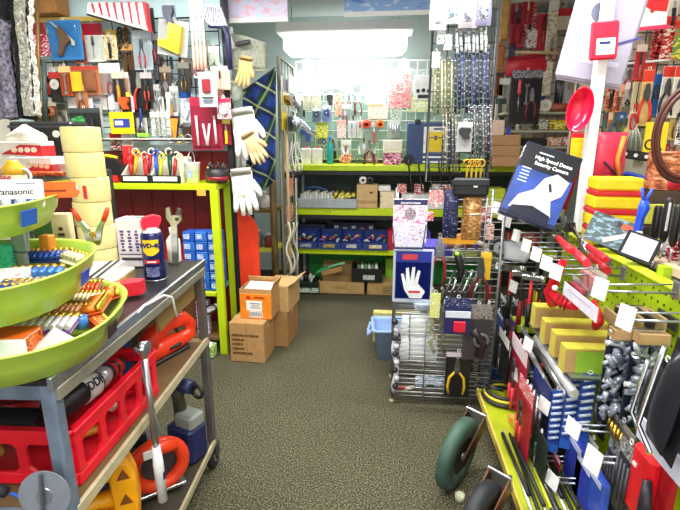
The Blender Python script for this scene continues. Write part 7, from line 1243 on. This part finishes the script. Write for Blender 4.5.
for k in range(9): MB().tube([(0, 0, 0), (-.03+.008*k, -.004*k, -.08), (-.07+.017*k, -.004*k, -.2-.01*(k % 2))], .005, M('#8f9a82' if k % 2 else '#c4c8b4', .4, .3), 6).build('wire_strand', t)
m, w, h = rect(644, 122, 667, 155, ('Y', 2.9)); t = thing('yellow_sign', 'yellow sign card with black capital letters on the right grid', 'sign', m); MB().box((0, 0, -h/2), (w, .006, h), M('#f4d81c', .45), .002).build('sign_card', t); text('CL', .085, M('#2a2410', .5), t, (-.01, -.0035, -h*.70), bold=.001); MB().box((.02, -.004, -h*.27), (.012, .002, h*.35), M('#c8541c', .5)).build('orange_mark', t)
t = thing('star_nut_pack', 'black strip with white stars under the yellow sign', 'tool strip', TM(at(640, 156, Y=2.9), 0, 0, 8)); MB().box((0, 0, 0), (.26, .02, .05), M('#1a1a1c', .4), .004).build('strip_body', t); [MB().disc((-.09+.06*i, -.012, 0), .012, .004, PAPER, 6).build('white_star', t) for i in range(4)]
t = thing('red_drybag', 'pinkish red plastic bag with an orange stripe right of the white post', 'bag', TM(at(610, 132, Y=2.62))); MB().pillow(.19, .27, .09, M('#dc3452', .35), wr=.25).build('bag_body', t); MB().tube([(.05, -.05, -.02), (.03, -.055, -.14), (.06, -.05, -.25)], .012, M('#f0963c', .4), 7).build('orange_stripe', t); MB().tube([(-.03, -.05, -.15), (.06, -.05, -.24)], .006, M('#3a1a22', .4), 6).build('dark_cord', t)
t = thing('hanging_hat_pack', 'white pack with a red edge and red cloth hanging at the top right', 'pack', TM(at(643, 14, Y=2.85), 0, 0, -4)); MB().box((0, 0, 0), (.24, .02, .14), M('#f3ece4', .4), .004).build('white_panel', t); MB().box((0, -.012, -.075), (.26, .006, .02), M('#d83a5c', .4)).build('red_edge', t); MB().prism([(-.05, .07), (.12, .07), (.11, .0), (.04, .01)], .03, M('#d0262c', .5)).build('red_cloth', t)
for k in range(3): MB().disc((-.06+.05*k, -.012, .01), .012, .003, M('#b04a4a', .5), 8).build('printed_dot', t)
q = MB(); [q.tube([at(622, 64, Y=3.0), at(690, 58, Y=3.0)], .007, M('#dedcd8', .4), 6)]; solo(q, 'hanging_rail', 'pale hanging rail across the right grid panel', 'rail')
# ------------------------------------------------------------------ back right corner: frontal goods
BR = ('Y', 4.72); g = grid('wire_grid_panel', 'wire grid panel in the back right corner with red packs', 'grid panel', 1.02, 1.92, 1.36, 2.7, TM((0, 4.82, 0)), M('#55504c', .4, .3), .1, .004, .008); MB().box((1.47, .03, 2.03), (.9, .012, 1.34), M('#d9c4b6', .6, 0, .1, 5)).build('backing_sheet', g)
for i, (x0, x1, y0, y1, c, l) in enumerate(((494, 504, -8, 46, '#e8bd7a', 'long pale wooden handle at the back right, left one'), (501, 510, -6, 40, '#dca85c', 'long pale wooden handle at the back right, right one'), (495, 505, 46, 70, '#b86a30', 'brown wooden mallet head pack below the pale handles'))): hang((x0, y0, x1, y1), ('Y', 4.6), l, 'wooden_haft', 'tool haft', lambda h, w: [('shaft', MB().box((0, 0, -h/2), (w*.8, .04, h), M(c, .5, 0, .12, 14), .012)), ('grip_end', MB().box((0, -.002, -h*.95), (w*.9, .05, h*.1), M('#c89048', .5), .01))], tab=False)
t = hang((511, 6, 524, 48), BR, 'crimson card with cutters near the ceiling at the back right', 'carded_cutters', 'tool pack', lambda h, w: [('backing_card', MB().box((0, 0, -h/2), (w, .006, h), M('#c41c3c', .4)))]+shift(cutters(h*.8, '#8a1428'), (0, -.02, -.1*h))); t = hang((524, 2, 536, 34), BR, 'red and white card with a dark knife at the back right', 'carded_knife', 'tool pack', lambda h, w: [('backing_card', MB().box((0, 0, -h/2), (w, .006, h), PR('#d02a40', '#f4e4e4', '#5a1420', 22)))]+shift(knife(h*.8, '#2a2430'), (0, -.02, -.1*h)))
t = hang((536, 14, 550, 50), BR, 'crimson card with a red screwdriver at the back right', 'carded_driver', 'tool pack', lambda h, w: [('backing_card', MB().box((0, 0, -h/2), (w, .006, h), M('#c8203a', .4)))]+shift(driver(h*.85, '#5a1220'), (0, -.02, -.06*h))); pack((552, 8, 572, 30), BR, 'beige card with a red header behind the leaflets', '#e0cdb8', None, '#d42434', .35); pack((526, 30, 537, 48), BR, 'white little card with clip between the crimson cards', PR('#f2eeee', '#a84a5a', None, 24), None)
t = thing('claw_hammer', 'horizontal hammer with a pale handle laid above the red pouch', 'hammer', TM(at(509, 52, Y=4.62)) @ Matrix.Rotation(R(-88), 4, 'Y')); kids(t, hammer(.42, '#dfc498', M('#4a4a66', .4, .5), .22))
m, w, h = rect(505, 55, 545, 74, ('Y', 4.68)); t = thing('red_pouch', 'wide bright red pouch at the back right under the hammer', 'pouch', m @ Matrix.Rotation(R(-6), 4, 'Y')); MB().pillow(w, h, .06, M('#d01f38', .4), wr=.1).build('pouch_body', t); MB().box((0, -.032, -.03), (w*.9, .004, .012), M('#8a1224', .4)).build('seam', t)
t = pack((510, 70, 541, 124), ('Y', 4.40), 'large black tool pack with pliers and red grips at the back right', '#221c26', lambda h, w: shift(pliers(h*.75, '#7a2434', STEEL), (.22*w, 0, -.2*h))+shift(driver(h*.8, '#d84458'), (-.3*w, 0, 0))+shift(spanner(h*.5), (0, 0, -.1*h)), PR('#35303a', '#b8b4bc', None, 40), .14); MB().box((-.12, -.006, -.52), (.03, .01, .1), M('#3444b8', .4)).build('blue_corner', t)
for r_, l, c, tl, hd in [((538, 68, 546, 100), 'blue gripped cutter card behind the black tool pack', '#3a5aa8', lambda h, w: pliers(h, '#2a54b4'), None), ((545, -6, 555, 96), 'very tall off-white slim pack at the back right', PR('#ece4d2', '#c8b89a', None, 10), None, '#f4efe2'), ((555, 70, 564, 106), 'dark card of bits behind the tall off-white pack', '#2a2c3a', lambda h, w: bits(h, 4, w), '#5a5c6a'), ((564, 74, 573, 104), 'white card with pale pliers beside the dark bit card', '#efe9ea', lambda h, w: pliers(h, '#d8d0d4'), '#4a3c44'), ((573, 76, 581, 100), 'brown card with wooden tool above the red bowl', '#b8906a', lambda h, w: trowel(h), '#e8dccc'), ((586, 78, 594, 104), 'beige card with red tip just left of the white post', '#d8b898', lambda h, w: driver(h, '#c85a3a'), None)]: pack(r_, BR, l, c, tl, hd, .15)
# shelf of small boxes in the back right
BS = thing('small_goods_shelf', 'narrow shelf of small goods in the back right corner', 'shelf', TM((1.38, 4.55, 0)))
for z in (at(545, 112, Y=4.5).z, at(545, 130, Y=4.5).z, at(545, 146, Y=4.5).z): MB().box((.02, .02, z-.012), (.74, .24, .02), M('#a8a890', .5)).build('shelf_board', BS)
for x in (-.34, .38): MB().box((x, .12, 1.62), (.03, .03, .6), M('#4a4a48', .5)).build('upright', BS)
def bs(px, py, s, label, m, **k):
    p = at(px, py, Y=4.5); return carton((p.x, 4.52, p.z+.002), s, label, 0, mat=m, tape=None, **k)
t = thing('white_reel', 'round white reel standing on the back right shelf', 'reel', TM((at(545, 105, Y=4.5).x, 4.5, at(545, 112, Y=4.5).z+.055))); MB().disc((0, 0, 0), .052, .05, M('#f0f0e0', .4), 22).build('reel_side', t); MB().disc((0, -.028, 0), .02, .006, M('#c8c8b0', .4), 14).build('reel_core', t)
t = thing('brown_roll', 'reddish brown roll lying on the back right shelf', 'roll', TM((at(562, 107, Y=4.5).x, 4.5, at(545, 112, Y=4.5).z+.039))); MB().tube([(-.1, 0, 0), (.1, 0, 0)], .036, M('#a8543a', .5), 14).build('roll_body', t); MB().disc((-.1, 0, 0), .02, .01, M('#e0b890', .5), 10, 'X').build('roll_core', t)
bs(556, 130, (.14, .12, .085), 'yellow printed carton on the back right shelf', PR('#e8d03a', '#8a6a1c', '#f6f0c8', 20)); bs(541, 130, (.1, .1, .09), 'white and black small carton left of the yellow one', PR('#eeeedd', '#3a3a30', None, 24)); bs(569, 130, (.06, .1, .09), 'green carton right of the yellow printed one', M('#3c6a44', .5)); bs(524, 130, (.12, .1, .09), 'grey white carton at the left of the middle back shelf', PR('#dcdccc', '#6a6a5c', None, 24)); bs(534, 146, (.2, .1, .06), 'black flat carton on the lowest back right shelf', M('#1c1e1c', .5)); bs(553, 146, (.12, .1, .075), 'cream striped carton on the lowest back right shelf', PR('#e6dcc0', '#a83c2c', None, 24)); bs(567, 146, (.10, .1, .08), 'white toned box at the right of the lowest back right shelf', PR('#f0e8e0', '#c03434', '#2c3a2c', 24))
# kraft cartons stack and paper
for i in range(3): p = at(502, 176-10.5*i, Y=4.35); t = carton((p.x, 4.4, ZS[0]+.002+.092*i), (.27, .2, .09), f'flat kraft carton in the stack of three behind the camera box, {["lowest", "middle", "topmost"][i]} one', 0, mat=M('#b98c62', .7, 0, .05), tape=None)
t = pack((490, 120, 504, 141), ('Y', 4.35), 'pale pink paper sheet standing on the kraft carton stack', M('#e8c8b8', .6, 0, .04), None, name='paper_sheet', cat='paper', clear=False)
t = carton((at(488, 205, Y=4.5).x, 4.56, Z2), (.28, .2, .2), 'lime yellow carton on the second shelf behind the wire rack', 0, mat=M('#c8d838', .5), tape=None); t = carton((at(521, 210, Y=4.5).x, 4.56, Z2), (.22, .2, .16), 'terracotta carton on the second shelf at the right', 0, mat=PR('#b05a3a', '#e8c8a0', '#4a201c', 16), tape=None); t = carton((at(490, 249, Y=4.5).x+.30, 4.58, Z3), (.3, .2, .18), 'dark red carton on the third shelf behind the wire rack', 0, mat=PR('#7a2430', '#c87a60', '#2a1418', 16), tape=None); t = carton((at(547, 212, Y=4.5).x, 4.56, Z2), (.2, .2, .2), 'lime and dark carton on the second shelf at the far right', 0, mat=M('#b4cc34', .5), tape=None)
# ------------------------------------------------------------------ further carded goods that crowd the panels
def fill(rows, plane, where, sz):
    for x, y, c, tl, nm in rows:
        w, h = sz if not isinstance(y, tuple) else y[1]; yy = y if not isinstance(y, tuple) else y[0]
        tools = {'pl': lambda h_, w_: pliers(h_, c[1]), 'dr': lambda h_, w_: driver(h_, c[1]), 'kn': lambda h_, w_: knife(h_, c[1]), 'br': lambda h_, w_: brush(h_, c[1]), 'sc': lambda h_, w_: scissors(h_, c[1]), 'cu': lambda h_, w_: cutters(h_, c[1]), 'tr': lambda h_, w_: trowel(h_, c[1]), 'sp': lambda h_, w_: spanner(h_), 'bi': lambda h_, w_: bits(h_, 4, w_), 'di': lambda h_, w_: discs(min(h_, w_)*.95, c[1]), 'ca': lambda h_, w_: cable(h_, w_, c[1]), 'ha': lambda h_, w_: hammer(h_, c[1]), 'co': lambda h_, w_: coil(min(h_, w_), c[1])}
        pack((x-w/2, yy, x+w/2, yy+h), plane, f'{nm} {where}', c[0], tools[tl], c[2], .2)
fill([(516, -4, ('#d8364c', '#3a1a20', '#f2e2e0'), 'pl', 'rose card with black grips'), (528, -6, ('#c21f36', '#e8d0a0', '#8a1020'), 'dr', 'wine red card with cream driver'), (562, -8, ('#ead9c6', '#b83a2a', '#d8303c'), 'cu', 'sand card with rust cutters'), (573, 32, ('#f2e6da', '#5a3a2a', '#b8283a'), 'kn', 'ivory card with brown knife'), (551, 34, ('#d9c8b8', '#a02a3a', None), 'sc', 'taupe card with wine scissors'), (519, 74, ('#3a3440', '#c8303c', '#6a6474'), 'di', 'charcoal card with red disc'), (587, 108, ('#e2b890', '#8a3a2a', '#f0e4d0'), 'br', 'peach card with brown brush'), (585, 52, ('#f0d8c0', '#d8502c', '#e8e0d8'), 'tr', 'pale peach card with trowel'), (595, 100, ('#c83c3c', '#f0e0d0', '#f4e8dc'), 'pl', 'brick card with white pliers'), (504, 78, ('#cfd2c0', '#4a5a3a', '#f0f0e8'), 'sp', 'sage card with spanner'), (500, 98, ('#e8e6d4', '#2a4a2a', '#3a5a3a'), 'br', 'bone card with green brush'), (506, 118, ('#dcd6c4', '#3a3a34', None), 'bi', 'putty card of bits'), (498, 66, ('#a8562c', '#3a2010', '#d89858'), 'ha', 'copper card with hammer')], ('Y', 4.76), 'on the back right panel', (11, 30))
fill([(648, -6, ('#e8d8c4', '#a82a30', '#c8242c'), 'pl', 'tan card with crimson pliers'), (660, -10, ('#3f7a3a', '#e8d030', '#d82c24'), 'cu', 'green card with yellow cutters'), (673, -8, ('#f0e4d0', '#1c1c20', '#d8242a'), 'kn', 'oat card with black knife'), (640, 44, ('#c8242c', '#2a1a1c', '#f0dcd0'), 'dr', 'scarlet card with black driver'), (648, 62, ('#e8b878', '#7a3a1c', '#d83c28'), 'tr', 'apricot card with trowel'), (612, 112, ('#d87a3a', '#3a5a6a', '#f0d8b0'), 'ca', 'orange card with teal cable'), (626, 118, ('#6f8a5a', '#d8c040', '#3a4a34'), 'di', 'olive card with yellow disc'), (668, 122, ('#e8e0c8', '#c82c24', '#2a2a2c'), 'sc', 'buff card with red scissors'), (640, 132, ('#d8d4b0', '#4a6a3a', '#8a9a60'), 'bi', 'khaki card of bits'), (676, 104, ('#d8b060', '#20242c', '#e84028'), 'cu', 'mustard card with dark cutters'), (628, 60, ('#e4ded8', '#b83038', '#5a5a64'), 'pl', 'pearl card with red pliers'), (616, 62, ('#f0cfa8', '#c8482c', '#e03428'), 'br', 'melon card with rust brush')], ('Y', 3.06), 'on the right grid panel', (11, 36))
fill([(33, 62, ('#7a3a24', '#e8c890', '#c85a2c'), 'br', 'chestnut card with cream brush'), (88, 62, ('#e8e2d8', '#3a3a3c', '#c8c0b4'), 'dr', 'stone card with black driver'), (112, 30, ('#eadfb8', '#6a4a1c', '#d8b02c'), 'sp', 'straw card with spanner'), (124, 72, ('#c8a088', '#6a2a24', '#e8d8cc'), 'pl', 'blush card with maroon pliers'), (139, 28, ('#b8c0c8', '#3a4a5a', '#8a2a3a'), 'cu', 'steel blue card with dark cutters'), (158, 84, ('#d8d4cc', '#8a8478', '#f0eee8'), 'bi', 'grey white card of bits'), (172, 92, ('#e4e6e0', '#b07a3a', '#c8ccc4'), 'kn', 'chalk card with amber knife'), (186, 58, ('#6a5648', '#c8b8a0', '#a89880'), 'ha', 'umber card with pale hammer'), (205, 40, ('#d8d8cc', '#5a6a5a', '#a8b0a0'), 'pl', 'moss white card with grey pliers'), (214, 46, ('#c2ccb8', '#3a5a48', '#e8e8dc'), 'sc', 'pale sage card with green scissors'), (206, 60, ('#e0d8c0', '#7a2a34', '#9a3a3c'), 'dr', 'cream card with wine driver'), (160, 62, ('#4a4a4c', '#c8a83c', '#8a8a88'), 'sp', 'graphite card with spanner'), (52, 100, ('#5a4a3c', '#b86a3a', '#c8b8a4'), 'co', 'cocoa card with copper coil'), (62, 104, ('#c8bca8', '#3a3a38', '#8a7a68'), 'ca', 'mocha card with dark cable'), (142, 112, ('#d8d0c8', '#2a3a7a', '#5a5a64'), 'br', 'fog card with blue brush'), (126, 118, ('#e8dcd0', '#c23a2c', '#b8a898'), 'tr', 'shell card with trowel')], ('Y', 3.335), 'on the left grid panel', (11, 28))
fill([(299, 96, ('#8a9a94', '#2a3a3c', '#c8d0cc'), 'sp', 'sea grey card with spanner'), (308, 60, ('#e6ebe8', '#7a8a8a', None), 'bi', 'frost card of bits'), (345, 104, ('#a8bcb0', '#7a2a2c', '#e8ece8'), 'pl', 'mint card with dark red pliers'), (353, 110, ('#c4d0c8', '#3a4a4a', '#8aa09a'), 'dr', 'eggshell card with dark driver'), (374, 122, ('#9ab0a8', '#c8502c', '#d8e0dc'), 'kn', 'jade grey card with orange knife'), (396, 126, ('#8fa49c', '#4a4a50', '#e4eae6'), 'cu', 'lichen card with dark cutters'), (322, 124, ('#b8c4bc', '#2a3a6a', '#7a8a90'), 'sc', 'silver green card with navy scissors'), (333, 138, ('#a4b4ac', '#6a4a3a', None), 'br', 'dusty green card with brown brush'), (346, 140, ('#c8d4cc', '#9a3a34', '#e8ece6'), 'dr', 'pale mint card with red driver'), (364, 132, ('#b0c0b8', '#3a5a4a', '#8a9a94'), 'tr', 'grey mint card with trowel'), (404, 60, ('#eef2ee', '#9aa4a4', None), 'sp', 'snow card with spanner'), (378, 62, ('#f0f2ee', '#b0b8b4', None), 'bi', 'white mint card of bits')], ('Y', 4.77), 'on the white grid panel', (10, 22))
# darker goods that crowd the lower hooks of the gondola and the lower cart shelf
low = [((533, 400, 545, 452), .86, '#16171c', 'dr', '#c8303c', 'jet black card with red driver low'), ((546, 424, 556, 470), .90, '#20242c', 'cu', '#3a6ab0', 'slate card with blue cutters low'), ((586, 436, 597, 472), .92, '#1c1a20', 'kn', '#e0b020', 'ink black card with yellow knife low'), ((556, 470, 566, 500), .90, '#3a2a20', 'sp', None, 'dark brown card with spanner low'), ((596, 396, 606, 440), .93, '#262830', 'bi', None, 'graphite grey card of bits low'), ((520, 330, 531, 362), .88, '#1a1c22', 'pl', '#c02030', 'coal card with crimson pliers low'), ((512, 300, 521, 328), .90, '#22202a', 'cu', '#e8c030', 'dusk card with yellow cutters low'), ((524, 296, 534, 322), .92, '#2a2024', 'dr', '#d83030', 'dark plum card with scarlet driver low'), ((500, 296, 508, 324), .88, '#101216', 'pl', '#2a4a9c', 'soot card with blue pliers low'), ((618, 430, 630, 470), .93, '#2c2a2e', 'di', '#8a8a90', 'iron grey card with grey disc low'), ((538, 436, 547, 470), .92, '#7a1c2c', 'kn', '#20242a', 'burgundy card with black knife low'), ((566, 452, 576, 486), .94, '#c0902c', 'bi', None, 'ochre card of bits low'), ((640, 420, 654, 470), .93, '#1e1f26', 'pl', '#6a6a72', 'midnight card with grey pliers low')]
for r_, X, c, tl, tc_, nm in low:
    tools = {'pl': lambda h_, w_: pliers(h_, tc_), 'dr': lambda h_, w_: driver(h_, tc_), 'kn': lambda h_, w_: knife(h_, tc_), 'cu': lambda h_, w_: cutters(h_, tc_), 'sp': lambda h_, w_: spanner(h_), 'bi': lambda h_, w_: bits(h_, 4, w_), 'di': lambda h_, w_: discs(min(h_, w_)*.95, tc_)}
    pack(r_, ('X', X), f'{nm} on the gondola pegboard', c, tools[tl], '#d8d8d4' if len(nm) % 3 == 0 else None, .18)
for i in range(9):
    x0 = .585+.043*i; q = MB(); q.tube([(x0, 2.02-.03*(i % 2), .172), (x0+.01, 1.62-.05*(i % 3), .172)], .009, [BLACK, M('#26262a', .5), M('#4a4a4c', .3, .7)][i % 3], 6); solo(q, 'black_rod', f'dark rod lying on top of the long rods, {ordn[i]} from the aisle side', 'rod', group='dark rods on the base shelf')
for i, (x, y, rz, c, l) in enumerate(((-1.16, 1.02, 10, '#1a1b22', 'black hand planer in the shade at the near lower cart shelf'), (-1.25, 1.2, 5, '#20264a', 'navy drill body under the red crate on the lower cart shelf'), (-1.14, 1.74, 0, '#2a2a2e', 'charcoal sander body behind the heat gun on the lower cart shelf'))):
    t = thing('power_tool', l, 'power tool', TM((x, y, LS+.004), rz)); MB().tube([(-.08, 0, .05), (0, 0, .07), (.08, 0, .06)], [.036, .046, .034], M(c, .4), 12).build('motor_body', t); MB().tube([(-.04, 0, .08), (-.06, 0, .15), (-.02, 0, .19)], [.024, .022, .02], M(c, .4), 10).build('grip', t); MB().tube([(.08, 0, .06), (.13, 0, .055)], [.02, .012], STEEL, 8).build('chuck', t); MB().box((-.0, -.04, .07), (.05, .012, .02), M('#b8bcc4', .4), .002).build('plate', t)
fill([(80, 34, ('#8a3a2c', '#e0c080', '#c8502c'), 'dr', 'rust card with cream driver'), (119, 72, ('#2c2420', '#c8902c', '#d8c8a8'), 'kn', 'espresso card with amber knife'), (128, 44, ('#5a3c1c', '#2a1c10', '#b88a4a'), 'ha', 'tobacco card with dark hammer'), (153, 34, ('#3a3436', '#b02a34', '#8a8488'), 'pl', 'smoke card with red pliers'), (184, 62, ('#2a2824', '#8a6a3a', '#6a665c'), 'cu', 'peat card with brown cutters'), (166, 66, ('#4a3a30', '#c8a070', '#8a7a68'), 'tr', 'bark card with trowel'), (199, 48, ('#f0ece4', '#b83a3a', '#e8b8a8'), 'sc', 'milk card with red scissors'), (66, 66, ('#b84a1c', '#3a2a1c', '#f0c080'), 'sp', 'burnt orange card with spanner'), (96, 98, ('#d8d0c4', '#3a6a9a', '#8a98a8'), 'br', 'pebble card with blue brush'), (56, 72, ('#1c1a1c', '#e8e0d8', '#c02a2c'), 'di', 'onyx card with pale disc'), (147, 72, ('#241c1c', '#d83a2c', '#a8a0a0'), 'cu', 'sable card with scarlet cutters'), (212, 92, ('#c83a54', '#f4e8ec', '#f0d0d8'), 'kn', 'raspberry card with white knife'), (40, 100, ('#7a5a34', '#2a2420', '#c8a878'), 'ca', 'walnut card with black cable'), (82, 84, ('#c87a4a', '#5a2a1c', '#e8c8a0'), 'pl', 'terracotta card with maroon pliers')], ('Y', 3.29), 'on the left wire panel', (12, 30))
# more battery packs that fill the trays, and cartons on the far part of the right counter
for (px, py, Z, s, rz, c, cell, n, l) in ((112, 289, 1.115, (.11, .06, .035), -62, '#b8400f', '#ee7a24', 6, 'orange cell pack at the far tip of the lowest tray'), (62, 306, 1.12, (.15, .05, .035), 10, '#8c2a18', '#e0a070', 11, 'tan and maroon cell strip in the middle of the lowest tray'), (100, 318, 1.10, (.08, .05, .03), -40, '#7a1c14', '#e86a2a', 5, 'small dark red cell pack near the lowest tray sticker'), (22, 300, 1.14, (.16, .05, .03), 8, '#4a3a8a', '#f0e8f0', 10, 'white cells on a violet card under the middle tray rim'), (75, 254, 1.24, (.10, .05, .03), -30, '#e8e4c8', '#d8c8a0', 5, 'cream cell pack at the tip of the middle tray'), (28, 268, 1.225, (.09, .05, .03), 20, '#c8402a', '#d0d4dc', 5, 'red carded silver cells beside the tray post'), (22, 281, 1.22, (.10, .045, .03), 14, '#d8e0ea', '#2a4a9c', 6, 'navy cell strip at the front rim of the middle tray')):
    p = at(px, py, Z=Z); battery_pack((p.x, p.y, Z-.02), s, rz, l, c, cell, n, rx=14)
for i, (x, y, s, c, l) in enumerate(((1.45, 1.5, (.22, .16, .14), '#b98a58', 'kraft carton on the near part of the right counter'), (1.72, 1.62, (.2, .2, .2), '#c8303a', 'red carton on the near part of the right counter'), (1.5, 1.78, (.18, .14, .1), '#2c4a8c', 'blue carton in the middle of the right counter'), (1.74, 1.95, (.22, .18, .16), '#e0d8c4', 'cream carton in the middle of the right counter'), (1.5, 2.05, (.2, .12, .12), '#3a6a3c', 'green carton beside the lime board on the right counter'))): carton((x, y, CZ), s, l, 8*i-12, mat=PR(c, '#f2ede4', '#2a2a30', 22, seed=i), tape=None)
# ------------------------------------------------------------------ camera, light, view
cd = bpy.data.cameras.new('camera'); cam = bpy.data.objects.new('camera', cd); COL.objects.link(cam)
cd.sensor_fit = 'HORIZONTAL'; cd.sensor_width = 36; cd.lens = FPX/680*36; cd.clip_start = .02
cam.matrix_world = Matrix(((RT.x, UP.x, -FW.x, CAM.x), (RT.y, UP.y, -FW.y, CAM.y), (RT.z, UP.z, -FW.z, CAM.z), (0, 0, 0, 1)))
SC.camera = cam
w = bpy.data.worlds.new('daylight'); w.use_nodes = True; SC.world = w
w.node_tree.nodes['Background'].inputs[0].default_value = (.86, .93, 1, 1); w.node_tree.nodes['Background'].inputs[1].default_value = WORLD_ST
def area(name, loc, rot, sx, sy, e, col=(1, 1, 1)):
    l = bpy.data.lights.new(name, 'AREA'); l.shape = 'RECTANGLE'; l.size = sx; l.size_y = sy; l.energy = e; l.color = col
    o = bpy.data.objects.new(name, l); COL.objects.link(o); o.location = loc; o.rotation_euler = [R(a) for a in rot]; return o
area('shop_front_daylight', (.0, -1.45, 1.5), (90, 0, 0), 3.6, 2.2, FRONT_E, (1, .98, .95))
for i, (x, y, z) in enumerate(LAMPS): area('fluorescent_light', (x, y, z-(.215 if i == 0 else .075)), (0, 0, 0), 1.2, .16, LAMP_E*(.5, .72, 1, 1)[i], (1, 1, .97))  # second and third belong to the lamps added out of view
SC.view_settings.view_transform = 'Standard'; SC.view_settings.look = 'None'; SC.view_settings.gamma = 1.0; SC.view_settings.exposure = EXPOSURE
SC.view_settings.use_curve_mapping = False
SC.cycles.use_denoising = True; SC.cycles.max_bounces = 6; SC.cycles.transparent_max_bounces = 12; SC.cycles.sample_clamp_indirect = 6
